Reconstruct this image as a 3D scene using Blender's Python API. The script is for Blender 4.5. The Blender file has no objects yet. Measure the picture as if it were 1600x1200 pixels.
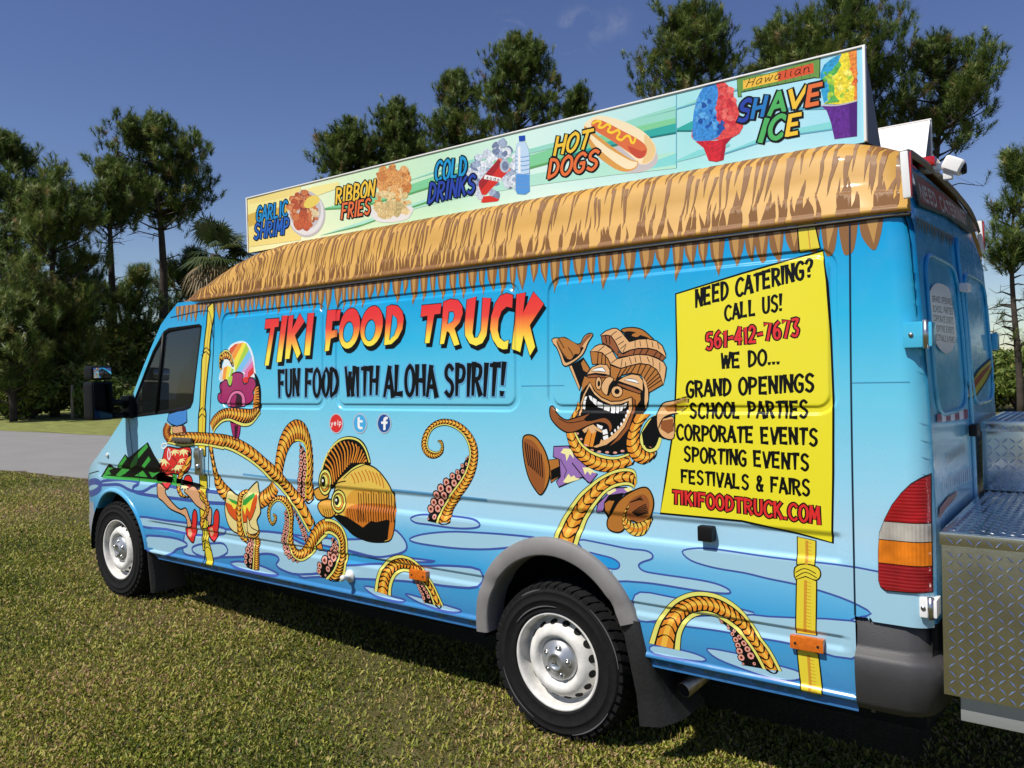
import bpy, bmesh, math, random
import numpy as np
from mathutils import Vector, Matrix
from mathutils.geometry import delaunay_2d_cdt

R = math.radians
scene = bpy.context.scene
# ------------------------------------------------------------------ camera
cam_d = bpy.data.cameras.new('camera'); cam = bpy.data.objects.new('camera', cam_d)
scene.collection.objects.link(cam); scene.camera = cam
right = Vector((0.79917434, 0.60102585, -0.00939673)); up = Vector((-0.00845957, 0.02687684, 0.99960296))
fwd = Vector((-0.60103977, 0.79877755, -0.0265637))
m = Matrix((right, up, -fwd)).transposed().to_4x4(); m.translation = Vector((2.10897, -3.1001, 1.76368))
cam.matrix_world = m
cam_d.sensor_width = 36; cam_d.lens = 36*1273.58/1600; cam_d.clip_start = 0.05; cam_d.clip_end = 2000
# ------------------------------------------------------------------ sky, sun, exposure
SUN = Vector((0.34, 1.0, -1.42)).normalized()          # direction the light travels
world = bpy.data.worlds.new('World'); scene.world = world; world.use_nodes = True
wn = world.node_tree.nodes; wl = world.node_tree.links; wn.clear()
wo = wn.new('ShaderNodeOutputWorld'); bg = wn.new('ShaderNodeBackground'); sky = wn.new('ShaderNodeTexSky')
sky.sky_type = 'NISHITA'; sky.sun_disc = False
sky.sun_elevation = math.asin(-SUN.z); sky.sun_rotation = math.atan2(-SUN.x, -SUN.y)
sky.altitude = 10; sky.air_density = 1.0; sky.dust_density = 0.1; sky.ozone_density = 4.0
bg.inputs['Strength'].default_value = 0.084
# a few small wisps of cirrus, high above the middle of the trees
tc = wn.new('ShaderNodeTexCoord'); mp = wn.new('ShaderNodeMapping'); mp.inputs['Scale'].default_value = (9, 9, 14); mp.inputs['Rotation'].default_value = (.3, .5, .2)
nz = wn.new('ShaderNodeTexNoise'); nz.inputs['Scale'].default_value = 2.2; nz.inputs['Detail'].default_value = 8; nz.inputs['Roughness'].default_value = .62; nz.inputs['Distortion'].default_value = .6
cr = wn.new('ShaderNodeValToRGB'); cr.color_ramp.elements[0].position = .50; cr.color_ramp.elements[1].position = .85
fade = None
for wx, wy, rad_, amt in ((905, 48, .040, .55), (798, 52, .035, .45), (965, 40, .028, .3)):
    dv = (right*((wx-800)/1273.58)-up*((wy-600)/1273.58)+fwd).normalized()
    ds = wn.new('ShaderNodeVectorMath'); ds.operation = 'DISTANCE'; ds.inputs[1].default_value = dv; wl.new(tc.outputs['Generated'], ds.inputs[0])
    mr_ = wn.new('ShaderNodeMapRange'); mr_.interpolation_type = 'SMOOTHSTEP'; mr_.inputs['From Min'].default_value = 0; mr_.inputs['From Max'].default_value = rad_; mr_.inputs['To Min'].default_value = amt; mr_.inputs['To Max'].default_value = 0; wl.new(ds.outputs['Value'], mr_.inputs['Value'])
    if fade is None: fade = mr_.outputs[0]
    else:
        ad = wn.new('ShaderNodeMath'); ad.operation = 'MAXIMUM'; wl.new(fade, ad.inputs[0]); wl.new(mr_.outputs[0], ad.inputs[1]); fade = ad.outputs[0]
mu_ = wn.new('ShaderNodeMath'); mu_.operation = 'MULTIPLY'; wl.new(cr.outputs[0], mu_.inputs[0]); wl.new(fade, mu_.inputs[1])
mx = wn.new('ShaderNodeMix'); mx.data_type = 'RGBA'; mx.inputs[7].default_value = (6, 6.2, 6.6, 1)
hs = wn.new('ShaderNodeHueSaturation'); hs.inputs['Saturation'].default_value = 1.08; hs.inputs['Hue'].default_value = .518
wl.new(tc.outputs['Generated'], mp.inputs['Vector']); wl.new(mp.outputs[0], nz.inputs['Vector']); wl.new(nz.outputs[0], cr.inputs[0]); wl.new(mu_.outputs[0], mx.inputs[0])
wl.new(sky.outputs[0], hs.inputs['Color']); wl.new(hs.outputs[0], mx.inputs[6]); wl.new(mx.outputs[2], bg.inputs['Color']); wl.new(bg.outputs[0], wo.inputs['Surface'])
sd = bpy.data.lights.new('sun', 'SUN'); sd.energy = 4.8; sd.angle = R(0.53); sd.color = (1.0, 0.95, 0.86)
so = bpy.data.objects.new('sun', sd); scene.collection.objects.link(so); so.rotation_euler = SUN.to_track_quat('-Z', 'Y').to_euler()
so.location = (-10, -25, 40)
vs = scene.view_settings; vs.view_transform = 'Standard'; vs.look = 'None'; vs.exposure = 0.14; vs.gamma = 1.0; vs.use_curve_mapping = False
scene.render.film_transparent = False
rnd = random.Random(7); nr = np.random.default_rng(7)

# ------------------------------------------------------------------ helpers
def lin(c):
    return tuple(((v/255)/12.92 if v/255 <= .04045 else (((v/255)+.055)/1.055)**2.4) for v in c)
MATS = {}
def mat(name, col, rough=.5, metal=0., coat=0., spec=.5, noise=0., nscale=20., bump=0., bscale=60., trans=0., ior=1.45, emit=None):
    if name in MATS: return MATS[name]
    M = bpy.data.materials.new(name); M.use_nodes = True; MATS[name] = M
    n = M.node_tree.nodes; l = M.node_tree.links; b = n['Principled BSDF']
    b.inputs['Base Color'].default_value = (*col, 1); b.inputs['Roughness'].default_value = rough; b.inputs['Metallic'].default_value = metal
    b.inputs['Coat Weight'].default_value = coat; b.inputs['Coat Roughness'].default_value = .06
    b.inputs['Specular IOR Level'].default_value = spec; b.inputs['Transmission Weight'].default_value = trans; b.inputs['IOR'].default_value = ior
    if noise or bump:
        t = n.new('ShaderNodeTexCoord')
        if noise:
            z = n.new('ShaderNodeTexNoise'); z.inputs['Scale'].default_value = nscale; z.inputs['Detail'].default_value = 6
            r = n.new('ShaderNodeMapRange'); r.inputs['From Min'].default_value = .3; r.inputs['From Max'].default_value = .7
            r.inputs['To Min'].default_value = 1-noise; r.inputs['To Max'].default_value = 1+noise*.6
            h = n.new('ShaderNodeMix'); h.data_type = 'RGBA'; h.blend_type = 'MULTIPLY'; h.inputs[0].default_value = 1
            h.inputs[6].default_value = (*col, 1)
            l.new(t.outputs['Object'], z.inputs['Vector']); l.new(z.outputs[0], r.inputs['Value']); l.new(r.outputs[0], h.inputs[7]); l.new(h.outputs[2], b.inputs['Base Color'])
        if bump:
            z2 = n.new('ShaderNodeTexNoise'); z2.inputs['Scale'].default_value = bscale; z2.inputs['Detail'].default_value = 5
            bp = n.new('ShaderNodeBump'); bp.inputs['Strength'].default_value = bump; bp.inputs['Distance'].default_value = .01
            l.new(t.outputs['Object'], z2.inputs['Vector']); l.new(z2.outputs[0], bp.inputs['Height']); l.new(bp.outputs[0], b.inputs['Normal'])
    return M
def ramp_mat(name, axis, stops, rough=.25, coat=.3, lo=0., hi=1., noise=0.07):
    """colour printed as a gradient along one axis of the object"""
    M = bpy.data.materials.new(name); M.use_nodes = True; MATS[name] = M
    n = M.node_tree.nodes; l = M.node_tree.links; b = n['Principled BSDF']
    t = n.new('ShaderNodeTexCoord'); s = n.new('ShaderNodeSeparateXYZ'); r = n.new('ShaderNodeMapRange'); c = n.new('ShaderNodeValToRGB')
    r.inputs['From Min'].default_value = lo; r.inputs['From Max'].default_value = hi
    l.new(t.outputs['Object'], s.inputs[0]); l.new(s.outputs['XYZ'.index(axis)], r.inputs['Value']); l.new(r.outputs[0], c.inputs[0])
    e = c.color_ramp.elements
    while len(e) < len(stops): e.new(.5)
    for q, (p, col) in zip(e, stops): q.position = (p-lo)/(hi-lo); q.color = (*lin(col), 1)
    l.new(c.outputs[0], b.inputs['Base Color']); b.inputs['Roughness'].default_value = rough; b.inputs['Coat Weight'].default_value = coat; b.inputs['Coat Roughness'].default_value = .05
    if noise:                                                       # film of dust in blotches and a faint ripple in the vinyl
        z1 = n.new('ShaderNodeTexNoise'); z1.inputs['Scale'].default_value = 2.6; z1.inputs['Detail'].default_value = 9; z1.inputs['Roughness'].default_value = .7
        dr_ = n.new('ShaderNodeMapRange'); dr_.inputs['From Min'].default_value = .45; dr_.inputs['From Max'].default_value = .8; dr_.inputs['To Max'].default_value = noise
        dm_ = n.new('ShaderNodeMix'); dm_.data_type = 'RGBA'; dm_.inputs[7].default_value = (.42, .40, .36, 1)
        l.new(t.outputs['Object'], z1.inputs['Vector']); l.new(z1.outputs[0], dr_.inputs['Value']); l.new(dr_.outputs[0], dm_.inputs[0]); l.new(c.outputs[0], dm_.inputs[6]); l.new(dm_.outputs[2], b.inputs['Base Color'])
        rr_ = n.new('ShaderNodeMapRange'); rr_.inputs['From Min'].default_value = .35; rr_.inputs['From Max'].default_value = .75; rr_.inputs['To Min'].default_value = rough*.8; rr_.inputs['To Max'].default_value = rough*1.7
        l.new(z1.outputs[0], rr_.inputs['Value']); l.new(rr_.outputs[0], b.inputs['Roughness'])
        z2 = n.new('ShaderNodeTexNoise'); z2.inputs['Scale'].default_value = 4.5; z2.inputs['Detail'].default_value = 3; bp = n.new('ShaderNodeBump'); bp.inputs['Strength'].default_value = .10; bp.inputs['Distance'].default_value = .02
        l.new(t.outputs['Object'], z2.inputs['Vector']); l.new(z2.outputs[0], bp.inputs['Height']); l.new(bp.outputs[0], b.inputs['Normal']); l.new(bp.outputs[0], b.inputs['Coat Normal'])
    return M
def obj(name, V, F, material, parent=None, smooth=False, norms=None, mats=None, midx=None):
    me = bpy.data.meshes.new(name); me.from_pydata([tuple(v) for v in V], [], [tuple(f) for f in F])
    for q in (mats or [material]): me.materials.append(q)
    if midx is not None: me.polygons.foreach_set('material_index', np.asarray(midx, np.int32))
    if smooth: me.polygons.foreach_set('use_smooth', [True]*len(me.polygons))
    me.update()
    if norms is not None: me.normals_split_custom_set_from_vertices([tuple(q) for q in norms])
    o = bpy.data.objects.new(name, me); scene.collection.objects.link(o)
    if parent: o.parent = parent
    return o
def empty(name, loc=(0, 0, 0), parent=None):
    o = bpy.data.objects.new(name, None); scene.collection.objects.link(o); o.location = loc; o.empty_display_size = .2
    if parent: o.parent = parent
    return o
def tag(o, label=None, cat=None, group=None, kind=None):
    if label: o['label'] = label
    if cat: o['category'] = cat
    if group: o['group'] = group
    if kind: o['kind'] = kind
    return o
def box(name, lo, hi, material, parent=None, bevel=.004, seg=2, rot=None):
    bm = bmesh.new(); bmesh.ops.create_cube(bm, size=1)
    d = [hi[i]-lo[i] for i in range(3)]
    for v in bm.verts: v.co = Vector((lo[0]+d[0]*(v.co.x+.5), lo[1]+d[1]*(v.co.y+.5), lo[2]+d[2]*(v.co.z+.5)))
    if bevel: bmesh.ops.bevel(bm, geom=bm.edges[:], offset=min(bevel, min(d)*.45), segments=seg, profile=.7, affect='EDGES')
    if rot is not None:
        c = Vector([(lo[i]+hi[i])/2 for i in range(3)])
        bmesh.ops.rotate(bm, cent=c, matrix=rot, verts=bm.verts[:])
    return bmobj(name, bm, material, parent)
def bmobj(name, bm, material, parent=None, smooth=True):
    me = bpy.data.meshes.new(name); bm.normal_update(); bm.to_mesh(me); bm.free(); me.materials.append(material)
    if smooth:
        me.polygons.foreach_set('use_smooth', [True]*len(me.polygons)); me.set_sharp_from_angle(angle=R(35))
    o = bpy.data.objects.new(name, me); scene.collection.objects.link(o)
    if parent: o.parent = parent
    return o
def lathe(prof, n=64, axis='y', c=(0, 0, 0)):
    """revolve (r, h) pairs about an axis through c; returns verts, quads"""
    V, F = [], []
    for i in range(n):
        a = 2*math.pi*i/n
        for r, h in prof:
            if axis == 'y': V.append((c[0]+r*math.cos(a), c[1]+h, c[2]+r*math.sin(a)))
            elif axis == 'z': V.append((c[0]+r*math.cos(a), c[1]+r*math.sin(a), c[2]+h))
            else: V.append((c[0]+h, c[1]+r*math.cos(a), c[2]+r*math.sin(a)))
    k = len(prof)
    for i in range(n):
        j = (i+1) % n
        for q in range(k-1): F.append((i*k+q, j*k+q, j*k+q+1, i*k+q+1))
    return V, F
def tube(pts, rad, n=8, cap=True):
    V, F = [], []
    pts = [Vector(p) for p in pts]; rr = rad if hasattr(rad, '__len__') else [rad]*len(pts)
    for i, p in enumerate(pts):
        d = (pts[min(i+1, len(pts)-1)]-pts[max(i-1, 0)]).normalized()
        u = d.cross(Vector((0, 0, 1))) if abs(d.z) < .95 else d.cross(Vector((1, 0, 0))); u.normalize(); w = d.cross(u)
        for k in range(n):
            a = 2*math.pi*k/n; V.append(p+u*rr[i]*math.cos(a)+w*rr[i]*math.sin(a))
    for i in range(len(pts)-1):
        for k in range(n): F.append((i*n+k, i*n+(k+1) % n, (i+1)*n+(k+1) % n, (i+1)*n+k))
    if cap: F.append(tuple(range(n))[::-1]); F.append(tuple((len(pts)-1)*n+k for k in range(n)))
    return V, F
def loft(rows, closed=False):
    V, F = [], []; k = len(rows[0])
    for r in rows: V += list(r)
    for i in range(len(rows)-1):
        for q in range(k if closed else k-1):
            p = (q+1) % k; F.append((i*k+q, i*k+p, (i+1)*k+p, (i+1)*k+q))
    return V, F
def inpoly(P, poly):
    """numpy even-odd test of points P (n,2) against a polygon (m,2)"""
    x, y = P[:, 0], P[:, 1]; ins = np.zeros(len(P), bool); q = poly[-1]
    for p in poly:
        if p[1] != q[1]:
            c = (p[1] > y) != (q[1] > y)
            ins ^= c & (x < (q[0]-p[0])*(y-p[1])/(q[1]-p[1])+p[0])
        q = p
    return ins

# ------------------------------------------------------------------ ground, road
def ground_mat():
    M = bpy.data.materials.new('grass_ground'); M.use_nodes = True; n = M.node_tree.nodes; l = M.node_tree.links; b = n['Principled BSDF']
    t = n.new('ShaderNodeTexCoord'); a = n.new('ShaderNodeTexNoise'); a.inputs['Scale'].default_value = .35; a.inputs['Detail'].default_value = 8; a.inputs['Roughness'].default_value = .65
    c = n.new('ShaderNodeTexNoise'); c.inputs['Scale'].default_value = 55; c.inputs['Detail'].default_value = 5
    r = n.new('ShaderNodeValToRGB'); e = r.color_ramp.elements
    e[0].position = .34; e[0].color = (.06, .055, .018, 1); e[1].position = .68; e[1].color = (.15, .12, .058, 1)
    q = e.new(.5); q.color = (.10, .092, .032, 1)
    h = n.new('ShaderNodeMix'); h.data_type = 'FLOAT'; h.inputs[0].default_value = .45
    l.new(t.outputs['Object'], a.inputs['Vector']); l.new(t.outputs['Object'], c.inputs['Vector']); l.new(a.outputs[0], h.inputs[2]); l.new(c.outputs[0], h.inputs[3])
    l.new(h.outputs[0], r.inputs[0]); l.new(r.outputs[0], b.inputs['Base Color']); b.inputs['Roughness'].default_value = .95; b.inputs['Specular IOR Level'].default_value = .15
    bp = n.new('ShaderNodeBump'); bp.inputs['Strength'].default_value = .9; bp.inputs['Distance'].default_value = .03
    l.new(c.outputs[0], bp.inputs['Height']); l.new(bp.outputs[0], b.inputs['Normal'])
    return M
GM = ground_mat()
xs = np.concatenate([np.linspace(-500, -30, 10), np.linspace(-20, 20, 21), np.linspace(30, 500, 10)]); V = []; F = []
for y in xs:
    for x in xs: V.append((x, y, 0))
k = len(xs)
for j in range(k-1):
    for i in range(k-1): F.append((j*k+i, j*k+i+1, (j+1)*k+i+1, (j+1)*k+i))
tag(obj('ground', V, F, GM), 'short yellowish green lawn the truck stands on', kind='structure')
RS = .15                                                            # the road runs behind the truck, slightly askew
def rline(off): return lambda x: off+RS*x+.05*math.sin(x*.9)+.03*math.sin(x*2.3)
near, farl = rline(4.62), rline(9.9)
rx = np.concatenate([np.linspace(-150, -40, 12), np.linspace(-38, 14, 105), np.linspace(20, 150, 10)])
V = []; F = []
for x in rx: V += [(x, near(x), .004), (x, near(x)*.5+farl(x)*.5, .03), (x, farl(x), .004)]
for i in range(len(rx)-1): F += [(i*3, i*3+3, i*3+4, i*3+1), (i*3+1, i*3+4, i*3+5, i*3+2)]
tag(obj('road', V, F, mat('asphalt', (.25, .243, .232), .9, noise=.07, nscale=1.1, bump=.5, bscale=160, spec=.2), smooth=True), 'pale sun bleached asphalt road behind the truck', kind='structure')

V = []; F = []; r2 = random.Random(3); vx = np.arange(-40, 14, .22)
for x in vx: V += [(x, near(x)-.10-.22*r2.random(), .002), (x, near(x)+.02+.16*r2.random()**2, .009)]
for i in range(len(vx)-1): F.append((i*2, i*2+2, i*2+3, i*2+1))
tag(obj('road_verge', V, F, mat('leaf_litter', (.11, .075, .045), .95, noise=.5, nscale=9, bump=.9, bscale=40)), 'ragged brown strip of dirt and litter along the road', kind='structure')

V = []; F = []
for i, x in enumerate(rx): V += [(x, farl(x)+.02, .006), (x, farl(x)+16+.3*x*0, .010)]
for i in range(len(rx)-1): F.append((i*2, i*2+2, i*2+3, i*2+1))
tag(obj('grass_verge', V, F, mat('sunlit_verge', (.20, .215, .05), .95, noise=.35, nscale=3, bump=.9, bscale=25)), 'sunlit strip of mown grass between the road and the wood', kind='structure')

# grass blades: one uncountable cover
def grass():
    C = np.array([2.109, -3.1]); pts = []
    N = 1500000
    # sample in polar coordinates round the viewer's side of the lawn, thinning with distance
    r = 3.2+17*nr.random(N)**1.7; a = R(-98)+R(128)*nr.random(N)
    X = C[0]+r*np.sin(a); Y = C[1]+r*np.cos(a)
    keep = (Y < near_np(X)-.02) & (X > -16) & (X < 3.4) & (nr.random(N) < np.clip(r/6.5, .35, 1))
    under = (X > -4.6) & (X < 1.4) & (Y > .75) & (Y < 4)
    keep &= ~under
    patch = np.sin(X*1.9+1.3*np.sin(Y*2.1))+np.sin(Y*2.7+X*.8)+.8*np.sin(X*5.3)*np.sin(Y*6.1)
    keep &= nr.random(N) < np.clip(.62+.22*patch, .2, 1)
    X, Y, r, patch = X[keep], Y[keep], r[keep], patch[keep]; n = len(X)
    h = (.008+.016*nr.random(n))*(1+.03*r); tall = nr.random(n) < .01+.05*(np.sin(X*3.1+Y*1.3)*np.sin(Y*4.3-X*.6) > .82); h[tall] *= 2.8
    w = (.0034+.0040*nr.random(n))*(1+.07*r); w[tall] *= .55
    a = nr.random(n)*2*np.pi; lean = h*(.3+1.3*nr.random(n)); lean[tall] *= .4
    dx, dy = np.cos(a), np.sin(a); px, py = -dy, dx; z0 = -.004
    v = np.zeros((n, 4, 3)); mxx, myy = X+dx*lean*.5, Y+dy*lean*.5; tl = (nr.random(n)-.5)*w*1.2
    v[:, 0] = np.stack([X, Y, np.full(n, z0)], 1); v[:, 1] = np.stack([mxx+px*w*.6, myy+py*w*.6, h*.7+tl], 1); v[:, 2] = np.stack([X+dx*lean, Y+dy*lean, h*(.7+.45*nr.random(n))], 1); v[:, 3] = np.stack([mxx-px*w*.6, myy-py*w*.6, h*.7-tl], 1)
    base = (np.arange(n)*4)[:, None]; tri = np.concatenate([base+np.array([[0, 1, 2]]), base+np.array([[0, 2, 3]])], 1).reshape(-1)
    me = bpy.data.meshes.new('grass'); me.vertices.add(n*4); me.vertices.foreach_set('co', v.reshape(-1))
    me.loops.add(len(tri)); me.loops.foreach_set('vertex_index', tri.astype(np.int32)); nt = len(tri)//3
    me.polygons.add(nt); me.polygons.foreach_set('loop_start', (np.arange(nt)*3).astype(np.int32))
    big = np.sin(X*.75+2.0*np.sin(Y*.55+1))*np.sin(Y*.9+.7*X+.4)+.6*np.sin(X*2.3-Y*1.7+2)*np.sin(Y*2.9+1); c = np.clip(.44-.06*patch+.24*big+.30*nr.normal(size=n), 0, 1)
    at = me.attributes.new('tone', 'FLOAT', 'POINT'); at.data.foreach_set('value', np.repeat(c, 4).astype(np.float32))
    me.update(calc_edges=True); me.validate()
    M = leaf_mat('grass_blade', [(0, (.06, .09, .012)), (.35, (.22, .26, .029)), (.6, (.45, .435, .078)), (.85, (.48, .36, .14)), (1, (.46, .29, .17))], .5, .35)
    me.materials.append(M); o = bpy.data.objects.new('grass', me); scene.collection.objects.link(o)
    tag(o, 'mown grass blades mixed with dry brown bits around the truck', 'grass', kind='stuff'); return n
def near_np(x): return 4.62+RS*x+.05*np.sin(x*.9)+.03*np.sin(x*2.3)
def leaf_mat(name, stops, rough=.55, trans=.3):
    M = bpy.data.materials.new(name); M.use_nodes = True; n = M.node_tree.nodes; l = M.node_tree.links; b = n['Principled BSDF']; out = n['Material Output']
    a = n.new('ShaderNodeAttribute'); a.attribute_name = 'tone'; r = n.new('ShaderNodeValToRGB'); e = r.color_ramp.elements
    while len(e) < len(stops): e.new(.5)
    for q, (p, c) in zip(e, stops): q.position = p; q.color = (*c, 1)
    l.new(a.outputs['Fac'], r.inputs[0]); l.new(r.outputs[0], b.inputs['Base Color']); b.inputs['Roughness'].default_value = rough; b.inputs['Specular IOR Level'].default_value = .3
    t = n.new('ShaderNodeBsdfTranslucent'); mxx = n.new('ShaderNodeMixShader'); mxx.inputs[0].default_value = trans
    l.new(r.outputs[0], t.inputs['Color']); l.new(b.outputs[0], mxx.inputs[1]); l.new(t.outputs[0], mxx.inputs[2]); l.new(mxx.outputs[0], out.inputs['Surface'])
    return M
grass()

# ------------------------------------------------------------------ the truck (van frame: x to the rear, y away, z up; raked nose down)
truck = empty('food_truck'); truck.rotation_euler = (0, -math.atan(.0204), 0)
tag(truck, 'bright blue food truck van covered in printed tropical artwork', 'food truck')
W = 1.85
# ---- body side surface: depth y (m, into the van) of the left skin at (x, z); van frame: x to the rear, z up
PANELS=((-2.575,-1.545,1.535,2.150),(-1.455,-0.150,1.535,2.150),(0.012,1.300,1.535,2.150))
def sst(a,b,t):
    t=(t-a)/(b-a); t=0.0 if t<0 else 1.0 if t>1 else t
    return t*t*(3-2*t)
def rrect(x,z,p,r):
    # signed distance to a rounded rectangle, negative inside
    cx,cz=(p[0]+p[1])/2,(p[2]+p[3])/2; hx,hz=(p[1]-p[0])/2-r,(p[3]-p[2])/2-r
    qx,qz=abs(x-cx)-hx,abs(z-cz)-hz
    return math.hypot(max(qx,0),max(qz,0))+min(max(qx,qz),0)-r
def xrear(z):
    return 1.612 if z<1.1 else 1.612-0.057*((z-1.1)/1.15)**1.6
def S(x,z):
    y=0.0
    if z>1.15: y+=0.035*((z-1.15)/1.1)**2
    if z<0.95: y+=0.012*((0.95-z)/0.45)**2
    if z<0.53: y+=-0.011*sst(0.512,0.494,z)+0.026*sst(0.489,0.470,z)
    if x<-3.6: y+=0.25*((-3.6-x)/1.3)**3
    xr=xrear(z); r=0.085
    if x>xr-r:
        t=min((x-(xr-r))/r,1.0); y+=r-r*math.sqrt(max(1-t*t,0))
    for p in PANELS:
        d=rrect(x,z,p,0.075)
        if -0.05<d<0.01: y+=0.0075*(sst(-0.005,0.005,-d)-sst(0.022,0.036,-d))
    # rub-strip channel and lower groove, fading out at both ends
    e=sst(-4.35,-4.2,x)*sst(1.315,1.285,x)
    if 0.9<z<1.15: y+=e*(0.010*sst(1.105,1.078,z)-0.006*sst(1.005,0.985,z)-0.004*sst(0.998,0.972,z))
    e2=sst(-3.55,-3.4,x)*sst(1.32,1.29,x)
    if 0.55<z<0.8: y+=e2*(0.009*sst(0.722,0.708,z)-0.009*sst(0.682,0.655,z))
    return y
def Sn(x, z, e=.002):
    gx = (S(x+e, z)-S(x-e, z))/(2*e); gz = (S(x, z+e)-S(x, z-e))/(2*e)
    v = Vector((gx, -1, gz)); v.normalize(); return v
def lines(lo, hi, step, dense):
    a = list(np.arange(lo, hi, step))+[hi]
    for p, q, s in dense: a = [t for t in a if not p <= t <= q]+list(np.linspace(p, q, max(2, int(round((q-p)/s))+1)))
    a = sorted(a); o = [a[0]]
    for t in a[1:]:
        if t-o[-1] > .0022: o.append(t)
    return o
XD = []
for p in PANELS: XD += [(p[0]-.008, p[0]+.08, .0055), (p[1]-.08, p[1]+.008, .0055)]
XL = lines(-4.94, 1.612, .07, XD+[(-4.94, -4.1, .03), (1.335, 1.612, .012)])
ZL = lines(.43, 2.262, .06, [(1.527, 1.615, .0055), (2.07, 2.158, .0055), (.965, 1.112, .0055), (.632, .73, .006), (.43, .53, .005)])
def arc(cx, cz, rx, rz, a0, a1, n): return [(cx+rx*math.cos(R(a0+(a1-a0)*i/n)), cz+rz*math.sin(R(a0+(a1-a0)*i/n))) for i in range(n+1)]
APIL = [(-3.10, 2.262), (-3.215, 2.19), (-3.31, 2.12), (-3.53, 1.84), (-3.665, 1.655), (-3.76, 1.515), (-3.905, 1.395), (-4.08, 1.27), (-4.30, 1.15), (-4.55, 1.05), (-4.75, .965), (-4.86, .89), (-4.92, .80)]
OUT = [(1.345, .44), (1.345, .80), (1.608, .80)]+[(xrear(z)-.004, z) for z in np.linspace(.9, 2.262, 24)]+APIL
OUT += [(-4.935, .66), (-4.935, .44)]+arc(-4.01, .455, .452, .455, 182, 8, 26)+[(-3.50, .47), (-3.44, .44)]+arc(.015, .49, .425, .43, 187, -7, 30)+[(.437, .44)]
WIN = [(-3.262, 2.060), (-3.20, 2.078), (-2.835, 2.090), (-2.806, 2.075), (-2.82, 1.995), (-2.903, 1.590), (-2.935, 1.548), (-3.013, 1.527), (-3.735, 1.463), (-3.643, 1.612), (-3.399, 1.931)]
def skin(name, outline, holes, material, parent, off=0., mirror=False, xl=XL, zl=ZL, step=.03):
    def dens(p):
        o = []
        for a, b in zip(p, p[1:]+p[:1]):
            n = max(1, int(math.hypot(b[0]-a[0], b[1]-a[1])/step))
            o += [(a[0]+(b[0]-a[0])*i/n, a[1]+(b[1]-a[1])*i/n) for i in range(n)]
        return o
    loops = [dens(outline)]+[dens(h) for h in holes]; pts = []; ed = []
    for L in loops:
        s = len(pts); pts += L; ed += [(s+i, s+(i+1) % len(L)) for i in range(len(L))]
    g = np.array([(x+(xrear(z)-1.612)*sst(1.40, 1.50, x), z) for x in xl for z in zl]); ins = inpoly(g, outline)
    for h in holes: ins &= ~inpoly(g, h)
    bd = np.array(pts)
    for q in g[ins]:
        if np.min(np.abs(bd-q).sum(1)) > .005: pts.append((float(q[0]), float(q[1])))
    v, _, f, *_ = delaunay_2d_cdt([Vector(p) for p in pts], ed, [], 0, 1e-6)
    P = np.array([tuple(q) for q in v]); f = np.array([tuple(t) for t in f]); c = P[f].mean(1); ok = inpoly(c, outline)
    for h in holes: ok &= ~inpoly(c, h)
    f = f[ok]
    V = []; N = []
    for x, z in P:
        y = S(x, z)-off; nv = Sn(x, z)
        if mirror: V.append((x, W-y, z)); N.append((nv.x, -nv.y, nv.z))
        else: V.append((x, y, z)); N.append(nv)
    F = []
    for a, b, c_ in f:
        A, B, C_ = Vector(V[a]), Vector(V[b]), Vector(V[c_]); nn = (B-A).cross(C_-A)
        F.append((a, b, c_) if nn.y*(1 if mirror else -1) > 0 else (a, c_, b))
    return obj(name, V, F, material, parent, smooth=True, norms=N)
PAINT = ramp_mat('vinyl_wrap_blue', 'Z', [(.44, (50, 112, 172)), (.60, (62, 146, 198)), (.74, (52, 154, 210)), (.90, (104, 180, 220)), (1.0, (158, 208, 234)), (1.10, (164, 206, 228)), (1.3, (140, 203, 228)), (1.6, (98, 192, 221)), (1.9, (42, 174, 217)), (2.2, (8, 150, 208))], .22, .35, .44, 2.27)
BLACKP = mat('black_plastic', (.006, .006, .007), .5, spec=.25); RUB = mat('rubber', (.0065, .0065, .007), .85, spec=.3, noise=.3, nscale=30, bump=.2)
GREYP = mat('grey_moulding', (.19, .183, .18), .6, noise=.12, nscale=9, bump=.12, bscale=250); DARKG = mat('charcoal_bumper', (.045, .044, .047), .5, noise=.15, nscale=8, bump=.15, bscale=260)
VOID = mat('dark_underbody', (.006, .006, .006), .95); WHITE = mat('white_paint', (.78, .78, .77), .35); CHROME = mat('zinc_metal', (.55, .55, .55), .3, 1.)
GLASS = mat('tinted_glass', (.05, .06, .058), .02, trans=.85, ior=1.5); MIRG = mat('mirror_glass', (.72, .76, .8), .02, 1.)
skin('body_side', OUT, [WIN], PAINT, truck)
skin('body_side', OUT, [WIN], PAINT, truck, mirror=True, xl=XL[::3], zl=ZL[::3], step=.06)
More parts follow.
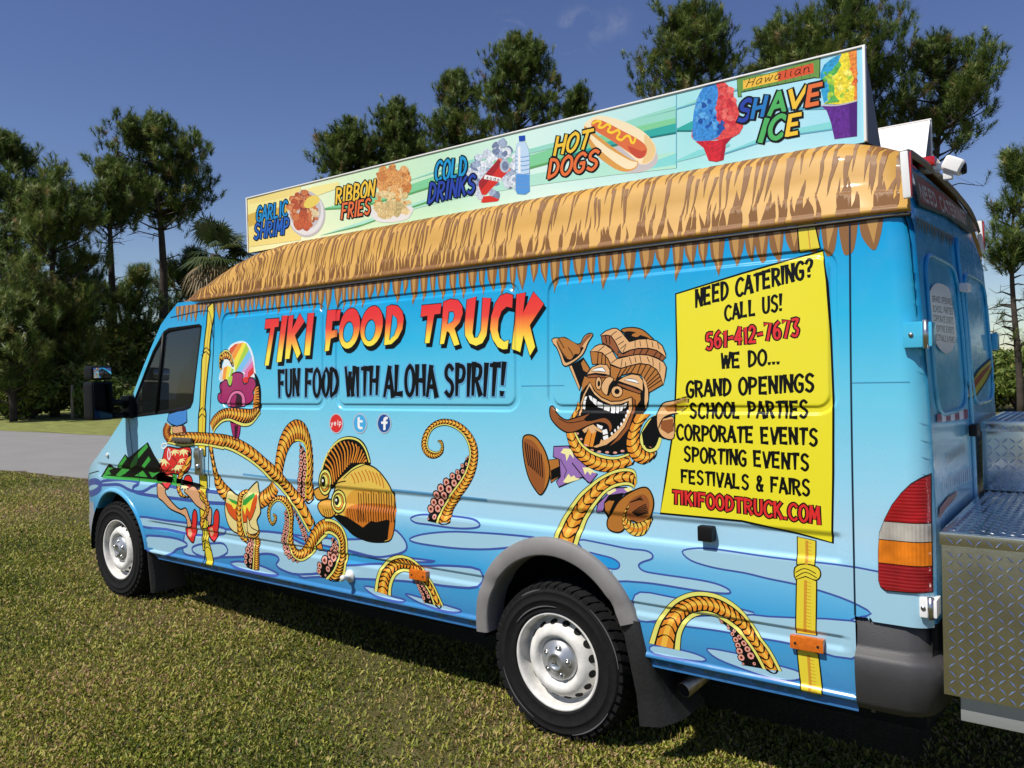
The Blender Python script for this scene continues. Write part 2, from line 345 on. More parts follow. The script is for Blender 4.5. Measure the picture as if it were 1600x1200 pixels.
# window glass with rubber surround
for mir in (False, True):
    g = skin('window_pane', WIN, [], GLASS, truck, off=-.008, mirror=mir, xl=XL[::4], zl=ZL[::4])
    V = []; F = []; k = len(WIN)
    cx = sum(p[0] for p in WIN)/k; cz = sum(p[1] for p in WIN)/k
    for q, d in enumerate((-.012, -.003, .012)):
        for x, z in WIN:
            L = math.hypot(x-cx, z-cz); xx, zz = x+(x-cx)/L*d, z+(z-cz)/L*d*1.3; y = S(xx, zz)-(.003 if q == 1 else -.007 if q == 0 else .0015)
            V.append((xx, W-y if mir else y, zz))
    for q in range(2):
        for i in range(k): F.append((q*k+i, q*k+(i+1) % k, (q+1)*k+(i+1) % k, (q+1)*k+i))
    obj('window_seal', V, F, BLACKP, g, smooth=True)
    xx = -3.29; V, F = tube([(xx+.02, (W-.0 if mir else 0)+(-1 if mir else 1)*(S(-3.2, 2.0)+.004), 2.058), (-3.36, (W if mir else 0)+(-1 if mir else 1)*.006, 1.497)], .014, 6)
    obj('window_divider', V, F, BLACKP, g, smooth=True)
# wheel-arch flares
def flare(name, cx, cz, ro, ri, a0, a1, material, prd, zc=1.0):
    rows = []
    for i in range(41):
        a = R(a0+(a1-a0)*i/40); row = []
        for r, d in ((ro+.004, .004), (ro+.001, -prd*.45), (ro-.006, -prd*.72), ((ro+ri)/2, -prd*.93), (ri+.007, -prd), (ri+.001, -prd*.9), (ri-.003, -prd*.5), (ri-.004, .02), (ri-.004, .10)):
            x, z = cx+r*math.cos(a), cz+r*math.sin(a)*zc; row.append((x, S(x, max(z, .53))+d, z))
        rows.append(row)
    V, F = loft(rows); return obj(name, V, F, material, truck, smooth=True)
flare('wheel_arch_flare', .015, .49, .462, .382, 186, 18, GREYP, .032)
flare('wheel_arch_lip', -4.01, .455, .462, .435, 140, 6, PAINT, .012)
# wheel wells and floor: closed dark shells under the body
for cx in (0.0, -4.02):
    for y0, y1 in ((.035, .42), (W-.42, W-.035)):
        rows = []
        for yy in (y0, y1): rows.append([(cx+.43*math.cos(R(a)), yy, .455+.44*math.sin(R(a))) for a in range(-5, 190, 8)])
        V, F = loft(rows); k = len(rows[0]); V.append((cx, y1 if y0 < .9 else y0, .455)); j = len(V)-1; s = k if y0 < .9 else 0
        F += [(s+i, s+i+1, j) for i in range(k-1)]
        obj('wheel_well', V, F, VOID, truck, smooth=True)
box('chassis_floor', (-3.5, .10, .40), (-.5, W-.10, .50), VOID, truck, 0); box('chassis_floor', (.48, .10, .42), (1.56, W-.10, .52), VOID, truck, 0)
box('chassis_rail', (-3.5, .42, .26), (1.5, .52, .42), VOID, truck, .01); box('chassis_rail', (-3.5, W-.52, .26), (1.5, W-.42, .42), VOID, truck, .01)
box('axle', (-.06, .2, .3), (.06, W-.2, .42), VOID, truck, .02); box('axle', (-4.08, .2, .36), (-3.96, W-.2, .46), VOID, truck, .02)
V, F = lathe([(.03, -.2), (.11, -.15), (.11, .15), (.03, .2)], 16, 'x', (.15, W/2, .36)); obj('differential', V, F, VOID, truck, smooth=True)
box('added_shade_box_front', (-2.75, .60, .20), (-1.25, 1.35, .42), VOID, truck, .03); box('added_shade_box_mid', (-1.05, .7, .24), (-.5, 1.5, .42), VOID, truck, .03); box('added_shade_box_rear', (.75, .5, .26), (1.45, 1.35, .42), VOID, truck, .03)  # unseen boxes added under the floor to block light and deepen the shade
# cab interior: bulkhead, seat, wheel, dash
FAB = mat('seat_fabric', (.10, .105, .12), .9, noise=.2); 
box('bulkhead', (-2.66, .07, .55), (-2.62, W-.07, 2.2), mat('bulkhead_grey', (.03, .03, .03), .8), truck, .01)
box('cab_floor', (-4.0, .12, .86), (-2.66, W-.12, .9), VOID, truck, .0)
for y in (.22, 1.1):
    s = box('seat', (-3.25, y, .92), (-2.78, y+.5, 1.12), FAB, truck, .05); box('seat_back', (-2.92, y+.02, 1.1), (-2.78, y+.48, 1.62), FAB, s, .05, rot=Matrix.Rotation(R(10), 3, 'Y')); box('headrest', (-2.84, y+.13, 1.66), (-2.74, y+.37, 1.84), FAB, s, .04)
dash = box('dashboard', (-4.02, .12, 1.05), (-3.62, W-.12, 1.42), mat('dash_plastic', (.03, .032, .035), .6), truck, .06)
V = []; rows = []
for i in range(33):
    a = 2*math.pi*i/32; rows.append([(-3.42+.10*math.sin(a)*1+.016*math.cos(b)*math.sin(a), .48+(.19+.016*math.cos(b))*math.cos(a), 1.46+(.16)*math.sin(a)+.016*math.sin(b)) for b in np.linspace(0, 2*math.pi, 9)])
V, F = loft(rows); obj('steering_wheel', V, F, BLACKP, truck, smooth=True)
# front end: windscreen, bonnet, nose
def cross(x, z, bx, bz, n=17, yo=None):
    y0 = S(x, min(z, 2.25))if yo is None else yo; o = []
    for i in range(n):
        t = i/(n-1); q = 1-abs(2*t-1)**2.4
        o.append((x-bx*q, y0+(W-2*y0)*t, z+bz*q))
    return o
V, F = loft([cross(x, z, b, c) for (x, z), b, c in zip(APIL[:6], (.36, .35, .34, .31, .29, .28), (.0, .0, 0, .02, .03, .04))]); obj('windscreen', V, [f[::-1] for f in F], GLASS, truck, smooth=True)
V, F = loft([cross(x, z, b, c) for (x, z), b, c in zip(APIL[5:], (.28, .26, .22, .19, .16, .12, .09, .07), (.04, .07, .09, .1, .09, .06, .03, .0))]); obj('bonnet', V, [f[::-1] for f in F], PAINT, truck, smooth=True)
V, F = loft([cross(-4.92, .80, .07, 0), cross(-4.95, .70, .08, 0), cross(-4.945, .44, .08, 0)]); nose = obj('nose_panel', V, [f[::-1] for f in F], PAINT, truck, smooth=True)
for i in range(5): box('grille_slat', (-5.035, .55, .66+i*.035), (-4.97, W-.55, .68+i*.035), BLACKP, nose, .006)
for y in (.33, W-.53): box('headlight', (-5.01, y, .66), (-4.9, y+.2, .86), mat('headlight_lens', (.8, .82, .84), .05, trans=.6), truck, .04)
V = []; rows = []
plan = [(-4.455, S(-4.455, .6)-.006)]+[(x, S(x, .6)-.012) for x in (-4.5, -4.6, -4.7, -4.8, -4.9)]+[(-4.985, .33), (-5.04, .5), (-5.06, W/2)]
plan += [(x, W-y) for x, y in plan[-2::-1]]
for dz, dd in ((.38, .05), (.41, .012), (.52, 0), (.62, .0), (.64, .006), (.76, .006), (.795, .014), (.803, .05)):
    row = []
    for i, (x, y) in enumerate(plan):
        c = Vector((-4.2, W/2)); d = (Vector((x, y))-c).normalized(); row.append((x-d.x*dd, y-d.y*dd, dz))
    rows.append(row)
V, F = loft(rows); obj('front_bumper', V, F, mat('grey_front_bumper', (.24, .25, .27), .5, noise=.1, nscale=10), truck, smooth=True)

# ------------------------------------------------------------------ roof: stacked rings, gutter to crown
RP = [(.034, 2.250, -3.47), (.022, 2.258, -3.49), (.018, 2.267, -3.49), (.020, 2.276, -3.48), (.028, 2.286, -3.45), (.033, 2.345, -3.33), (.043, 2.357, -3.28), (.056, 2.42, -3.12), (.070, 2.480, -2.94), (.090, 2.525, -2.76), (.135, 2.555, -2.62), (.22, 2.573, -2.46), (.40, 2.598, -2.28), (.65, 2.615, -2.1), (.925, 2.622, -1.97)]
def drop(x, z): return z if z < 2.25 else 2.25+(z-2.25)*(1-.26*sst(1.22, 1.58, x)**1.4)
def rxs(xf): return xf+.78
def ring_pts(y0, z, xf, n=26, p=2.5):
    h = W/2; pts = []; xs = rxs(xf)
    xe = xrear(2.26)-.004-.35*max(z-2.262, 0)**1.5
    for x in [xe-q for q in (0, .03, .06, .1, .14, .18, .22, .27, .32)]+list(np.linspace(1.1, xs, 10)): pts.append((x, y0+.02*sst(xe-.06, xe, x), drop(x, z)))
    for i in range(1, n+1):
        f = math.pi/2*i/n; pts.append((xs-(xs-xf)*math.sin(f)**(2/p), h-(h-y0)*math.cos(f)**(2/p) if i < n else h, z))
    return pts+[(x, W-y, z_) for x, y, z_ in pts[-2::-1]]
THATCH = mat('thatch_wrap_tan', lin((194, 148, 66)), .55, coat=.12, noise=.09, nscale=6)
V, F = loft([ring_pts(min(y, W/2-.001), z, xf) for y, z, xf in RP]); obj('roof', V, [f[::-1] for f in F], THATCH, truck, smooth=True)
# dark gutter channel under the lip
V, F = loft([ring_pts(y, z, xf) for y, z, xf in ((.030, 2.246, -3.46), (.022, 2.238, -3.48), (.031, 2.234, -3.46))]); obj('rain_gutter', V, F, mat('gutter_dark', (.03, .022, .012), .6), truck, smooth=True)
# ------------------------------------------------------------------ rear: frame, two doors, roof end
def rear_face(name, y0, y1, z0, z1, material, off, parent, rec=None, n=14):
    rows = []
    for j in range(n+1):
        z = z0+(z1-z0)*j/n; row = []
        for i in range(13):
            y = y0+(y1-y0)*i/12; x = xrear(z)+off
            if z > 2.262: x = xrear(2.262)+off-.35*(z-2.262)**1.5
            yy = min(y, W-y); zt = drop(1.56, 2.255+.36*(1-math.exp(-max(yy-.03, 0)/.075)))-.008; zz = z if z <= 2.2 else 2.2+(z-2.2)*(min(zt, 2.61)-2.2)/(2.62-2.2)
            if rec:
                d = rrect(y, z, rec, .06); x -= .016*sst(0, .025, -d) if d < 0 else 0
            row.append((x, y, zz))
        rows.append(row)
    V, F = loft(rows); return obj(name, V, F, material, parent, smooth=True)
rear_face('rear_frame', .045, W-.045, .50, 2.615, VOID, -.02, truck)
for a, b, sx in ((.052, W/2-.004, 1), (W/2+.004, W-.052, -1)):
    d = rear_face('rear_door', a, b, .805, 2.60, PAINT, -.002, truck, n=44)
    rec = (a+.09, b-.075, 1.52, 2.12)
    V = []; F = []
    tr = [(a+.06, 1.50), (b-.05, 1.50), (b-.05, 2.14), (a+.06, 2.14)]; q = []
    for k in range(28):
        t = 2*math.pi*k/28; cy, cz = (rec[0]+rec[1])/2, (rec[2]+rec[3])/2; hx, hz = (rec[1]-rec[0])/2, (rec[3]-rec[2])/2; s = lambda v: math.copysign(abs(v)**.35, v)
        yy, zz = cy+hx*s(math.cos(t)), cz+hz*s(math.sin(t)); q.append((xrear(zz)+.004, yy, zz))
    V, F = tube(q+[q[0]], .008, 6, False); obj('door_panel_ridge', V, F, PAINT, d, smooth=True)
V, F = tube([(xrear(z)+.006, W/2, z) for z in np.linspace(.6, 2.26, 30)], .009, 6); obj('door_seam_strip', V, F, PAINT, truck, smooth=True)
box('door_latch', (1.575, W/2-.05, 2.02), (1.61, W/2+.05, 2.055), WHITE, truck, .004); box('door_handle', (1.612, W/2-.13, 1.40), (1.645, W/2-.03, 1.45), BLACKP, truck, .01)
V, F = loft([[(xrear(2.262)-.35*max(z-2.262, 0)**1.5+dx, y, z+dz) for y, z in ((.055, 2.40), (.07, 2.44), (.095, 2.465), (.15, 2.49), (.25, 2.507), (.55, 2.528), (.925, 2.535), (1.3, 2.528), (1.6, 2.507), (1.70, 2.49), (1.755, 2.465), (1.78, 2.44), (1.795, 2.40))] for dx, dz in ((-.02, .0), (.008, .004), (.012, -.008), (.0, -.02))]); obj('roof_end_trim', V, F, mat('weathered_brown_trim', (.10, .075, .05), .5), truck, smooth=True)
for y in (-.002, W-.03):
    t = box('rear_corner_strip', (1.528, y, 2.29), (1.556, y+.03, 2.455), WHITE, truck, .01, rot=Matrix.Rotation(R(-3), 3, 'Y')); box('red_edge', (1.556, y+.004, 2.295), (1.560, y+.028, 2.45), mat('red_trim', (.45, .02, .02), .4), t, .001)
# hinges on both corners
for y, s in ((0.0, 1), (W, -1)):
    for z in (1.815, .868):
        hh = .045 if z > 1 else .034
        h = box('door_hinge', (1.525 if z > 1 else 1.562, min(y-s*.010, y+s*.02), z-hh), (1.59, max(y-s*.010, y+s*.02), z+hh), PAINT if z > 1 else WHITE, truck, .006)
        box('hinge_plate', (1.592, min(y-s*.01, y+s*.07), z-hh+.003), (1.618, max(y-s*.01, y+s*.07), z+hh-.003), PAINT if z > 1 else WHITE, h, .004)
        V, F = lathe([(.0, -hh-.004), (.011, -hh-.004), (.011, hh+.004), (0, hh+.004)], 12, 'z', (1.598, y-s*.006, z)); obj('hinge_pin', V, F, CHROME, h, smooth=True)
        V, F = lathe([(.0, -.004), (.008, -.004), (.008, .003), (0, .003)], 10, 'y', (1.552 if z > 1 else 1.575, y-s*.010, z)); obj('hinge_bolt', V, F, CHROME, h, smooth=True)
# rear bumper: wraps the corner
rows = []
plan = [(1.348, -.012), (1.42, -.016), (1.52, -.012), (1.575, .002), (1.610, .04), (1.624, .10), (1.626, W/2)]; plan += [(x, W-y) for x, y in plan[-2::-1]]
for z, d in ((.455, .05), (.47, .02), (.50, .0), (.60, -.012), (.655, -.014), (.672, -.002), (.684, .016), (.70, .024), (.785, .026), (.795, .034), (.80, .06)):
    rows.append([(x-(d if 1.55 < x else d*.3 if x > 1.4 else 0), y+(d if y < .3 else -d if y > W-.3 else 0), z) for x, y in plan])
V, F = loft(rows); obj('rear_bumper', V, [f[::-1] for f in F], DARKG, truck, smooth=True)
# ------------------------------------------------------------------ wheels
RIM = mat('white_steel_wheel', (.68, .665, .63), .42, noise=.22, nscale=18); HUB = mat('silver_hub', (.42, .43, .44), .35, .7)
tw = [(.222, .012), (.232, -.004), (.238, -.010), (.243, -.006), (.262, -.012), (.285, -.0145), (.288, -.0175), (.294, -.0175), (.297, -.0145), (.322, -.010), (.325, -.0125), (.330, -.011), (.335, -.004), (.352, .012), (.362, .03), (.366, .06), (.367, .115), (.366, .17), (.362, .2), (.352, .218), (.30, .245), (.24, .235)]
VT, FT = lathe(tw, 96)
for i in range(46):                                                 # tread lugs on both shoulders and two inner rows
    for row, (r0, r1, ya, yb, tw_) in enumerate(((.335, .373, -.002, .05, 0), (.362, .374, .06, .105, .5), (.362, .374, .125, .17, 0), (.345, .372, .18, .226, .5))):
        a0 = 2*math.pi*(i+tw_)/46; da = 2*math.pi/46*(.30 if i % 2 else .36); s = len(VT); sk = (.25 if row % 2 else -.25)*2*math.pi/46
        for yy, aa in ((ya, -sk), (yb, sk)):
            for sg in (-1, 1):
                for r_ in (r0, r1 if not (row in (0, 3) and (yy < .01 or yy > .22)) else r1-.016):
                    a = a0+aa+sg*da; VT.append((r_*math.cos(a), yy, r_*math.sin(a)))
        FT += [(s+1, s+3, s+7, s+5), (s, s+1, s+5, s+4), (s+2, s+6, s+7, s+3), (s, s+2, s+3, s+1), (s+4, s+5, s+7, s+6)]
RP_ = [(.236, .016), (.232, .004), (.226, -.002), (.218, .0), (.213, .008), (.209, .030), (.204, .066), (.196, .078), (.190, .072), (.183, .054), (.171, .030), (.156, .012), (.142, .004), (.128, .003), (.116, .008), (.107, .022), (.100, .036), (.060, .038), (0, .038)]
VR, FR = lathe(RP_, 72)
VC, FC = lathe([(.098, .036), (.096, .024), (.088, .016), (.066, .006), (.05, -.004), (.042, -.010), (.038, -.012), (.030, -.008), (.026, -.004), (.0, -.002)], 48)
me_t = me_r = me_c = None
def wheel(cx, cy, cz, side, spin):
    global me_t, me_r, me_c, me_h, me_b, me_s
    if me_t is None:
        w = obj('wheel', VR, FR, RIM, truck, smooth=True); t = obj('tyre', VT, FT, RUB, w); t.data.polygons.foreach_set('use_smooth', [i < 96*21 for i in range(len(FT))]); c = obj('hub_cap', VC, FC, HUB, w, smooth=True)
        me_t, me_r, me_c = t.data, w.data, c.data
        MK = mat('sidewall_scuff', (.10, .10, .105), .8)
        for r_, a0, a1 in ((.340, .3, 1.15), (.338, 2.0, 2.35), (.331, -1.1, -.35), (.262, 1.7, 2.7), (.310, 3.6, 4.5)):
            vs_ = []; k_ = 14
            for i_ in range(k_+1):
                a_ = a0+(a1-a0)*i_/k_; hw_ = .0012+.002*math.sin(math.pi*i_/k_)
                yy = float(np.interp(r_, [p_[0] for p_ in tw[:13]], [p_[1] for p_ in tw[:13]]))-.0035
                vs_ += [((r_+hw_)*math.cos(a_), yy, (r_+hw_)*math.sin(a_)), ((r_-hw_)*math.cos(a_), yy, (r_-hw_)*math.sin(a_))]
            obj('sidewall_mark', vs_, [(q*2, q*2+1, q*2+3, q*2+2) for q in range(k_)], MK, w)
        Vh, Fh = lathe([(.0195, .004), (.0185, -.0015), (.0, -.0015)], 18); h = obj('vent_hole', Vh, Fh, VOID, w); me_h = h.data; bpy.data.objects.remove(h)
        Vh, Fh = lathe([(.016, .004), (.016, -.005), (.012, -.007), (.011, .001), (.008, .001), (.008, -.008), (0, -.009)], 12); h = obj('wheel_bolt', Vh, Fh, CHROME, w, smooth=True); me_b = h.data; bpy.data.objects.remove(h)
        bm = bmesh.new()
        for k in range(3):
            a = math.pi/2+k*2*math.pi/3; vs_ = [bm.verts.new((r_*math.cos(a+o), y, r_*math.sin(a+o))) for r_, o, y in ((.026, 0, -.0105), (.006, 1.05, -.0125), (0, 0, -.0165), (.006, -1.05, -.0125))]; bm.faces.new(vs_[::-1])
        me_s = bpy.data.meshes.new('wheel_emblem'); bm.to_mesh(me_s); bm.free(); me_s.materials.append(CHROME)
    else:
        w = bpy.data.objects.new('wheel', me_r); t = bpy.data.objects.new('tyre', me_t); c = bpy.data.objects.new('hub_cap', me_c)
        for o in (w, t, c): scene.collection.objects.link(o)
        w.parent = truck; t.parent = w; c.parent = w
    w.location = (cx, cy, cz); w.rotation_euler = (0, spin, 0 if side > 0 else math.pi)
    for i in range(16 if side > 0 else 0):
        a = 2*math.pi*i/16; h = bpy.data.objects.new('vent_hole', me_h); scene.collection.objects.link(h); h.parent = w
        nv = Vector((math.cos(a)*.86, -.52, math.sin(a)*.86)).normalized(); h.location = (.1775*math.cos(a), .0405, .1775*math.sin(a)); h.rotation_euler = nv.to_track_quat('-Y', 'Z').to_euler()
    for i in range(5 if side > 0 else 0):
        a = 2*math.pi*i/5+.3; h = bpy.data.objects.new('wheel_bolt', me_b); scene.collection.objects.link(h); h.parent = w; h.location = (.062*math.cos(a), .006, .062*math.sin(a))
    if side > 0:
        e = bpy.data.objects.new('wheel_emblem', me_s); scene.collection.objects.link(e); e.parent = w; e.rotation_euler = (0, -spin, 0)
for cx, cz in ((0, .362), (-4.025, .444)):
    wheel(cx, .034, cz, 1, .2+cx); wheel(cx, W-.034, cz, -1, .5)
# mud flaps, exhaust, hitch frame
def slab(name, pts, y0, y1, material, parent=None, bend=None):
    V = [(x, y0+(bend(z) if bend else 0), z) for x, z in pts]+[(x+.01, y1+(bend(z) if bend else 0), z) for x, z in pts]; k = len(pts)
    F = [tuple(range(k)), tuple(range(k, 2*k))[::-1]]+[(i, k+i, k+(i+1) % k, (i+1) % k) for i in range(k)]
    return obj(name, V, F, material, parent or truck)
FLAP = mat('black_mud_flap', (.018, .018, .019), .6, noise=.25, nscale=14, bump=.2)
V, F = loft([[(.37, .0, .64), (.45, -.02, .64), (.47, .02, .63), (.47, .30, .63)], [(.40, .0, .50), (.478, -.02, .50), (.50, .03, .49), (.50, .30, .49)], [(.415, .01, .40), (.50, .0, .40), (.52, .05, .39), (.52, .31, .39)], [(.43, .02, .30), (.52, .03, .30), (.545, .09, .30), (.545, .33, .30)], [(.435, .03, .165), (.53, .05, .175), (.60, .12, .20), (.60, .35, .2)]]); obj('mud_flap', V, F, FLAP, truck, smooth=True)
V, F = loft([[(-3.585, .02, .62), (-3.56, .02, .62), (-3.55, .28, .62)], [(-3.59, .03, .40), (-3.565, .03, .40), (-3.55, .28, .40)], [(-3.60, .05, .17), (-3.57, .05, .17), (-3.55, .30, .17)]]); obj('mud_flap', V, F, FLAP, truck, smooth=True)
V, F = lathe([(.030, 0), (.034, 0), (.034, .35), (.030, .35)], 20, 'y', (0, 0, 0)); o = obj('exhaust_pipe', V, F, mat('exhaust_steel', (.42, .36, .28), .4, .9, noise=.3, nscale=30), truck, smooth=True); o.location = (.60, .13, .325); o.rotation_euler = (R(14), 0, R(-14))
V, F = lathe([(0, .02), (.0298, .006), (.0298, .3)], 16, 'y'); q = obj('pipe_bore', V, F, VOID, o)
# ------------------------------------------------------------------ rear storage boxes in tread plate
ALU = mat('aluminium_tread_plate', (.74, .74, .73), .2, 1., noise=.14, nscale=9, bump=.08, bscale=12)
def tread(parent, origin, u, v, nrm, lu, lv):
    V = []; F = []; o = Vector(origin); u = Vector(u); v = Vector(v); nrm = Vector(nrm); st = .029; i = 0
    for a in np.arange(st*.6, lu-.012, st):
        i += 1; j = 0
        for b in np.arange(st*.6, lv-.012, st):
            j += 1; s = 1 if (i+j) % 2 else -1; c = o+u*a+v*b; d = (u+v*s).normalized(); e = (u-v*s).normalized(); k = len(V)
            V += [c+d*.0165, c+e*.0045, c-d*.0165, c-e*.0045, c+d*.008+nrm*.0026, c-d*.008+nrm*.0026]
            F += [(k, k+1, k+4), (k+1, k+5, k+4), (k+1, k+2, k+5), (k+2, k+3, k+5), (k+3, k+4, k+5), (k+3, k, k+4)]
    t = obj('tread_pattern', V, F, ALU, parent, smooth=False); tag(t, kind='stuff'); return t
for nm, lo, hi in (('storage_box', (1.636, -.02, .585), (2.45, 1.75, 1.142)), ('storage_box', (1.634, 1.03, 1.146), (2.2, 1.80, 1.452))):
    b = box(nm, lo, hi, ALU, truck, .004, 2)
    tread(b, (lo[0]+.01, lo[1]-.0004, lo[2]), (1, 0, 0), (0, 0, 1), (0, -1, 0), hi[0]-lo[0]-.02, hi[2]-lo[2]-.05); tread(b, (lo[0]+.01, lo[1]+.02, hi[2]+.0004), (1, 0, 0), (0, 1, 0), (0, 0, 1), hi[0]-lo[0]-.02, hi[1]-lo[1]-.03)
    tread(b, (lo[0]-.0004, lo[1]+.02, lo[2]), (0, 1, 0), (0, 0, 1), (-1, 0, 0), hi[1]-lo[1]-.03, hi[2]-lo[2]-.03)
    box('lid', (lo[0]-.004, lo[1]-.008, hi[2]-.045), (hi[0]+.004, hi[1]+.008, hi[2]-.001), ALU, b, .005); tread(b, (lo[0]+.01, lo[1]-.0084, hi[2]-.045), (1, 0, 0), (0, 0, 1), (0, -1, 0), hi[0]-lo[0]-.02, .045)
box('hitch_frame', (1.68, .02, .490), (2.45, .08, .575), mat('galvanised_frame', (.42, .44, .45), .45, .6), truck, .005); box('hitch_frame', (1.68, 1.55, .490), (2.45, 1.61, .575), MATS['galvanised_frame'], truck, .005)
box('hitch_bar', (1.45, W/2-.05, .48), (2.45, W/2+.05, .57), VOID, truck, .005)
# ------------------------------------------------------------------ mirror
mr = empty('side_mirror', (-3.72, -.2, 1.6), truck)
def mbox(n, lo, hi, m_, bev, par): 
    o = box(n, [lo[i]-(-3.72, -.2, 1.6)[i] for i in range(3)], [hi[i]-(-3.72, -.2, 1.6)[i] for i in range(3)], m_, par, bev, 4); return o
h1 = mbox('mirror_housing', (-3.84, -.282, 1.452), (-3.705, -.122, 1.732), BLACKP, .035, mr); mbox('mirror_pane', (-3.709, -.268, 1.468), (-3.702, -.138, 1.716), mat('tinted_mirror', (.022, .027, .04), .08, 1.), .003, mr)
h2 = mbox('wide_angle_housing', (-3.82, -.280, 1.742), (-3.705, -.126, 1.842), BLACKP, .03, mr); V, F = loft([[(-3.703+.012*(1-((y/.062)**2+(z/.036)**2)/2)+3.72, -.203+y+.2, 1.792+z-1.6) for y in np.linspace(-.062, .062, 9)] for z in np.linspace(-.036, .036, 7)]); obj('wide_angle_pane', V, F, MIRG, mr, smooth=True)
V, F = tube([(-.02, .06, -.02), (-.01, .14, -.03), (-.02, .215, -.06)], [.028, .024, .035], 10); obj('mirror_arm', V, F, BLACKP, mr, smooth=True); V, F = tube([(-.02, .06, -.12), (0, .14, -.12), (-.03, .215, -.115)], [.02, .02, .03], 10); obj('mirror_arm', V, F, BLACKP, mr, smooth=True)
mbox('mirror_base', (-3.80, -.03, 1.455), (-3.66, .03, 1.62), BLACKP, .02, mr)
# ------------------------------------------------------------------ small fittings on the side
box('door_handle', (-3.13, -.028, 1.302), (-2.89, -.004, 1.332), mat('handle_plastic', (.085, .075, .062), .45), truck, .012)
lk = box('door_lock', (-2.862, -.026, 1.085), (-2.775, .012, 1.268), CHROME, truck, .02, 3); box('lock_cover', (-2.85, -.036, 1.2), (-2.79, -.02, 1.25), CHROME, lk, .008); V, F = lathe([(.022, .01), (.022, -.012), (.014, -.016), (0, -.014)], 16, 'y', (-2.82, -.022, 1.14)); obj('lock_barrel', V, F, CHROME, lk, smooth=True)
V, F = lathe([(.030, .02), (.036, -.004), (.034, -.012), (.016, -.016), (.013, -.045), (.018, -.055), (.014, -.066), (0, -.068)], 24, 'y', (-1.373, .006, .592)); obj('water_inlet', V, F, mat('white_plastic', (.72, .72, .7), .4), truck, smooth=True)
box('door_stop', (.752, -.032, 1.018), (.815, .012, 1.080), BLACKP, truck, .008)
MARK = mat('amber_reflector', (.62, .14, .012), .25, coat=.6, noise=.2, nscale=60)
for x0, x1 in ((1.112, 1.236), (-.892, -.77)):
    s = box('side_marker', (x0, -.016, .645), (x1, .012, .695), MARK, truck, .004)
    for xx in (x0+.02, x1-.02): V, F = lathe([(.005, .002), (.005, -.002), (0, -.002)], 8, 'y', (xx, -.016, .668)); obj('screw', V, F, VOID, s)
V, F = lathe([(.018, .01), (.018, -.006), (.012, -.012), (0, -.012)], 14, 'y', (-4.09, .012, 1.165)); obj('side_repeater', V, F, mat('clear_lens', (.6, .62, .62), .15), truck, smooth=True)
# roof clearance lamp and rear-view camera
V, F = tube([(1.49, .72, 2.52), (1.49, .72, 2.545)], .05, 12); cl = obj('clearance_lamp', V, F, WHITE, truck); box('red_lens', (1.46, .65, 2.53), (1.53, .80, 2.572), mat('red_lens', (.42, .01, .015), .15, coat=.5), cl, .02)
cm = box('reversing_camera', (1.52, .86, 2.535), (1.60, .94, 2.60), WHITE, truck, .02, 3, rot=Matrix.Rotation(R(28), 3, 'Y')); V, F = lathe([(.026, 0), (.022, .016), (0, .014)], 16, 'x', (1.592, .90, 2.548)); obj('lens', V, F, BLACKP, cm, smooth=True); box('bracket', (1.52, .88, 2.51), (1.555, .92, 2.55), WHITE, cm, .005)
# ------------------------------------------------------------------ roof signs
SIGNBG = ramp_mat('sign_print_ground', 'X', [(-2.6, (238, 228, 150)), (-2.0, (232, 240, 200)), (-1.4, (206, 232, 190)), (-.8, (190, 228, 196)), (-.2, (208, 236, 226)), (.3, (186, 226, 224)), (.62, (160, 220, 222)), (1.0, (176, 224, 236)), (1.36, (150, 212, 232))], .3, .2, -2.6, 1.36)
SB = mat('sign_white_panel', (.80, .80, .79), .45); SG = mat('sign_end_shaded', (.10, .11, .14), .5)  # the shade on the sign's ends is put into their dark grey
def sign(y0, sgn, x0, x1, zt, m0):
    prof = [(0, 2.572), (0, zt), (.018, zt), (.25, 2.60)]; V = []
    for x in (x0, x1): V += [(x, y0+sgn*d, z) for d, z in prof]
    F = [(0, 4, 5, 1), (1, 5, 6, 2), (2, 6, 7, 3), (0, 1, 2, 3), (7, 6, 5, 4)]
    if sgn < 0: F = [f[::-1] for f in F]
    s = obj('menu_sign', V, F, None, truck, mats=[m0, SB, SG], midx=[0, 1, 1, 2, 2]); 
    for a, b in (((x0-.006, y0-sgn*.006, zt-.001), (x1+.006, y0+sgn*.022, zt+.006)),): box('sign_edge', [min(a[i], b[i]) for i in range(3)], [max(a[i], b[i]) for i in range(3)], SB, s, .002)
    for x in (x0, x1): box('sign_edge', (x-.005, min(y0-sgn*.007, y0+sgn*.014), 2.575), (x+.005, max(y0-sgn*.007, y0+sgn*.014), zt+.006), SB, s, .002)
    return s
sg1 = sign(.25, 1, -2.575, 1.356, 2.937, SIGNBG); sg2 = sign(1.60, -1, -2.575, 1.356, 2.965, SB)
tag(sg1, 'long menu board with food pictures facing the camera'); tag(sg2, 'white back of the menu board facing away')

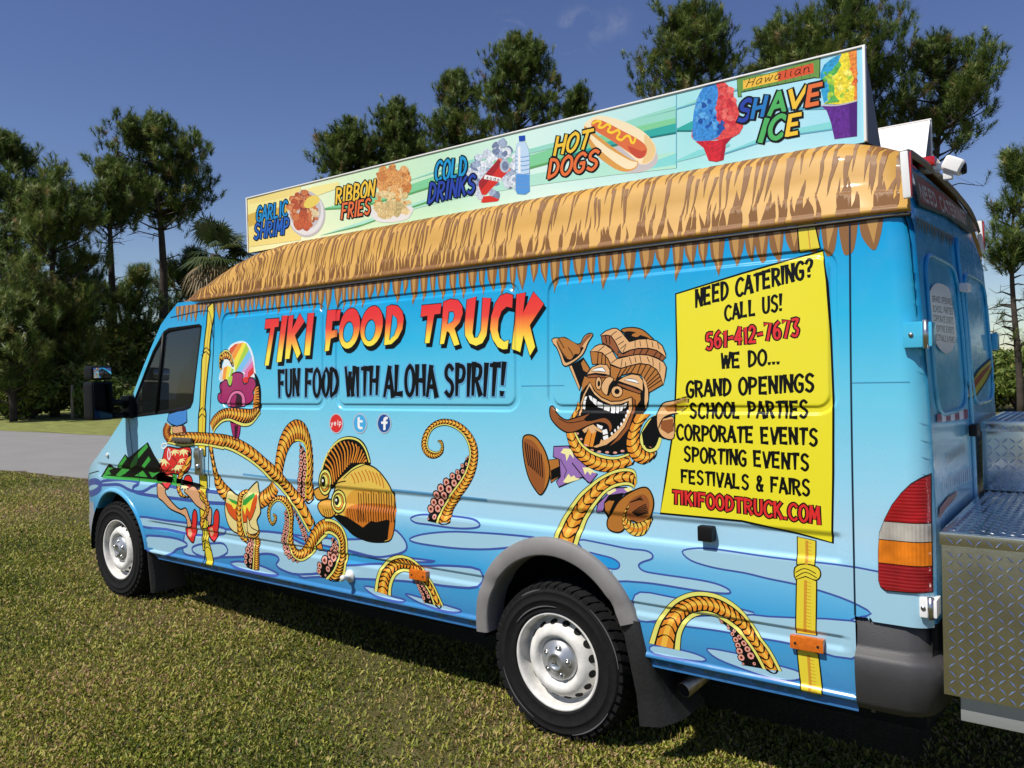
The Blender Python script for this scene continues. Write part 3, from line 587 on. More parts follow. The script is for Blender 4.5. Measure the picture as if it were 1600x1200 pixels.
ART = '''
G wave_print side pale wave patches printed on the lower body
P wv 1 -883 962 -830 984 -742 993 -583 998 -455 994 -410 972 -451 952 -578 940 -739 942 -845 943
L in 10.0 1 1 -883 962 -830 984 -742 993 -583 998 -455 994 -410 972 -451 952 -578 940 -739 942 -845 943
P wv 1 -895 852 -801 886 -622 917 -444 931 -213 941 -56 939 -139 900 -353 858 -540 840 -713 835 -850 837
L in 10.0 1 1 -895 852 -801 886 -622 917 -444 931 -213 941 -56 939 -139 900 -353 858 -540 840 -713 835 -850 837
P wv 1 163 955 284 954 412 945 498 946 531 934 528 914 484 895 465 877 489 857 562 853 707 853 807 848 863 833 870 816 805 809 703 807 536 809 407 802 311 798 215 886
L in 7.9 1 1 163 955 284 954 412 945 498 946 531 934 528 914 484 895 465 877 489 857 562 853 707 853 807 848 863 833 870 816 805 809 703 807 536 809 407 802 311 798 215 886
P wb 1 216 906 256 903 334 894 370 876 365 854 335 846 281 854 235 883
L in 7.8 1 1 216 906 256 903 334 894 370 876 365 854 335 846 281 854 235 883
P wv 1 670 960 715 978 809 986 1047 980 1314 981 1426 974 1582 962 1626 947 1622 772 1354 749 1335 786 1402 818 1328 853 1226 876 1129 889 1028 896 936 906 808 911 709 928
L in 6.9 1 1 670 960 715 978 809 986 1047 980 1314 981 1426 974 1582 962 1626 947 1622 772 1354 749 1335 786 1402 818 1328 853 1226 876 1129 889 1028 896 936 906 808 911 709 928
P wv 1 712 703 841 739 1024 747 1333 781 1398 745 1331 640 1122 655 970 655 811 655 613 646 463 643 521 678
L in 6.9 1 1 712 703 841 739 1024 747 1333 781 1398 745 1331 640 1122 655 970 655 811 655 613 646 463 643 521 678
P wv 1 468 763 647 762 869 761 973 747 754 704 584 662 462 637 429 700
L in 7.4 1 1 468 763 647 762 869 761 973 747 754 704 584 662 462 637 429 700
P wv 1 765 567 797 576 926 575 1069 560 1135 552 1144 529 1103 510 1034 504 923 516 811 538
L in 6.9 1 1 765 567 797 576 926 575 1069 560 1135 552 1144 529 1103 510 1034 504 923 516 811 538
P wv 1 518 540 652 545 732 538 759 524 715 510 526 505
L in 7.4 1 1 518 540 652 545 732 538 759 524 715 510 526 505
P wv 1 -1822 614 -1577 634 -1379 651 -1147 687 -811 719 -630 742 -419 747 -441 659 -637 635 -762 631 -1006 615 -1331 582 -1642 551 -1831 527
L in 12.3 1 1 -1822 614 -1577 634 -1379 651 -1147 687 -811 719 -630 742 -419 747 -441 659 -637 635 -762 631 -1006 615 -1331 582 -1642 551 -1831 527
P wv 1 -1404 742 -1278 723 -1102 714 -884 730 -718 754 -996 749 -1173 756
L in 11.2 1 1 -1404 742 -1278 723 -1102 714 -884 730 -718 754 -996 749 -1173 756
P wv 1 -1267 544 -1189 551 -1072 525 -956 518 -971 503 -1066 500 -1192 508
L in 11.0 1 1 -1267 544 -1189 551 -1072 525 -956 518 -971 503 -1066 500 -1192 508
P wv 1 -949 550 -859 549 -680 535 -559 524 -585 507 -686 502 -844 517
L in 10.3 1 1 -949 550 -859 549 -680 535 -559 524 -585 507 -686 502 -844 517
P wv 1 -1875 775 -1722 781 -1382 799 -1138 840 -1020 893 -933 845 -925 790 -1028 750 -1168 725 -1386 738 -1643 745
L in 12.3 1 1 -1875 775 -1722 781 -1382 799 -1138 840 -1020 893 -933 845 -925 790 -1028 750 -1168 725 -1386 738 -1643 745
P wv 1 -2987 764 -2726 741 -2417 752 -1989 776 -1808 736 -1581 709 -1405 697 -1496 608 -1826 541 -1984 546 -2049 572 -2017 610 -2056 632 -2168 628 -2389 584 -2749 537 -2914 523 -3066 525 -3076 582
L in 15.0 1 1 -2987 764 -2726 741 -2417 752 -1989 776 -1808 736 -1581 709 -1405 697 -1496 608 -1826 541 -1984 546 -2049 572 -2017 610 -2056 632 -2168 628 -2389 584 -2749 537 -2914 523 -3066 525 -3076 582
P wv 1 -2532 522 -2438 547 -2233 549 -2067 526 -2041 508 -2169 498 -2431 500
L in 14.1 1 1 -2532 522 -2438 547 -2233 549 -2067 526 -2041 508 -2169 498 -2431 500
P wv 1 -4259 926 -4205 958 -3917 988 -3667 991 -3635 973 -3706 947 -3689 914 -3526 903 -3111 904 -2568 913 -2565 974 -2823 980 -3108 981 -3382 985 -3573 922 -3739 919 -3913 951 -4092 939
L in 23.4 1 1 -4259 926 -4205 958 -3917 988 -3667 991 -3635 973 -3706 947 -3689 914 -3526 903 -3111 904 -2568 913 -2565 974 -2823 980 -3108 981 -3382 985 -3573 922 -3739 919 -3913 951 -4092 939
P wv 1 -3639 732 -3275 738 -2838 749 -2580 750 -2598 708 -2857 674 -3051 668 -3293 673 -3630 666
L in 16.8 1 1 -3639 732 -3275 738 -2838 749 -2580 750 -2598 708 -2857 674 -3051 668 -3293 673 -3630 666
P wv 1 -3615 591 -3227 622 -3052 607 -3038 580 -3162 546 -3236 505 -3398 465 -3547 504
L in 16.9 1 1 -3615 591 -3227 622 -3052 607 -3038 580 -3162 546 -3236 505 -3398 465 -3547 504
P wv 1 -2969 575 -2880 609 -2713 635 -2591 644 -2559 590 -2725 531 -2931 539
L in 15.2 1 1 -2969 575 -2880 609 -2713 635 -2591 644 -2559 590 -2725 531 -2931 539
P wv 1 -4730 878 -4409 940 -4249 923 -4383 861 -4677 815
L in 52.1 1 1 -4730 878 -4409 940 -4249 923 -4383 861 -4677 815
L wl 11.7 0 1 -2349 1116 -1494 1104 -885 1105 -366 1099
L wl 6.9 0 1 154 1111 598 1111
L wl 14.3 0 1 -3502 1127 -2702 1114
G bamboo_print side upper yellow bamboo pole printed beside the front window
P yl 0 -2731 2206 -2667 2235 -2655 2148 -2685 2044 -2701 1949 -2696 1896 -2714 1822 -2740 1674 -2756 1541 -2746 1493 -2757 1375 -2760 1215 -2846 1212 -2840 1363 -2833 1481 -2816 1546 -2803 1696 -2792 1856 -2769 1920 -2764 1973 -2741 2089
L k 12.9 1 0 -2731 2206 -2667 2235 -2655 2148 -2685 2044 -2701 1949 -2696 1896 -2714 1822 -2740 1674 -2756 1541 -2746 1493 -2757 1375 -2760 1215 -2846 1212 -2840 1363 -2833 1481 -2816 1546 -2803 1696 -2792 1856 -2769 1920 -2764 1973 -2741 2089
L k 8.6 0 1 -2782 1913 -2739 1937 -2696 1907
L k 8.6 0 1 -2793 1886 -2746 1910 -2700 1881
L k 8.6 0 1 -2823 1511 -2784 1537 -2746 1510
L k 8.7 0 1 -2829 1468 -2787 1495 -2747 1467
L bo 9.9 0 0 -2700 2119 -2727 1971 -2749 1802 -2775 1557 -2791 1375
G bamboo_print side lower yellow bamboo pole printed at the front door gap
P yl 0 -2857 1097 -2767 1085 -2767 976 -2763 819 -2779 660 -2752 583 -2836 574 -2840 653 -2846 812 -2850 971
L k 11.5 1 0 -2857 1097 -2767 1085 -2767 976 -2763 819 -2779 660 -2752 583 -2836 574 -2840 653 -2846 812 -2850 971
P yl 0 -2825 757 -2768 762 -2765 658 -2735 572 -2711 456 -2727 444 -2789 446 -2814 555 -2821 652
L k 9.9 1 0 -2825 757 -2768 762 -2765 658 -2735 572 -2711 456 -2727 444 -2789 446 -2814 555 -2821 652
L k 5.5 0 1 -2825 615 -2791 632 -2755 614
L k 5.5 0 1 -2817 587 -2776 604 -2740 579
L k 7.6 0 1 -2839 630 -2800 646 -2764 634
P yl 1 -2850 772 -2806 792 -2759 780 -2763 740 -2812 724 -2850 740
L k 8.6 1 1 -2850 772 -2806 792 -2759 780 -2763 740 -2812 724 -2850 740
G bamboo_print side short piece of yellow bamboo pole printed above the banner
P yl 0 1157 2250 1222 2251 1242 2153 1165 2147
L k 6.1 1 0 1157 2250 1222 2251 1242 2153 1165 2147
L bo 4.8 0 0 1196 2245 1205 2157
G bamboo_print side yellow bamboo pole printed below the banner
P yl 0 1141 1069 1210 1060 1207 961 1140 965
L k 4.8 1 0 1141 1069 1210 1060 1207 961 1140 965
P yl 1 1133 952 1170 970 1217 963 1228 937 1212 914 1176 918 1135 907
L k 4.8 1 1 1133 952 1170 970 1217 963 1228 937 1212 914 1176 918 1135 907
L k 3.5 0 1 1136 934 1170 953 1210 939
L k 3.5 0 1 1136 916 1173 939 1213 923
P yl 0 1138 908 1173 923 1213 910 1205 702 1129 699
L k 4.8 1 0 1138 908 1173 923 1213 910 1205 702 1129 699
P yl 0 1132 635 1169 649 1212 635 1217 575 1226 455 1184 451 1148 454 1138 545
L k 4.9 1 0 1132 635 1169 649 1212 635 1217 575 1226 455 1184 451 1148 454 1138 545
L bo 10.9 0 0 1176 1055 1176 971
L oc 2.1 0 0 1177 1051 1194 1048
L oc 2.1 0 0 1176 1037 1194 1034
L oc 2.1 0 0 1176 1023 1193 1020
L oc 2.1 0 0 1175 1008 1193 1005
L oc 1.9 0 0 1176 995 1193 992
L oc 2.0 0 0 1177 982 1194 979
L bo 11.0 0 0 1172 906 1164 709
L oc 2.1 0 0 1173 903 1191 900
L oc 2.1 0 0 1173 890 1191 887
L oc 2.1 0 0 1173 877 1190 875
L oc 2.1 0 0 1173 864 1190 862
L oc 2.1 0 0 1172 851 1190 849
L oc 2.1 0 0 1172 838 1189 836
L oc 2.1 0 0 1172 825 1189 823
L oc 2.1 0 0 1171 812 1189 810
L oc 2.1 0 0 1171 800 1188 797
L oc 2.1 0 0 1171 787 1188 785
L oc 2.1 0 0 1170 774 1188 772
L oc 2.1 0 0 1170 761 1187 759
L oc 2.1 0 0 1170 748 1187 746
L oc 2.1 0 0 1169 735 1187 733
L oc 2.1 0 0 1169 722 1186 720
L bo 11.1 0 0 1175 622 1179 472
L oc 2.1 0 0 1177 620 1194 618
L oc 2.1 0 0 1177 607 1195 605
L oc 2.1 0 0 1178 593 1195 592
L oc 2.1 0 0 1179 580 1196 579
L oc 2.1 0 0 1180 567 1197 566
L oc 2.1 0 0 1180 554 1198 553
L oc 2.1 0 0 1181 541 1199 539
L oc 2.1 0 0 1182 527 1199 526
L oc 2.1 0 0 1183 514 1200 513
L oc 1.8 0 0 1185 503 1203 502
L oc 2.1 0 0 1188 492 1205 491
G banner_print side yellow catering banner printed with black and red lettering
P by 0 657 2028 942 2087 1250 2144 1265 2026 1276 1836 1284 1553 1280 1317 1271 1059 1128 1085 930 1111 574 1112 601 1248 647 1495 661 1760
L k 7.8 1 0 657 2028 942 2087 1250 2144 1265 2026 1276 1836 1284 1553 1280 1317 1271 1059 1128 1085 930 1111 574 1112 601 1248 647 1495 661 1760
T k 0.3 0 0 NEED_CATERING? 745 1967 1217 2050 1217 2117 746 2038
T k 0.3 0 0 CALL_US! 871 1904 1098 1931 1099 1994 871 1963
T rd 0.26 1 0 561-412-7673 791 1793 1162 1830 1161 1895 792 1858
T k 0.3 0 0 WE_DO... 853 1714 1087 1726 1087 1785 854 1773
T k 0.3 0 0 GRAND_OPENINGS 702 1599 1215 1621 1216 1686 703 1664
T k 0.3 0 0 SCHOOL_PARTIES 716 1514 1190 1521 1191 1586 716 1573
T k 0.3 0 0 CORPORATE_EVENTS 657 1423 1225 1419 1226 1481 658 1485
T k 0.3 0 0 SPORTING_EVENTS 687 1336 1192 1324 1193 1384 688 1396
T k 0.3 0 0 FESTIVALS_&_FAIRS 673 1247 1194 1228 1195 1288 674 1300
T rd 0.26 1 0 TIKIFOODTRUCK.COM 631 1159 1228 1128 1229 1190 632 1213
G title_lettering side red to yellow title lettering with a black drop shadow
P k 0 -2083 2064 -1951 2062 -1957 2012 -1994 2011 -2052 1779 -2090 1780 -2035 2009 -2092 2005
L k 14.2 1 0 -2083 2064 -1951 2062 -1957 2012 -1994 2011 -2052 1779 -2090 1780 -2035 2009 -2092 2005
P k 0 -1922 2076 -1869 2076 -1927 1798 -1974 1796
L k 13.8 1 0 -1922 2076 -1869 2076 -1927 1798 -1974 1796
P k 0 -1859 2070 -1816 2074 -1827 1990 -1756 2081 -1714 2030 -1801 1952 -1747 1844 -1780 1813 -1830 1906 -1851 1815 -1893 1813
L k 13.6 1 0 -1859 2070 -1816 2074 -1827 1990 -1756 2081 -1714 2030 -1801 1952 -1747 1844 -1780 1813 -1830 1906 -1851 1815 -1893 1813
P k 0 -1682 2077 -1627 2076 -1664 1830 -1714 1830
L k 13.1 1 0 -1682 2077 -1627 2076 -1664 1830 -1714 1830
P k 0 -1510 2084 -1396 2081 -1406 2020 -1466 2018 -1473 1963 -1433 1969 -1439 1929 -1480 1919 -1495 1850 -1531 1847
L k 12.7 1 0 -1510 2084 -1396 2081 -1406 2020 -1466 2018 -1473 1963 -1433 1969 -1439 1929 -1480 1919 -1495 1850 -1531 1847
P k 0 -1238 1965 -1247 1934 -1262 1906 -1281 1882 -1304 1866 -1329 1857 -1353 1858 -1375 1868 -1392 1886 -1404 1912 -1409 1942 -1407 1974 -1399 2006 -1384 2035 -1364 2058 -1340 2074 -1316 2082 -1292 2080 -1270 2070 -1253 2051 -1242 2026 -1237 1997
L k 12.0 1 0 -1238 1965 -1247 1934 -1262 1906 -1281 1882 -1304 1866 -1329 1857 -1353 1858 -1375 1868 -1392 1886 -1404 1912 -1409 1942 -1407 1974 -1399 2006 -1384 2035 -1364 2058 -1340 2074 -1316 2082 -1292 2080 -1270 2070 -1253 2051 -1242 2026 -1237 1997
P k 0 -1058 1969 -1067 1938 -1081 1910 -1101 1888 -1124 1872 -1150 1864 -1174 1865 -1197 1874 -1215 1892 -1227 1917 -1233 1946 -1231 1978 -1223 2009 -1208 2037 -1187 2060 -1164 2075 -1139 2083 -1114 2081 -1092 2071 -1074 2053 -1062 2028 -1057 2000
L k 11.6 1 0 -1058 1969 -1067 1938 -1081 1910 -1101 1888 -1124 1872 -1150 1864 -1174 1865 -1197 1874 -1215 1892 -1227 1917 -1233 1946 -1231 1978 -1223 2009 -1208 2037 -1187 2060 -1164 2075 -1139 2083 -1114 2081 -1092 2071 -1074 2053 -1062 2028 -1057 2000
P k 0 -1027 2073 -992 2079 -944 2071 -910 2038 -900 2000 -910 1946 -942 1900 -990 1870 -1047 1865
L k 11.5 1 0 -1027 2073 -992 2079 -944 2071 -910 2038 -900 2000 -910 1946 -942 1900 -990 1870 -1047 1865
P k 0 -771 2062 -634 2062 -641 2011 -681 2010 -715 1864 -746 1864 -729 2006 -776 2002
L k 10.9 1 0 -771 2062 -634 2062 -641 2011 -681 2010 -715 1864 -746 1864 -729 2006 -776 2002
P k 0 -620 2070 -573 2080 -522 2071 -494 2041 -491 2002 -511 1958 -545 1931 -511 1849 -546 1843 -579 1911 -596 1921 -615 1856 -643 1854 -628 1958
L k 10.5 1 0 -620 2070 -573 2080 -522 2071 -494 2041 -491 2002 -511 1958 -545 1931 -511 1849 -546 1843 -579 1911 -596 1921 -615 1856 -643 1854 -628 1958
P k 0 -463 2069 -404 2080 -428 1903 -416 1877 -392 1879 -372 1913 -363 2072 -312 2066 -338 1886 -364 1850 -405 1837 -446 1852 -475 1892 -477 1944
L k 10.2 1 0 -463 2069 -404 2080 -428 1903 -416 1877 -392 1879 -372 1913 -363 2072 -312 2066 -338 1886 -364 1850 -405 1837 -446 1852 -475 1892 -477 1944
P k 0 -181 2071 -215 2082 -254 2074 -285 2039 -308 1978 -316 1916 -300 1866 -269 1827 -238 1814 -211 1816 -202 1859 -230 1851 -257 1870 -269 1908 -265 1957 -246 1999 -215 2019 -183 2010
L k 7.8 1 0 -181 2071 -215 2082 -254 2074 -285 2039 -308 1978 -316 1916 -300 1866 -269 1827 -238 1814 -211 1816 -202 1859 -230 1851 -257 1870 -269 1908 -265 1957 -246 1999 -215 2019 -183 2010
P k 0 -162 2074 -103 2077 -118 1982 -57 2077 1 2016 -79 1923 -48 1819 -78 1778 -114 1876 -135 1797 -184 1815 -173 1934
L k 9.5 1 0 -162 2074 -103 2077 -118 1982 -57 2077 1 2016 -79 1923 -48 1819 -78 1778 -114 1876 -135 1797 -184 1815 -173 1934
P k 0 -2102 2087 -1969 2085 -1975 2035 -2012 2034 -2069 1801 -2108 1802 -2053 2031 -2111 2028
L k 12.2 1 0 -2102 2087 -1969 2085 -1975 2035 -2012 2034 -2069 1801 -2108 1802 -2053 2031 -2111 2028
P k 0 -1940 2099 -1887 2098 -1944 1821 -1991 1819
L k 11.8 1 0 -1940 2099 -1887 2098 -1944 1821 -1991 1819
P k 0 -1877 2093 -1833 2097 -1844 2013 -1773 2103 -1730 2052 -1818 1975 -1763 1866 -1796 1835 -1847 1928 -1868 1837 -1910 1835
L k 11.7 1 0 -1877 2093 -1833 2097 -1844 2013 -1773 2103 -1730 2052 -1818 1975 -1763 1866 -1796 1835 -1847 1928 -1868 1837 -1910 1835
P k 0 -1699 2099 -1643 2098 -1680 1851 -1730 1852
L k 11.3 1 0 -1699 2099 -1643 2098 -1680 1851 -1730 1852
P k 0 -1526 2105 -1413 2102 -1423 2041 -1481 2040 -1488 1984 -1449 1990 -1451 1950 -1495 1940 -1510 1872 -1556 1869
L k 10.9 1 0 -1526 2105 -1413 2102 -1423 2041 -1481 2040 -1488 1984 -1449 1990 -1451 1950 -1495 1940 -1510 1872 -1556 1869
P k 0 -1253 1986 -1262 1955 -1276 1926 -1296 1903 -1319 1886 -1344 1878 -1368 1879 -1390 1889 -1408 1907 -1420 1933 -1433 1963 -1428 1995 -1414 2027 -1399 2056 -1379 2079 -1356 2095 -1331 2103 -1307 2101 -1285 2091 -1268 2072 -1256 2047 -1251 2018
L k 10.3 1 0 -1253 1986 -1262 1955 -1276 1926 -1296 1903 -1319 1886 -1344 1878 -1368 1879 -1390 1889 -1408 1907 -1420 1933 -1433 1963 -1428 1995 -1414 2027 -1399 2056 -1379 2079 -1356 2095 -1331 2103 -1307 2101 -1285 2091 -1268 2072 -1256 2047 -1251 2018
P k 0 -1072 1989 -1081 1958 -1095 1931 -1115 1908 -1139 1892 -1164 1884 -1189 1885 -1211 1895 -1229 1913 -1242 1937 -1248 1967 -1246 1998 -1237 2030 -1222 2058 -1202 2081 -1178 2096 -1153 2103 -1128 2102 -1106 2091 -1088 2073 -1076 2049 -1071 2020
L k 9.9 1 0 -1072 1989 -1081 1958 -1095 1931 -1115 1908 -1139 1892 -1164 1884 -1189 1885 -1211 1895 -1229 1913 -1242 1937 -1248 1967 -1246 1998 -1237 2030 -1222 2058 -1202 2081 -1178 2096 -1153 2103 -1128 2102 -1106 2091 -1088 2073 -1076 2049 -1071 2020
P k 0 -1041 2093 -1006 2099 -958 2091 -924 2058 -913 2020 -923 1966 -956 1920 -1004 1889 -1060 1885
L k 9.9 1 0 -1041 2093 -1006 2099 -958 2091 -924 2058 -913 2020 -923 1966 -956 1920 -1004 1889 -1060 1885
P k 0 -784 2081 -646 2081 -653 2030 -694 2029 -728 1883 -759 1883 -741 2025 -789 2022
L k 9.4 1 0 -784 2081 -646 2081 -653 2030 -694 2029 -728 1883 -759 1883 -741 2025 -789 2022
P k 0 -632 2089 -585 2099 -534 2090 -506 2059 -503 2021 -523 1977 -557 1950 -523 1868 -558 1861 -591 1930 -608 1939 -627 1875 -655 1873 -641 1977
L k 9.1 1 0 -632 2089 -585 2099 -534 2090 -506 2059 -503 2021 -523 1977 -557 1950 -523 1868 -558 1861 -591 1930 -608 1939 -627 1875 -655 1873 -641 1977
P k 0 -475 2088 -416 2099 -439 1921 -428 1895 -404 1897 -384 1931 -375 2091 -323 2084 -350 1904 -375 1868 -416 1856 -457 1870 -486 1911 -489 1962
L k 8.7 1 0 -475 2088 -416 2099 -439 1921 -428 1895 -404 1897 -384 1931 -375 2091 -323 2084 -350 1904 -375 1868 -416 1856 -457 1870 -486 1911 -489 1962
P k 0 -189 2089 -226 2100 -265 2092 -296 2057 -320 1996 -327 1934 -311 1884 -280 1845 -249 1832 -221 1833 -213 1876 -241 1868 -268 1888 -280 1926 -276 1975 -257 2017 -226 2037 -193 2028
L k 7.9 1 0 -189 2089 -226 2100 -265 2092 -296 2057 -320 1996 -327 1934 -311 1884 -280 1845 -249 1832 -221 1833 -213 1876 -241 1868 -268 1888 -280 1926 -276 1975 -257 2017 -226 2037 -193 2028
P k 0 -173 2092 -114 2095 -129 2000 -68 2095 -9 2034 -89 1940 -58 1836 -88 1796 -125 1894 -145 1814 -195 1832 -180 1951
L k 8.0 1 0 -173 2092 -114 2095 -129 2000 -68 2095 -9 2034 -89 1940 -58 1836 -88 1796 -125 1894 -145 1814 -195 1832 -180 1951
P gr 0 -2102 2087 -1969 2085 -1975 2035 -2012 2034 -2069 1801 -2108 1802 -2053 2031 -2111 2028
P gr 0 -1940 2099 -1887 2098 -1944 1821 -1991 1819
P gr 0 -1877 2093 -1833 2097 -1844 2013 -1773 2103 -1730 2052 -1818 1975 -1763 1866 -1796 1835 -1847 1928 -1868 1837 -1910 1835
P gr 0 -1699 2099 -1643 2098 -1680 1851 -1730 1852
P gr 0 -1526 2105 -1413 2102 -1423 2041 -1481 2040 -1488 1984 -1449 1990 -1451 1950 -1495 1940 -1510 1872 -1556 1869
P gr 0 -1253 1986 -1262 1955 -1276 1926 -1296 1903 -1319 1886 -1344 1878 -1368 1879 -1390 1889 -1408 1907 -1420 1933 -1433 1963 -1428 1995 -1414 2027 -1399 2056 -1379 2079 -1356 2095 -1331 2103 -1307 2101 -1285 2091 -1268 2072 -1256 2047 -1251 2018
L k 8.7 1 0 -1308 1970 -1312 1954 -1320 1940 -1329 1928 -1340 1920 -1351 1916 -1362 1916 -1372 1921 -1380 1930 -1386 1943 -1388 1958 -1387 1973 -1383 1989 -1376 2003 -1366 2015 -1355 2023 -1344 2027 -1333 2026 -1323 2021 -1315 2012 -1310 2000 -1307 1985
P bk 0 -1308 1970 -1312 1954 -1320 1940 -1329 1928 -1340 1920 -1351 1916 -1362 1916 -1372 1921 -1380 1930 -1386 1943 -1388 1958 -1387 1973 -1383 1989 -1376 2003 -1366 2015 -1355 2023 -1344 2027 -1333 2026 -1323 2021 -1315 2012 -1310 2000 -1307 1985
P gr 0 -1072 1989 -1081 1958 -1095 1931 -1115 1908 -1139 1892 -1164 1884 -1189 1885 -1211 1895 -1229 1913 -1242 1937 -1248 1967 -1246 1998 -1237 2030 -1222 2058 -1202 2081 -1178 2096 -1153 2103 -1128 2102 -1106 2091 -1088 2073 -1076 2049 -1071 2020
L k 8.4 1 0 -1132 1970 -1136 1954 -1143 1940 -1152 1928 -1162 1920 -1174 1916 -1185 1917 -1194 1922 -1202 1931 -1208 1943 -1210 1958 -1209 1974 -1205 1989 -1198 2004 -1188 2015 -1178 2023 -1166 2027 -1156 2027 -1146 2022 -1138 2012 -1133 2000 -1131 1985
P bk 0 -1132 1970 -1136 1954 -1143 1940 -1152 1928 -1162 1920 -1174 1916 -1185 1917 -1194 1922 -1202 1931 -1208 1943 -1210 1958 -1209 1974 -1205 1989 -1198 2004 -1188 2015 -1178 2023 -1166 2027 -1156 2027 -1146 2022 -1138 2012 -1133 2000 -1131 1985
P gr 0 -1041 2093 -1006 2099 -958 2091 -924 2058 -913 2020 -923 1966 -956 1920 -1004 1889 -1060 1885
L k 8.2 1 0 -996 2047 -966 2023 -963 1985 -985 1938 -1018 1911
P bk 0 -996 2047 -966 2023 -963 1985 -985 1938 -1018 1911
P gr 0 -784 2081 -646 2081 -653 2030 -694 2029 -728 1883 -759 1883 -741 2025 -789 2022
P gr 0 -632 2089 -585 2099 -534 2090 -506 2059 -503 2021 -523 1977 -557 1950 -523 1868 -558 1861 -591 1930 -608 1939 -627 1875 -655 1873 -641 1977
L k 7.5 1 0 -592 2035 -568 2034 -559 2016 -571 1986 -602 1975
P bk 0 -592 2035 -568 2034 -559 2016 -571 1986 -602 1975
P gr 0 -475 2088 -416 2099 -439 1921 -428 1895 -404 1897 -384 1931 -375 2091 -323 2084 -350 1904 -375 1868 -416 1856 -457 1870 -486 1911 -489 1962
P gr 0 -189 2089 -226 2100 -265 2092 -296 2057 -320 1996 -327 1934 -311 1884 -280 1845 -249 1832 -221 1833 -213 1876 -241 1868 -268 1888 -280 1926 -276 1975 -257 2017 -226 2037 -193 2028
P gr 0 -173 2092 -114 2095 -129 2000 -68 2095 -9 2034 -89 1940 -58 1836 -88 1796 -125 1894 -145 1814 -195 1832 -180 1951
G slogan_lettering side black slogan lettering under the title
T k 0.27 2 0 FUN -1970 1610 -1782 1610 -1775 1767 -1969 1771
T k 0.27 2 0 FOOD -1722 1610 -1439 1611 -1431 1765 -1716 1770
T k 0.27 2 0 WITH -1362 1612 -1113 1616 -1104 1765 -1367 1770
T k 0.27 2 0 ALOHA -1059 1611 -681 1611 -684 1764 -1048 1768
T k 0.27 2 0 SPIRIT! -622 1609 -246 1613 -233 1768 -620 1764
G badge_print side red round badge with white lettering
P sil 1 -1391 1456 -1397 1431 -1415 1410 -1439 1398 -1466 1398 -1491 1408 -1507 1429 -1513 1454 -1506 1480 -1489 1500 -1464 1512 -1437 1512 -1413 1501 -1396 1481
P rd 1 -1399 1456 -1405 1434 -1420 1416 -1441 1405 -1464 1405 -1485 1414 -1499 1432 -1504 1454 -1498 1477 -1483 1495 -1462 1505 -1439 1505 -1418 1495 -1404 1478
T w 0.2 0 0 yelp -1499 1442 -1406 1447 -1405 1476 -1498 1471
G badge_print side light blue round badge with a white letter t
P sil 1 -1197 1459 -1203 1435 -1220 1415 -1243 1403 -1269 1403 -1292 1413 -1308 1433 -1313 1457 -1307 1482 -1290 1502 -1267 1514 -1241 1514 -1218 1503 -1202 1484
P tb 1 -1205 1459 -1211 1438 -1225 1420 -1245 1410 -1267 1410 -1287 1419 -1300 1436 -1305 1458 -1299 1479 -1285 1497 -1265 1507 -1243 1507 -1223 1498 -1210 1481
P w 0 -1272 1492 -1255 1494 -1255 1477 -1232 1477 -1232 1464 -1256 1464 -1256 1446 -1248 1439 -1233 1440 -1233 1428 -1257 1425 -1273 1435 -1274 1464
G badge_print side dark blue round badge with a white letter f
P sil 1 -1009 1463 -1015 1439 -1031 1419 -1053 1408 -1078 1407 -1100 1418 -1115 1437 -1120 1461 -1114 1485 -1098 1505 -1075 1516 -1051 1516 -1029 1505 -1014 1486
P fb 1 -1017 1462 -1022 1441 -1036 1424 -1055 1415 -1076 1414 -1094 1423 -1107 1440 -1112 1461 -1106 1482 -1093 1499 -1074 1509 -1053 1509 -1034 1500 -1021 1483
P w 0 -1071 1425 -1070 1459 -1086 1459 -1086 1472 -1070 1473 -1068 1488 -1055 1498 -1036 1498 -1036 1484 -1048 1483 -1052 1473 -1036 1473 -1039 1459 -1052 1459 -1053 1427
G shave_ice_print side rainbow shave ice in a magenta flower cup held by an octopus arm
P wg 1 -2580 1708 -2578 1777 -2564 1820 -2487 1927 -2430 1955 -2358 1965 -2295 1952 -2252 1915 -2220 1859 -2209 1799 -2209 1733 -2366 1699
P ro 0 -2486 1896 -2471 1923 -2419 1947 -2383 1950 -2455 1882
P og 0 -2455 1880 -2383 1949 -2332 1954 -2432 1840
P ye 0 -2432 1840 -2332 1954 -2299 1946 -2418 1780
P lg 0 -2418 1780 -2299 1946 -2268 1906 -2412 1767
P sk 0 -2412 1767 -2268 1906 -2242 1866 -2354 1766
P lv 0 -2354 1766 -2242 1866 -2231 1834 -2319 1765
P pk 0 -2319 1765 -2231 1834 -2221 1802 -2303 1747
P rd 0 -2303 1747 -2221 1802 -2217 1757 -2280 1719
P og 0 -2555 1795 -2499 1809 -2522 1723 -2571 1719
P ye 0 -2499 1809 -2457 1802 -2491 1722 -2522 1723
P lg 0 -2457 1793 -2428 1786 -2449 1731 -2480 1731
P pk 0 -2320 1753 -2280 1764 -2280 1722 -2325 1717
N or 10 1 7.4 -2581 1786 -2592 1827 -2582 1890 -2523 1913 -2470 1892 -2430 1817 | -2570 1783 -2578 1821 -2564 1845 -2523 1858 -2483 1849 -2453 1814
P mg 1 -2587 1677 -2566 1708 -2506 1719 -2491 1685 -2465 1678 -2451 1700 -2454 1749 -2397 1767 -2330 1753 -2336 1711 -2315 1689 -2280 1701 -2265 1728 -2215 1721 -2198 1679 -2231 1637 -2221 1619 -2236 1583 -2317 1558 -2503 1564 -2577 1570 -2609 1595 -2603 1627 -2577 1639
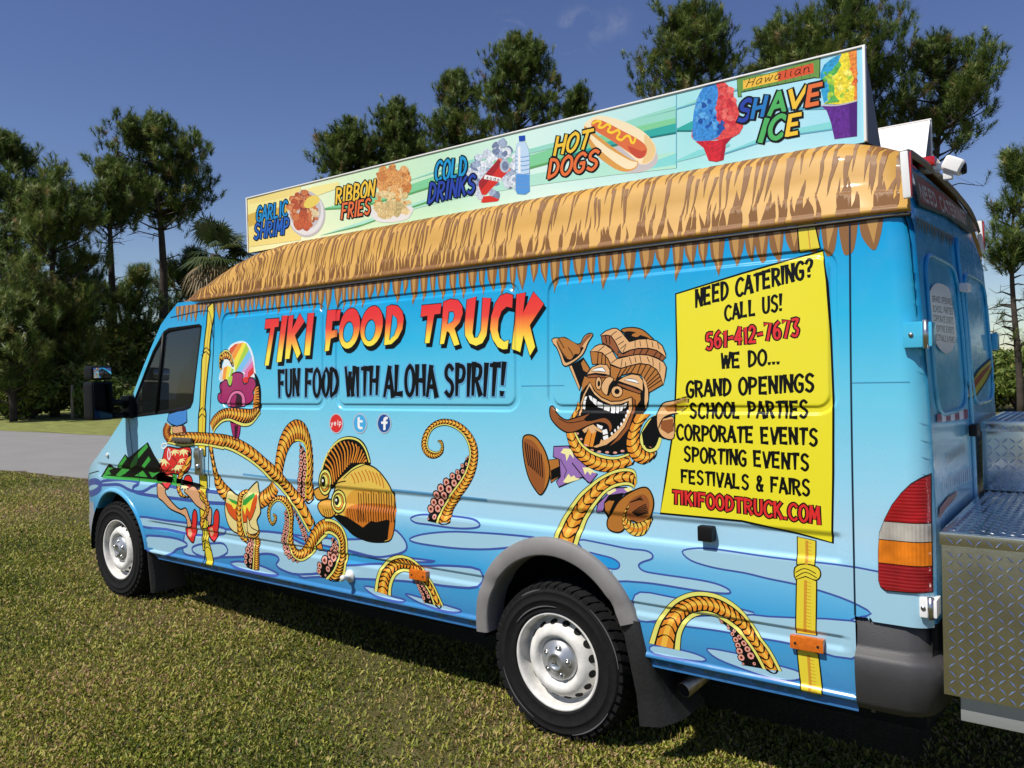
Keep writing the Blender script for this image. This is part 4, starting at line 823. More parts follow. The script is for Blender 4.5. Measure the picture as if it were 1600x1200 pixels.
L k 8.3 1 1 -2587 1677 -2566 1708 -2506 1719 -2491 1685 -2465 1678 -2451 1700 -2454 1749 -2397 1767 -2330 1753 -2336 1711 -2315 1689 -2280 1701 -2265 1728 -2215 1721 -2198 1679 -2231 1637 -2221 1619 -2236 1583 -2317 1558 -2503 1564 -2577 1570 -2609 1595 -2603 1627 -2577 1639
P lg 1 -2493 1732 -2447 1743 -2457 1694 -2475 1683 -2489 1700
P rd 1 -2325 1729 -2280 1734 -2283 1701 -2315 1697 -2334 1711
P pk 1 -2506 1548 -2489 1601 -2455 1635 -2403 1650 -2346 1641 -2314 1607 -2328 1549
L k 6.5 1 1 -2506 1548 -2489 1601 -2455 1635 -2403 1650 -2346 1641 -2314 1607 -2328 1549
P dm 1 -2477 1548 -2465 1595 -2434 1623 -2392 1632 -2352 1616 -2342 1589 -2358 1549
P mg 1 -2472 1551 -2455 1595 -2429 1620 -2403 1620 -2414 1577 -2430 1548
P mg 0 -2474 1446 -2360 1430 -2372 1381 -2394 1328 -2437 1335 -2455 1385
L k 7.3 1 0 -2474 1446 -2360 1430 -2372 1381 -2394 1328 -2437 1335 -2455 1385
P dm 0 -2427 1429 -2386 1423 -2409 1337 -2430 1342
P k 1 -2215 1760 -2176 1726 -2147 1648 -2151 1553 -2164 1511 -2237 1529 -2221 1589 -2196 1649 -2201 1709
L or 10.3 0 1 -2238 1540 -2208 1552 -2174 1544
L or 10.1 0 1 -2235 1555 -2198 1568 -2173 1562
L or 10.6 0 1 -2223 1570 -2197 1584 -2167 1580
L or 10.1 0 1 -2221 1584 -2197 1600 -2168 1598
L or 10.1 0 1 -2218 1598 -2196 1615 -2170 1616
L or 10.1 0 1 -2216 1613 -2196 1631 -2172 1634
L or 10.1 0 1 -2214 1627 -2196 1646 -2174 1652
L or 10.1 0 1 -2212 1642 -2196 1662 -2175 1669
N or 24 2 9.3 -2698 1430 -2677 1462 -2632 1494 -2567 1523 -2476 1534 -2368 1531 -2267 1528 -2212 1535 -2179 1547 | -2663 1367 -2646 1393 -2607 1422 -2553 1448 -2479 1456 -2396 1435 -2320 1423 -2239 1441 -2154 1511
G mountain_print side green and black mountain island printed on the front door
P k 0 -4263 988 -4139 1075 -4082 1100 -4041 1099 -4022 1079 -3963 1073 -3807 1187 -3761 1161 -3484 1286 -3398 1194 -3316 1126 -3269 1057 -2863 1024 -2725 990 -2885 993 -3333 1003 -3751 1000
P gn 0 -4219 999 -4110 1070 -4022 1070 -4104 1045 -4067 1020
P gn 0 -3947 1079 -3805 1174 -3789 1151 -3898 1075
P gn 0 -3750 1095 -3681 1167 -3501 1274 -3480 1251 -3624 1159 -3651 1114 -3746 1083
P gn 0 -3575 1110 -3477 1184 -3450 1158 -3546 1093
P gn 0 -3700 1029 -3582 1074 -3551 1054 -3520 1030
P gn 0 -3499 1070 -3423 1065 -3352 1077 -3457 1030
P gn 0 -3987 1016 -3879 1074 -3765 1073 -3837 1038 -3920 1011
P gn 0 -3210 1027 -3178 1066 -3133 1073 -3143 1015
L gn 21.8 0 0 -4214 991 -3752 1004 -3333 1007 -3092 1002
G surfer_print side falling man in a red flowered shirt printed on the front door
P sn 1 -3364 1010 -3251 984 -3271 934 -3173 867 -3087 832 -3020 847 -2988 800 -2955 730 -3008 712 -3030 788 -3206 823 -3309 873 -3371 902
L k 10.5 1 1 -3364 1010 -3251 984 -3271 934 -3173 867 -3087 832 -3020 847 -2988 800 -2955 730 -3008 712 -3030 788 -3206 823 -3309 873 -3371 902
P sn 1 -3034 966 -2934 1004 -2850 971 -2835 924 -2758 883 -2716 870 -2711 824 -2730 755 -2768 764 -2773 834 -2883 873 -2965 927
L k 9.9 1 1 -3034 966 -2934 1004 -2850 971 -2835 924 -2758 883 -2716 870 -2711 824 -2730 755 -2768 764 -2773 834 -2883 873 -2965 927
P rd 1 -3041 705 -2959 726 -2942 804 -2913 846 -2887 825 -2890 761 -2923 661 -2950 614 -2991 630 -3037 673
L k 10.1 1 1 -3041 705 -2959 726 -2942 804 -2913 846 -2887 825 -2890 761 -2923 661 -2950 614 -2991 630 -3037 673
P sn 1 -3021 690 -2991 701 -2967 675 -2975 648 -3003 657
P rd 1 -2763 740 -2700 762 -2687 826 -2652 868 -2627 839 -2639 752 -2682 662 -2714 651 -2775 690
L k 9.6 1 1 -2763 740 -2700 762 -2687 826 -2652 868 -2627 839 -2639 752 -2682 662 -2714 651 -2775 690
P sn 1 -2743 730 -2709 742 -2712 704 -2735 679 -2754 692
P rd 1 -3385 1051 -3329 1070 -3193 1069 -3203 1011 -3242 961 -3307 989 -3379 1007
L k 10.5 1 1 -3385 1051 -3329 1070 -3193 1069 -3203 1011 -3242 961 -3307 989 -3379 1007
P rd 1 -3240 1258 -3091 1255 -2946 1268 -2932 1205 -2954 1124 -3059 1077 -3192 1074 -3268 1064 -3340 1094 -3290 1181
L k 10.2 1 1 -3240 1258 -3091 1255 -2946 1268 -2932 1205 -2954 1124 -3059 1077 -3192 1074 -3268 1064 -3340 1094 -3290 1181
P rd 1 -3031 1062 -2973 1073 -2943 1043 -2948 1003 -3005 976 -3056 1004
L k 8.8 1 1 -3031 1062 -2973 1073 -2943 1043 -2948 1003 -3005 976 -3056 1004
P pf 0 -3057 1239 -3104 1235 -3080 1214 -3121 1225 -3122 1198 -3145 1220 -3171 1197 -3169 1223 -3213 1210 -3143 1245
P pf 0 -2934 1236 -2987 1237 -2969 1210 -3010 1227 -3021 1197 -3038 1225 -3076 1201 -3062 1231 -3116 1221 -3026 1253
P pf 0 -3195 1133 -3240 1149 -3249 1118 -3269 1145 -3307 1119 -3296 1151 -3352 1138 -3311 1164 -3368 1168 -3260 1174
P pf 0 -3003 1141 -3061 1132 -3026 1108 -3080 1117 -3090 1083 -3109 1110 -3153 1077 -3139 1112 -3201 1090 -3112 1140
P pf 0 -3260 1026 -3305 1035 -3303 1008 -3329 1029 -3354 1003 -3354 1030 -3399 1014 -3372 1039 -3422 1037 -3330 1054
P pf 0 -3131 1049 -3187 1046 -3163 1020 -3209 1034 -3216 1003 -3238 1030 -3274 1003 -3265 1034 -3320 1020 -3231 1059
P pf 0 -2960 983 -3002 990 -2994 967 -3020 985 -3038 963 -3042 986 -3076 972 -3063 993 -3105 992 -3034 1005
P pf 0 -2993 1191 -3030 1181 -3001 1169 -3039 1171 -3028 1151 -3056 1164 -3067 1142 -3077 1163 -3106 1146 -3066 1183
P k 0 -2961 1259 -2932 1213 -2945 1156 -2998 1105 -3010 1137 -2972 1187
L dr 7.9 0 1 -3168 1195 -3111 1156 -3158 1113
L dr 7.9 0 1 -3187 1128 -3266 1082 -3329 1070
L w 10.2 0 1 -3224 1283 -3285 1281 -3301 1256 -3271 1248 -3232 1270
L w 10.2 0 1 -3210 1251 -3225 1209 -3215 1172 -3192 1194 -3196 1243
P sn 1 -3189 1399 -3027 1414 -2992 1387 -3000 1350 -3087 1348 -3161 1363
L k 9.0 1 1 -3189 1399 -3027 1414 -2992 1387 -3000 1350 -3087 1348 -3161 1363
P dr 1 -3034 1406 -2998 1407 -2985 1363 -3021 1366
P cb 0 -3199 1493 -2973 1531 -2974 1439 -3034 1418 -3100 1407 -3174 1420 -3221 1443
L k 9.0 1 0 -3199 1493 -2973 1531 -2974 1439 -3034 1418 -3100 1407 -3174 1420 -3221 1443
N or 9 0 7.7 -2928 1213 -2960 1139 -3052 1069 -3089 1002 -3050 941 -2986 928 | -2979 1191 -3047 1119 -3132 1040 -3122 977 -3083 926 -2994 922
N or 12 0 6.4 -2872 981 -2823 941 -2779 881 -2796 832 -2841 789 -2850 732 | -2824 984 -2758 930 -2734 877 -2756 820 -2793 789 -2826 723
G octopus_print side orange octopus with curling arms printed on the side
N or 7 0 7.8 -2065 1085 -2096 1057 -2146 1028 -2202 998 | -2012 1037 -2038 993 -2088 951 -2166 915
K 11 -1778 1334 -1719 1270 -1715 1189 -1726 1106 -1747 1038 -1735 986 | -1784 1330 -1783 1268 -1792 1185 -1810 1118 -1831 1049 -1796 986
N or 24 0 8.2 -2020 1173 -2003 1251 -1976 1328 -1933 1396 -1872 1448 -1800 1469 -1731 1446 -1686 1378 -1666 1289 -1664 1191 -1677 1092 -1680 1005 | -1954 1143 -1938 1194 -1904 1271 -1859 1323 -1817 1343 -1778 1346 -1743 1335 -1719 1287 -1713 1205 -1721 1115 -1744 1038 -1732 984
L yl 9.4 0 1 -1817 1348 -1765 1347 -1725 1319 -1715 1254 -1716 1164 -1743 1071 -1748 1005
K 9 -1847 936 -1798 878 -1739 809 -1730 752 | -1861 923 -1825 867 -1790 804 -1767 740
N or 30 2 8.8 -2739 1363 -2597 1364 -2489 1356 -2385 1337 -2241 1289 -2103 1221 -1996 1166 -1918 1111 -1854 1055 -1759 988 -1666 873 | -2742 1283 -2615 1282 -2515 1270 -2418 1250 -2273 1203 -2148 1145 -2062 1089 -1994 1050 -1909 990 -1822 922 -1720 807
N od 12 2 8.0 -3234 1431 -3273 1381 -3267 1331 -3221 1291 | -3152 1400 -3163 1371 -3146 1351 -3103 1336
N or 16 2 8.5 -3176 1346 -3029 1363 -2858 1368 -2720 1367 -2547 1362 | -3224 1287 -3032 1271 -2861 1285 -2724 1282 -2550 1268
N or 10 0 9.8 -2713 1277 -2700 1213 -2678 1122 -2675 1029 -2615 970 -2540 926 | -2681 1278 -2668 1214 -2641 1133 -2602 1070 -2542 1028 -2480 997
P bn 1 -2542 948 -2513 1003 -2402 976 -2326 1007 -2222 1075 -2206 1041 -2192 974 -2178 888 -2221 832 -2204 772 -2285 747 -2433 730 -2521 769 -2559 865
L k 9.6 1 1 -2542 948 -2513 1003 -2402 976 -2326 1007 -2222 1075 -2206 1041 -2192 974 -2178 888 -2221 832 -2204 772 -2285 747 -2433 730 -2521 769 -2559 865
P ro 1 -2544 921 -2435 911 -2222 997 -2223 919 -2278 836 -2353 807 -2442 812 -2522 860
P ye 0 -2537 935 -2480 908 -2459 883 -2421 904 -2401 861 -2368 908 -2342 857 -2320 912 -2290 879 -2264 942 -2225 1005 -2345 927 -2435 920
P gn 0 -2527 954 -2463 945 -2411 936 -2344 954 -2254 1003 -2232 984 -2331 920 -2420 913 -2479 926
L k 6.0 0 1 -2544 921 -2522 860 -2442 812 -2353 807 -2278 836 -2223 919
P bn 1 -2318 850 -2301 825 -2282 783 -2212 763 -2271 739 -2321 752
L k 6.9 1 1 -2318 850 -2301 825 -2282 783 -2212 763 -2271 739 -2321 752
N or 15 2 7.0 -2323 1020 -2391 998 -2410 958 -2429 885 -2429 787 -2419 705 -2353 675 | -2312 997 -2343 972 -2359 935 -2371 872 -2365 801 -2346 750 -2327 706
K 6 -2235 739 -2257 653 -2280 579 -2297 510 | -2327 706 -2340 657 -2387 576 -2374 523
N or 15 1 7.0 -2273 711 -2268 652 -2281 579 -2295 511 | -2207 733 -2214 657 -2220 586 -2228 519
N or 8 0 5.7 -2335 751 -2286 734 -2242 738 -2197 773 | -2327 729 -2308 708 -2237 721 -2206 746
K 13 -1920 926 -1897 861 -1905 793 -1919 724 -1880 652 -1811 625 | -1947 907 -1942 840 -1974 769 -1991 706 -1941 641 -1845 607
N or 52 2 7.4 -2054 888 -2023 880 -2028 845 -2068 818 -2104 855 -2103 916 -2062 975 -2002 1002 -1924 993 -1872 955 -1856 898 -1867 822 -1870 746 -1855 695 -1810 692 -1743 742 -1694 813 -1629 873 -1554 905 | -2057 879 -2040 870 -2046 848 -2067 835 -2083 863 -2080 912 -2044 955 -1991 973 -1939 950 -1907 910 -1896 861 -1905 793 -1927 713 -1880 648 -1805 626 -1716 666 -1651 728 -1604 774 -1553 807
K 8 -1505 800 -1459 753 -1481 695 -1507 627 -1586 549 | -1526 790 -1521 738 -1587 675 -1689 601 -1643 551
P k 0 -1669 730 -1606 768 -1598 708 -1646 703
P or 0 -1651 732 -1614 752 -1601 717 -1643 712
N or 24 3 7.4 -1569 899 -1523 902 -1477 895 -1425 867 -1391 813 -1386 745 -1402 667 -1418 604 -1447 552 | -1574 809 -1539 818 -1505 812 -1471 794 -1456 753 -1474 699 -1494 641 -1533 593 -1592 546
P k 1 -1601 1150 -1586 1189 -1558 1249 -1509 1310 -1439 1364 -1351 1386 -1262 1374 -1206 1330 -1174 1238 -1236 1232 -1335 1202 -1427 1137 -1509 1077 -1593 1096
L yp 10.5 0 1 -1589 1174 -1554 1247 -1502 1309 -1432 1357 -1351 1375 -1270 1363 -1216 1319 -1184 1247
L oc 11.4 0 1 -1556 1182 -1516 1157 -1519 1092
L or 11.2 0 1 -1554 1217 -1506 1182 -1495 1108
L or 11.0 0 1 -1544 1251 -1493 1207 -1477 1123
L oc 10.8 0 1 -1529 1283 -1476 1232 -1459 1138
L or 10.6 0 1 -1508 1306 -1456 1251 -1440 1153
L or 10.4 0 1 -1482 1324 -1434 1267 -1422 1168
L oc 10.1 0 1 -1453 1338 -1410 1282 -1404 1183
L or 9.9 0 1 -1421 1348 -1384 1294 -1386 1197
L or 9.6 0 1 -1388 1353 -1358 1303 -1368 1212
L oc 9.4 0 1 -1354 1354 -1332 1310 -1350 1226
L or 9.2 0 1 -1322 1349 -1306 1313 -1332 1238
L or 9.0 0 1 -1292 1341 -1282 1309 -1315 1239
L oc 8.7 0 1 -1265 1328 -1271 1302 -1298 1240
L or 8.5 0 1 -1243 1312 -1251 1293 -1281 1241
L or 8.3 0 1 -1226 1293 -1234 1283 -1264 1241
L oc 8.2 0 1 -1215 1272 -1220 1272 -1247 1242
L or 8.0 0 1 -1210 1249 -1210 1259 -1230 1243
P yg 1 -1468 1110 -1392 1169 -1302 1217 -1215 1233 -1131 1212 -1061 1158 -1015 1096 -1003 1024 -1001 932 -1031 839 -1107 813 -1222 808 -1340 834 -1404 880 -1481 927 -1519 992
L k 8.4 1 1 -1468 1110 -1392 1169 -1302 1217 -1215 1233 -1131 1212 -1061 1158 -1015 1096 -1003 1024 -1001 932 -1031 839 -1107 813 -1222 808 -1340 834 -1404 880 -1481 927 -1519 992
P og2 1 -1351 1072 -1183 1092 -1013 1073 -1005 1024 -1004 932 -1033 841 -1106 828 -1273 863 -1381 898 -1411 971
P oc 1 -1378 974 -1256 1012 -1010 1016 -1005 932 -1031 846 -1105 835 -1273 863 -1381 905
P k 0 -1452 937 -1380 928 -1315 904 -1251 880 -1185 923 -1143 919 -1059 941 -1037 936 -1049 884 -1059 832 -1023 845 -1107 813 -1222 808 -1340 834 -1416 872 -1493 918
L k 6.3 0 1 -1291 1069 -1289 1002 -1285 906
L k 6.3 0 1 -1271 1064 -1269 1003 -1264 908
L k 6.3 0 1 -1250 1078 -1248 1005 -1244 910
L k 6.3 0 1 -1230 1073 -1228 1006 -1223 912
L k 6.2 0 1 -1210 1068 -1208 1008 -1203 914
L k 6.6 0 1 -1188 1082 -1187 1009 -1183 916
L k 6.2 0 1 -1169 1077 -1167 1011 -1163 917
L k 6.2 0 1 -1149 1072 -1147 1013 -1143 919
L k 7.0 0 1 -1126 1087 -1127 1014 -1123 921
L k 6.4 0 1 -1109 1081 -1108 1016 -1103 923
L k 6.1 0 1 -1090 1076 -1088 1017 -1083 925
L k 7.1 0 1 -1065 1091 -1068 1019 -1064 926
L k 6.7 0 1 -1049 1085 -1049 1020 -1044 928
L k 6.2 0 1 -1031 1081 -1030 1022 -1025 930
L k 6.8 0 1 -1004 1096 -1010 1023 -1006 932
L k 4.6 0 1 -1378 974 -1372 944 -1365 907
L k 4.5 0 1 -1359 975 -1353 945 -1346 908
L k 4.5 0 1 -1340 976 -1335 947 -1327 910
L k 4.5 0 1 -1322 978 -1316 949 -1309 912
L k 4.4 0 1 -1303 979 -1297 950 -1290 913
L k 4.4 0 1 -1285 981 -1279 952 -1272 915
L k 4.4 0 1 -1267 982 -1260 953 -1253 917
L k 4.4 0 1 -1249 984 -1242 955 -1235 918
L oc 8.2 0 1 -1336 1172 -1315 1147 -1305 1121
L oc 8.1 0 1 -1306 1180 -1285 1154 -1276 1128
L oc 8.1 0 1 -1277 1187 -1256 1161 -1246 1134
L oc 8.0 0 1 -1247 1195 -1227 1168 -1217 1140
L oc 8.0 0 1 -1218 1202 -1198 1174 -1188 1146
L oc 8.0 0 1 -1189 1198 -1169 1169 -1160 1138
L oc 7.9 0 1 -1161 1193 -1141 1163 -1132 1129
L oc 7.9 0 1 -1133 1189 -1113 1157 -1104 1121
L oc 7.8 0 1 -1105 1185 -1086 1152 -1077 1112
L yp 8.3 0 1 -1398 1147 -1335 1195 -1269 1224 -1225 1231
L k 6.9 0 1 -1509 1081 -1450 1116 -1382 1130
L k 5.5 0 1 -1398 1144 -1324 1195 -1225 1231
P og2 1 -1675 1050 -1644 1072 -1602 1079 -1545 1051 -1558 1019 -1641 1004
L k 8.8 1 1 -1675 1050 -1644 1072 -1602 1079 -1545 1051 -1558 1019 -1641 1004
P og2 1 -1631 969 -1605 1001 -1523 1014 -1462 967 -1505 916 -1574 911 -1614 937
L k 8.7 1 1 -1631 969 -1605 1001 -1523 1014 -1462 967 -1505 916 -1574 911 -1614 937
L k 4.8 0 1 -1584 957 -1576 934 -1572 913
L k 4.8 0 1 -1565 958 -1557 936 -1553 915
L k 4.8 0 1 -1547 960 -1538 937 -1535 916
L k 4.7 0 1 -1528 961 -1520 939 -1516 918
L k 4.7 0 1 -1509 963 -1501 941 -1498 919
P yp 1 -1503 1117 -1521 1082 -1538 1054 -1561 1038 -1586 1036 -1608 1050 -1623 1075 -1615 1110 -1608 1144 -1591 1171 -1568 1187 -1543 1188 -1521 1175 -1507 1149
L k 8.5 1 1 -1503 1117 -1521 1082 -1538 1054 -1561 1038 -1586 1036 -1608 1050 -1623 1075 -1615 1110 -1608 1144 -1591 1171 -1568 1187 -1543 1188 -1521 1175 -1507 1149
P or 1 -1521 1116 -1532 1091 -1549 1070 -1566 1059 -1584 1057 -1600 1067 -1608 1086 -1601 1111 -1596 1135 -1584 1155 -1567 1166 -1549 1167 -1534 1158 -1523 1139
L k 5.7 1 1 -1521 1116 -1532 1091 -1549 1070 -1566 1059 -1584 1057 -1600 1067 -1608 1086 -1601 1111 -1596 1135 -1584 1155 -1567 1166 -1549 1167 -1534 1158 -1523 1139
P yp 1 -1534 1118 -1539 1099 -1558 1082 -1572 1073 -1586 1072 -1598 1080 -1598 1095 -1597 1114 -1593 1133 -1584 1148 -1571 1157 -1557 1158 -1544 1151 -1536 1136
L k 3.8 1 1 -1534 1118 -1539 1099 -1558 1082 -1572 1073 -1586 1072 -1598 1080 -1598 1095 -1597 1114 -1593 1133 -1584 1148 -1571 1157 -1557 1158 -1544 1151 -1536 1136
P k 1 -1556 1118 -1558 1105 -1568 1093 -1581 1086 -1590 1086 -1594 1092 -1593 1103 -1594 1116 -1591 1129 -1586 1140 -1578 1147 -1569 1147 -1562 1142 -1557 1131
P w 1 -1571 1122 -1572 1118 -1574 1115 -1578 1113 -1581 1113 -1585 1115 -1587 1117 -1587 1121 -1586 1125 -1584 1128 -1581 1130 -1577 1130 -1574 1129 -1572 1126
P yp 1 -1397 1011 -1395 984 -1411 960 -1436 945 -1463 942 -1488 953 -1504 975 -1520 1002 -1513 1032 -1495 1057 -1469 1072 -1442 1073 -1418 1062 -1402 1040
L k 8.3 1 1 -1397 1011 -1395 984 -1411 960 -1436 945 -1463 942 -1488 953 -1504 975 -1520 1002 -1513 1032 -1495 1057 -1469 1072 -1442 1073 -1418 1062 -1402 1040
P or 1 -1417 1010 -1415 990 -1423 973 -1441 962 -1461 961 -1478 969 -1492 984 -1505 1003 -1500 1025 -1487 1043 -1469 1053 -1449 1055 -1432 1047 -1420 1031
L k 5.6 1 1 -1417 1010 -1415 990 -1423 973 -1441 962 -1461 961 -1478 969 -1492 984 -1505 1003 -1500 1025 -1487 1043 -1469 1053 -1449 1055 -1432 1047 -1420 1031
P yp 1 -1431 1012 -1432 996 -1435 983 -1448 975 -1463 974 -1477 980 -1491 992 -1500 1007 -1496 1024 -1486 1037 -1471 1046 -1456 1047 -1442 1040 -1434 1028
L k 3.7 1 1 -1431 1012 -1432 996 -1435 983 -1448 975 -1463 974 -1477 980 -1491 992 -1500 1007 -1496 1024 -1486 1037 -1471 1046 -1456 1047 -1442 1040 -1434 1028
P k 1 -1453 1012 -1455 1000 -1456 991 -1462 986 -1471 985 -1481 990 -1492 998 -1495 1009 -1493 1021 -1486 1030 -1478 1036 -1468 1037 -1460 1032 -1455 1023
P w 1 -1471 1015 -1472 1011 -1474 1008 -1477 1006 -1481 1006 -1484 1008 -1486 1010 -1487 1014 -1486 1018 -1483 1021 -1480 1023 -1477 1023 -1473 1021 -1471 1019
G tentacle_print side curled octopus arm rising from the printed water
K 10 -471 1312 -475 1270 -501 1223 -534 1181 -571 1141 -617 1097 -651 1052 -682 1011 -701 955 | -478 1312 -510 1276 -554 1231 -599 1207 -657 1163 -702 1121 -739 1068 -766 1021 -774 961
N or 58 2 5.5 -678 1379 -650 1381 -638 1355 -644 1322 -674 1299 -715 1290 -756 1301 -784 1333 -786 1377 -760 1428 -715 1465 -663 1486 -612 1490 -555 1482 -499 1458 -451 1419 -421 1372 -413 1325 -419 1278 -435 1229 -464 1180 -501 1135 -540 1094 -576 1053 -598 1018 -606 968 | -678 1379 -661 1370 -652 1351 -663 1329 -685 1321 -714 1324 -739 1335 -748 1356 -745 1384 -727 1420 -697 1445 -656 1458 -616 1461 -569 1451 -527 1431 -493 1402 -470 1360 -464 1318 -475 1275 -498 1226 -527 1187 -564 1147 -609 1100 -648 1053 -678 1012 -701 954
G tentacle_print side arched octopus arm printed ahead of the rear wheel
K 8 -880 663 -829 642 -795 610 -761 574 -741 523 | -890 655 -862 616 -849 582 -833 557 -831 525
N or 22 3 7.3 -1183 532 -1159 612 -1118 680 -1056 728 -977 756 -901 753 -837 726 -793 686 -735 628 -677 528 | -1057 524 -1048 578 -1019 631 -975 664 -931 672 -881 666 -834 645 -799 616 -766 577 -743 522
G tentacle_print side arched octopus arm printed behind the rear wheel
K 8 821 701 882 675 932 634 967 590 996 536 | 816 697 861 662 881 622 887 578 894 533
N or 24 3 5.3 503 547 544 650 602 729 661 775 727 801 805 805 873 785 932 743 978 677 1029 616 1070 541 | 644 542 655 615 687 672 727 701 776 713 821 705 866 683 906 659 942 622 970 583 997 534
G carved_figure_print side dancing carved wooden figure printed beside the yellow banner
P br 0 9 1311 67 1320 77 1244 22 1206
L k 5.6 1 0 9 1311 67 1320 77 1244 22 1206
P k 0 22 1264 77 1289 79 1244 23 1218
P pu 0 41 1375 122 1380 160 1332 218 1290 271 1260 232 1217 191 1242 131 1218 64 1189 51 1214 75 1238 70 1317 37 1327
L k 5.6 1 0 41 1375 122 1380 160 1332 218 1290 271 1260 232 1217 191 1242 131 1218 64 1189 51 1214 75 1238 70 1317 37 1327
P pf 0 78 1348 95 1368 141 1367 150 1323 128 1344 110 1310 104 1341
P pf 0 88 1214 119 1253 132 1239 149 1248 158 1237 184 1234 111 1211
P pf 0 195 1286 230 1288 268 1263 243 1267 236 1253 220 1271 207 1254
L k 5.4 0 0 140 1303 191 1250 222 1219
L k 3.7 0 0 77 1317 109 1268 95 1234
P br 1 -136 1395 -117 1423 -68 1419 -27 1381 1 1331 17 1263 3 1200 -33 1149 -61 1161 -102 1217 -128 1302
L k 7.1 1 1 -136 1395 -117 1423 -68 1419 -27 1381 1 1331 17 1263 3 1200 -33 1149 -61 1161 -102 1217 -128 1302
P bd 1 -129 1395 -108 1404 -69 1391 -35 1346 -14 1285 -10 1228 -26 1158 -61 1167 -98 1223 -122 1308
L k 5.8 0 1 -122 1389 -116 1337 -103 1280
L k 5.8 0 1 -109 1382 -103 1325 -92 1273
L k 5.7 0 1 -95 1374 -90 1313 -81 1265
L k 5.7 0 1 -82 1366 -77 1301 -70 1258
L k 5.7 0 1 -69 1359 -64 1289 -59 1250
L k 5.7 0 1 -56 1351 -51 1277 -48 1243
L k 5.7 0 1 -43 1344 -38 1265 -37 1235
L k 5.6 0 1 -30 1336 -25 1253 -26 1228
P pu 0 259 1088 271 1130 316 1171 341 1202 414 1211 444 1201 389 1173 328 1153 293 1096
L k 5.2 1 0 259 1088 271 1130 316 1171 341 1202 414 1211 444 1201 389 1173 328 1153 293 1096
P pf 0 313 1181 341 1194 360 1203 365 1193 328 1172
P pf 0 402 1204 438 1214 444 1201 420 1191
P k 0 302 1137 328 1172 402 1187 382 1143 350 1098 316 1061 299 1093
P br 0 305 1132 327 1147 355 1147 342 1124 320 1083 308 1100
P br 1 312 1061 345 1103 376 1148 426 1186 486 1214 521 1212 543 1171 540 1124 518 1079 476 1054 429 1066 386 1018 349 1008 313 1022
L k 6.4 1 1 312 1061 345 1103 376 1148 426 1186 486 1214 521 1212 543 1171 540 1124 518 1079 476 1054 429 1066 386 1018 349 1008 313 1022
P bd 1 412 1124 443 1164 491 1186 519 1169 524 1128 501 1083 453 1068 412 1080
L k 4.5 0 1 431 1147 461 1160 485 1175
L k 4.5 0 1 441 1150 468 1161 490 1168
L k 4.5 0 1 451 1154 476 1162 495 1161
L k 4.6 0 1 441 1104 479 1130 508 1145
L k 4.7 0 1 445 1101 484 1125 511 1137
L k 4.8 0 1 449 1098 489 1120 513 1130
L k 4.9 0 1 453 1095 494 1115 515 1122
L k 5.0 0 1 457 1092 499 1110 517 1114
L k 4.9 0 1 461 1089 504 1106 519 1107
N yg 12 0 4.0 424 1133 401 1102 387 1062 401 1026 445 1002 496 1018 531 1080 | 427 1131 415 1106 405 1080 426 1060 456 1056 491 1069 520 1085
P k 0 127 1742 184 1628 217 1695 242 1731 207 1780 171 1761
P br 0 194 1753 207 1769 238 1727 225 1711 206 1721
P tn 0 132 1742 144 1744 186 1649 184 1634
P tn 1 31 1867 54 1873 76 1872 107 1873 141 1855 173 1840 194 1845 207 1868 226 1882 247 1885 256 1876 232 1845 217 1813 200 1789 171 1768 132 1748 110 1742 95 1752 84 1782 63 1827 40 1850
L k 5.3 1 1 31 1867 54 1873 76 1872 107 1873 141 1855 173 1840 194 1845 207 1868 226 1882 247 1885 256 1876 232 1845 217 1813 200 1789 171 1768 132 1748 110 1742 95 1752 84 1782 63 1827 40 1850
P k 1 63 1850 89 1800 106 1763 121 1758 158 1772 188 1793 201 1811 209 1823 192 1829 171 1840 107 1872 76 1872
P br 1 62 1859 80 1871 109 1870 171 1839 191 1816 181 1795 162 1796 142 1773 117 1778 93 1803 71 1837
P bd 1 179 1834 196 1843 213 1867 234 1881 252 1877 222 1853 201 1828 192 1823
L k 4.0 0 1 76 1866 98 1833 104 1825
L k 3.9 0 1 126 1826 145 1802 152 1787
L k 3.2 0 1 63 1856 93 1807 117 1781
P k 0 179 1542 188 1614 215 1690 250 1733 338 1728 374 1682 470 1702 517 1670 534 1617 528 1571 492 1513 458 1444 424 1359 345 1347 257 1360 197 1380 159 1442 170 1492
N or 5 0 4.2 178 1581 151 1531 121 1480 112 1436 | 185 1564 171 1525 160 1481 161 1442
P br 1 399 1890 416 1899 463 1899 505 1886 543 1855 554 1843 524 1844 444 1840 416 1877
L k 4.8 1 1 399 1890 416 1899 463 1899 505 1886 543 1855 554 1843 524 1844 444 1840 416 1877
P k 1 412 1879 432 1885 463 1880 494 1865 526 1854 529 1845 482 1847 440 1842 423 1861
P br 1 451 1867 467 1875 491 1868 478 1858 459 1861
P bd 0 299 1870 325 1873 349 1868 373 1836 390 1804 378 1780 365 1798 341 1823 304 1840
L k 4.5 1 0 299 1870 325 1873 349 1868 373 1836 390 1804 378 1780 365 1798 341 1823 304 1840
P br 0 242 1802 275 1804 304 1798 332 1771 346 1742 342 1725 316 1739 283 1747 252 1747
L k 4.6 1 0 242 1802 275 1804 304 1798 332 1771 346 1742 342 1725 316 1739 283 1747 252 1747
P bd 0 410 1787 443 1802 482 1808 531 1806 569 1796 610 1767 595 1751 569 1767 531 1778 482 1783 443 1779 380 1773 384 1797
L k 4.4 1 0 410 1787 443 1802 482 1808 531 1806 569 1796 610 1767 595 1751 569 1767 531 1778 482 1783 443 1779 380 1773 384 1797
P br 0 396 1724 443 1736 489 1743 535 1737 568 1716 583 1692 598 1654 533 1620 511 1677 489 1697 443 1704 403 1696 372 1677 346 1693 344 1739
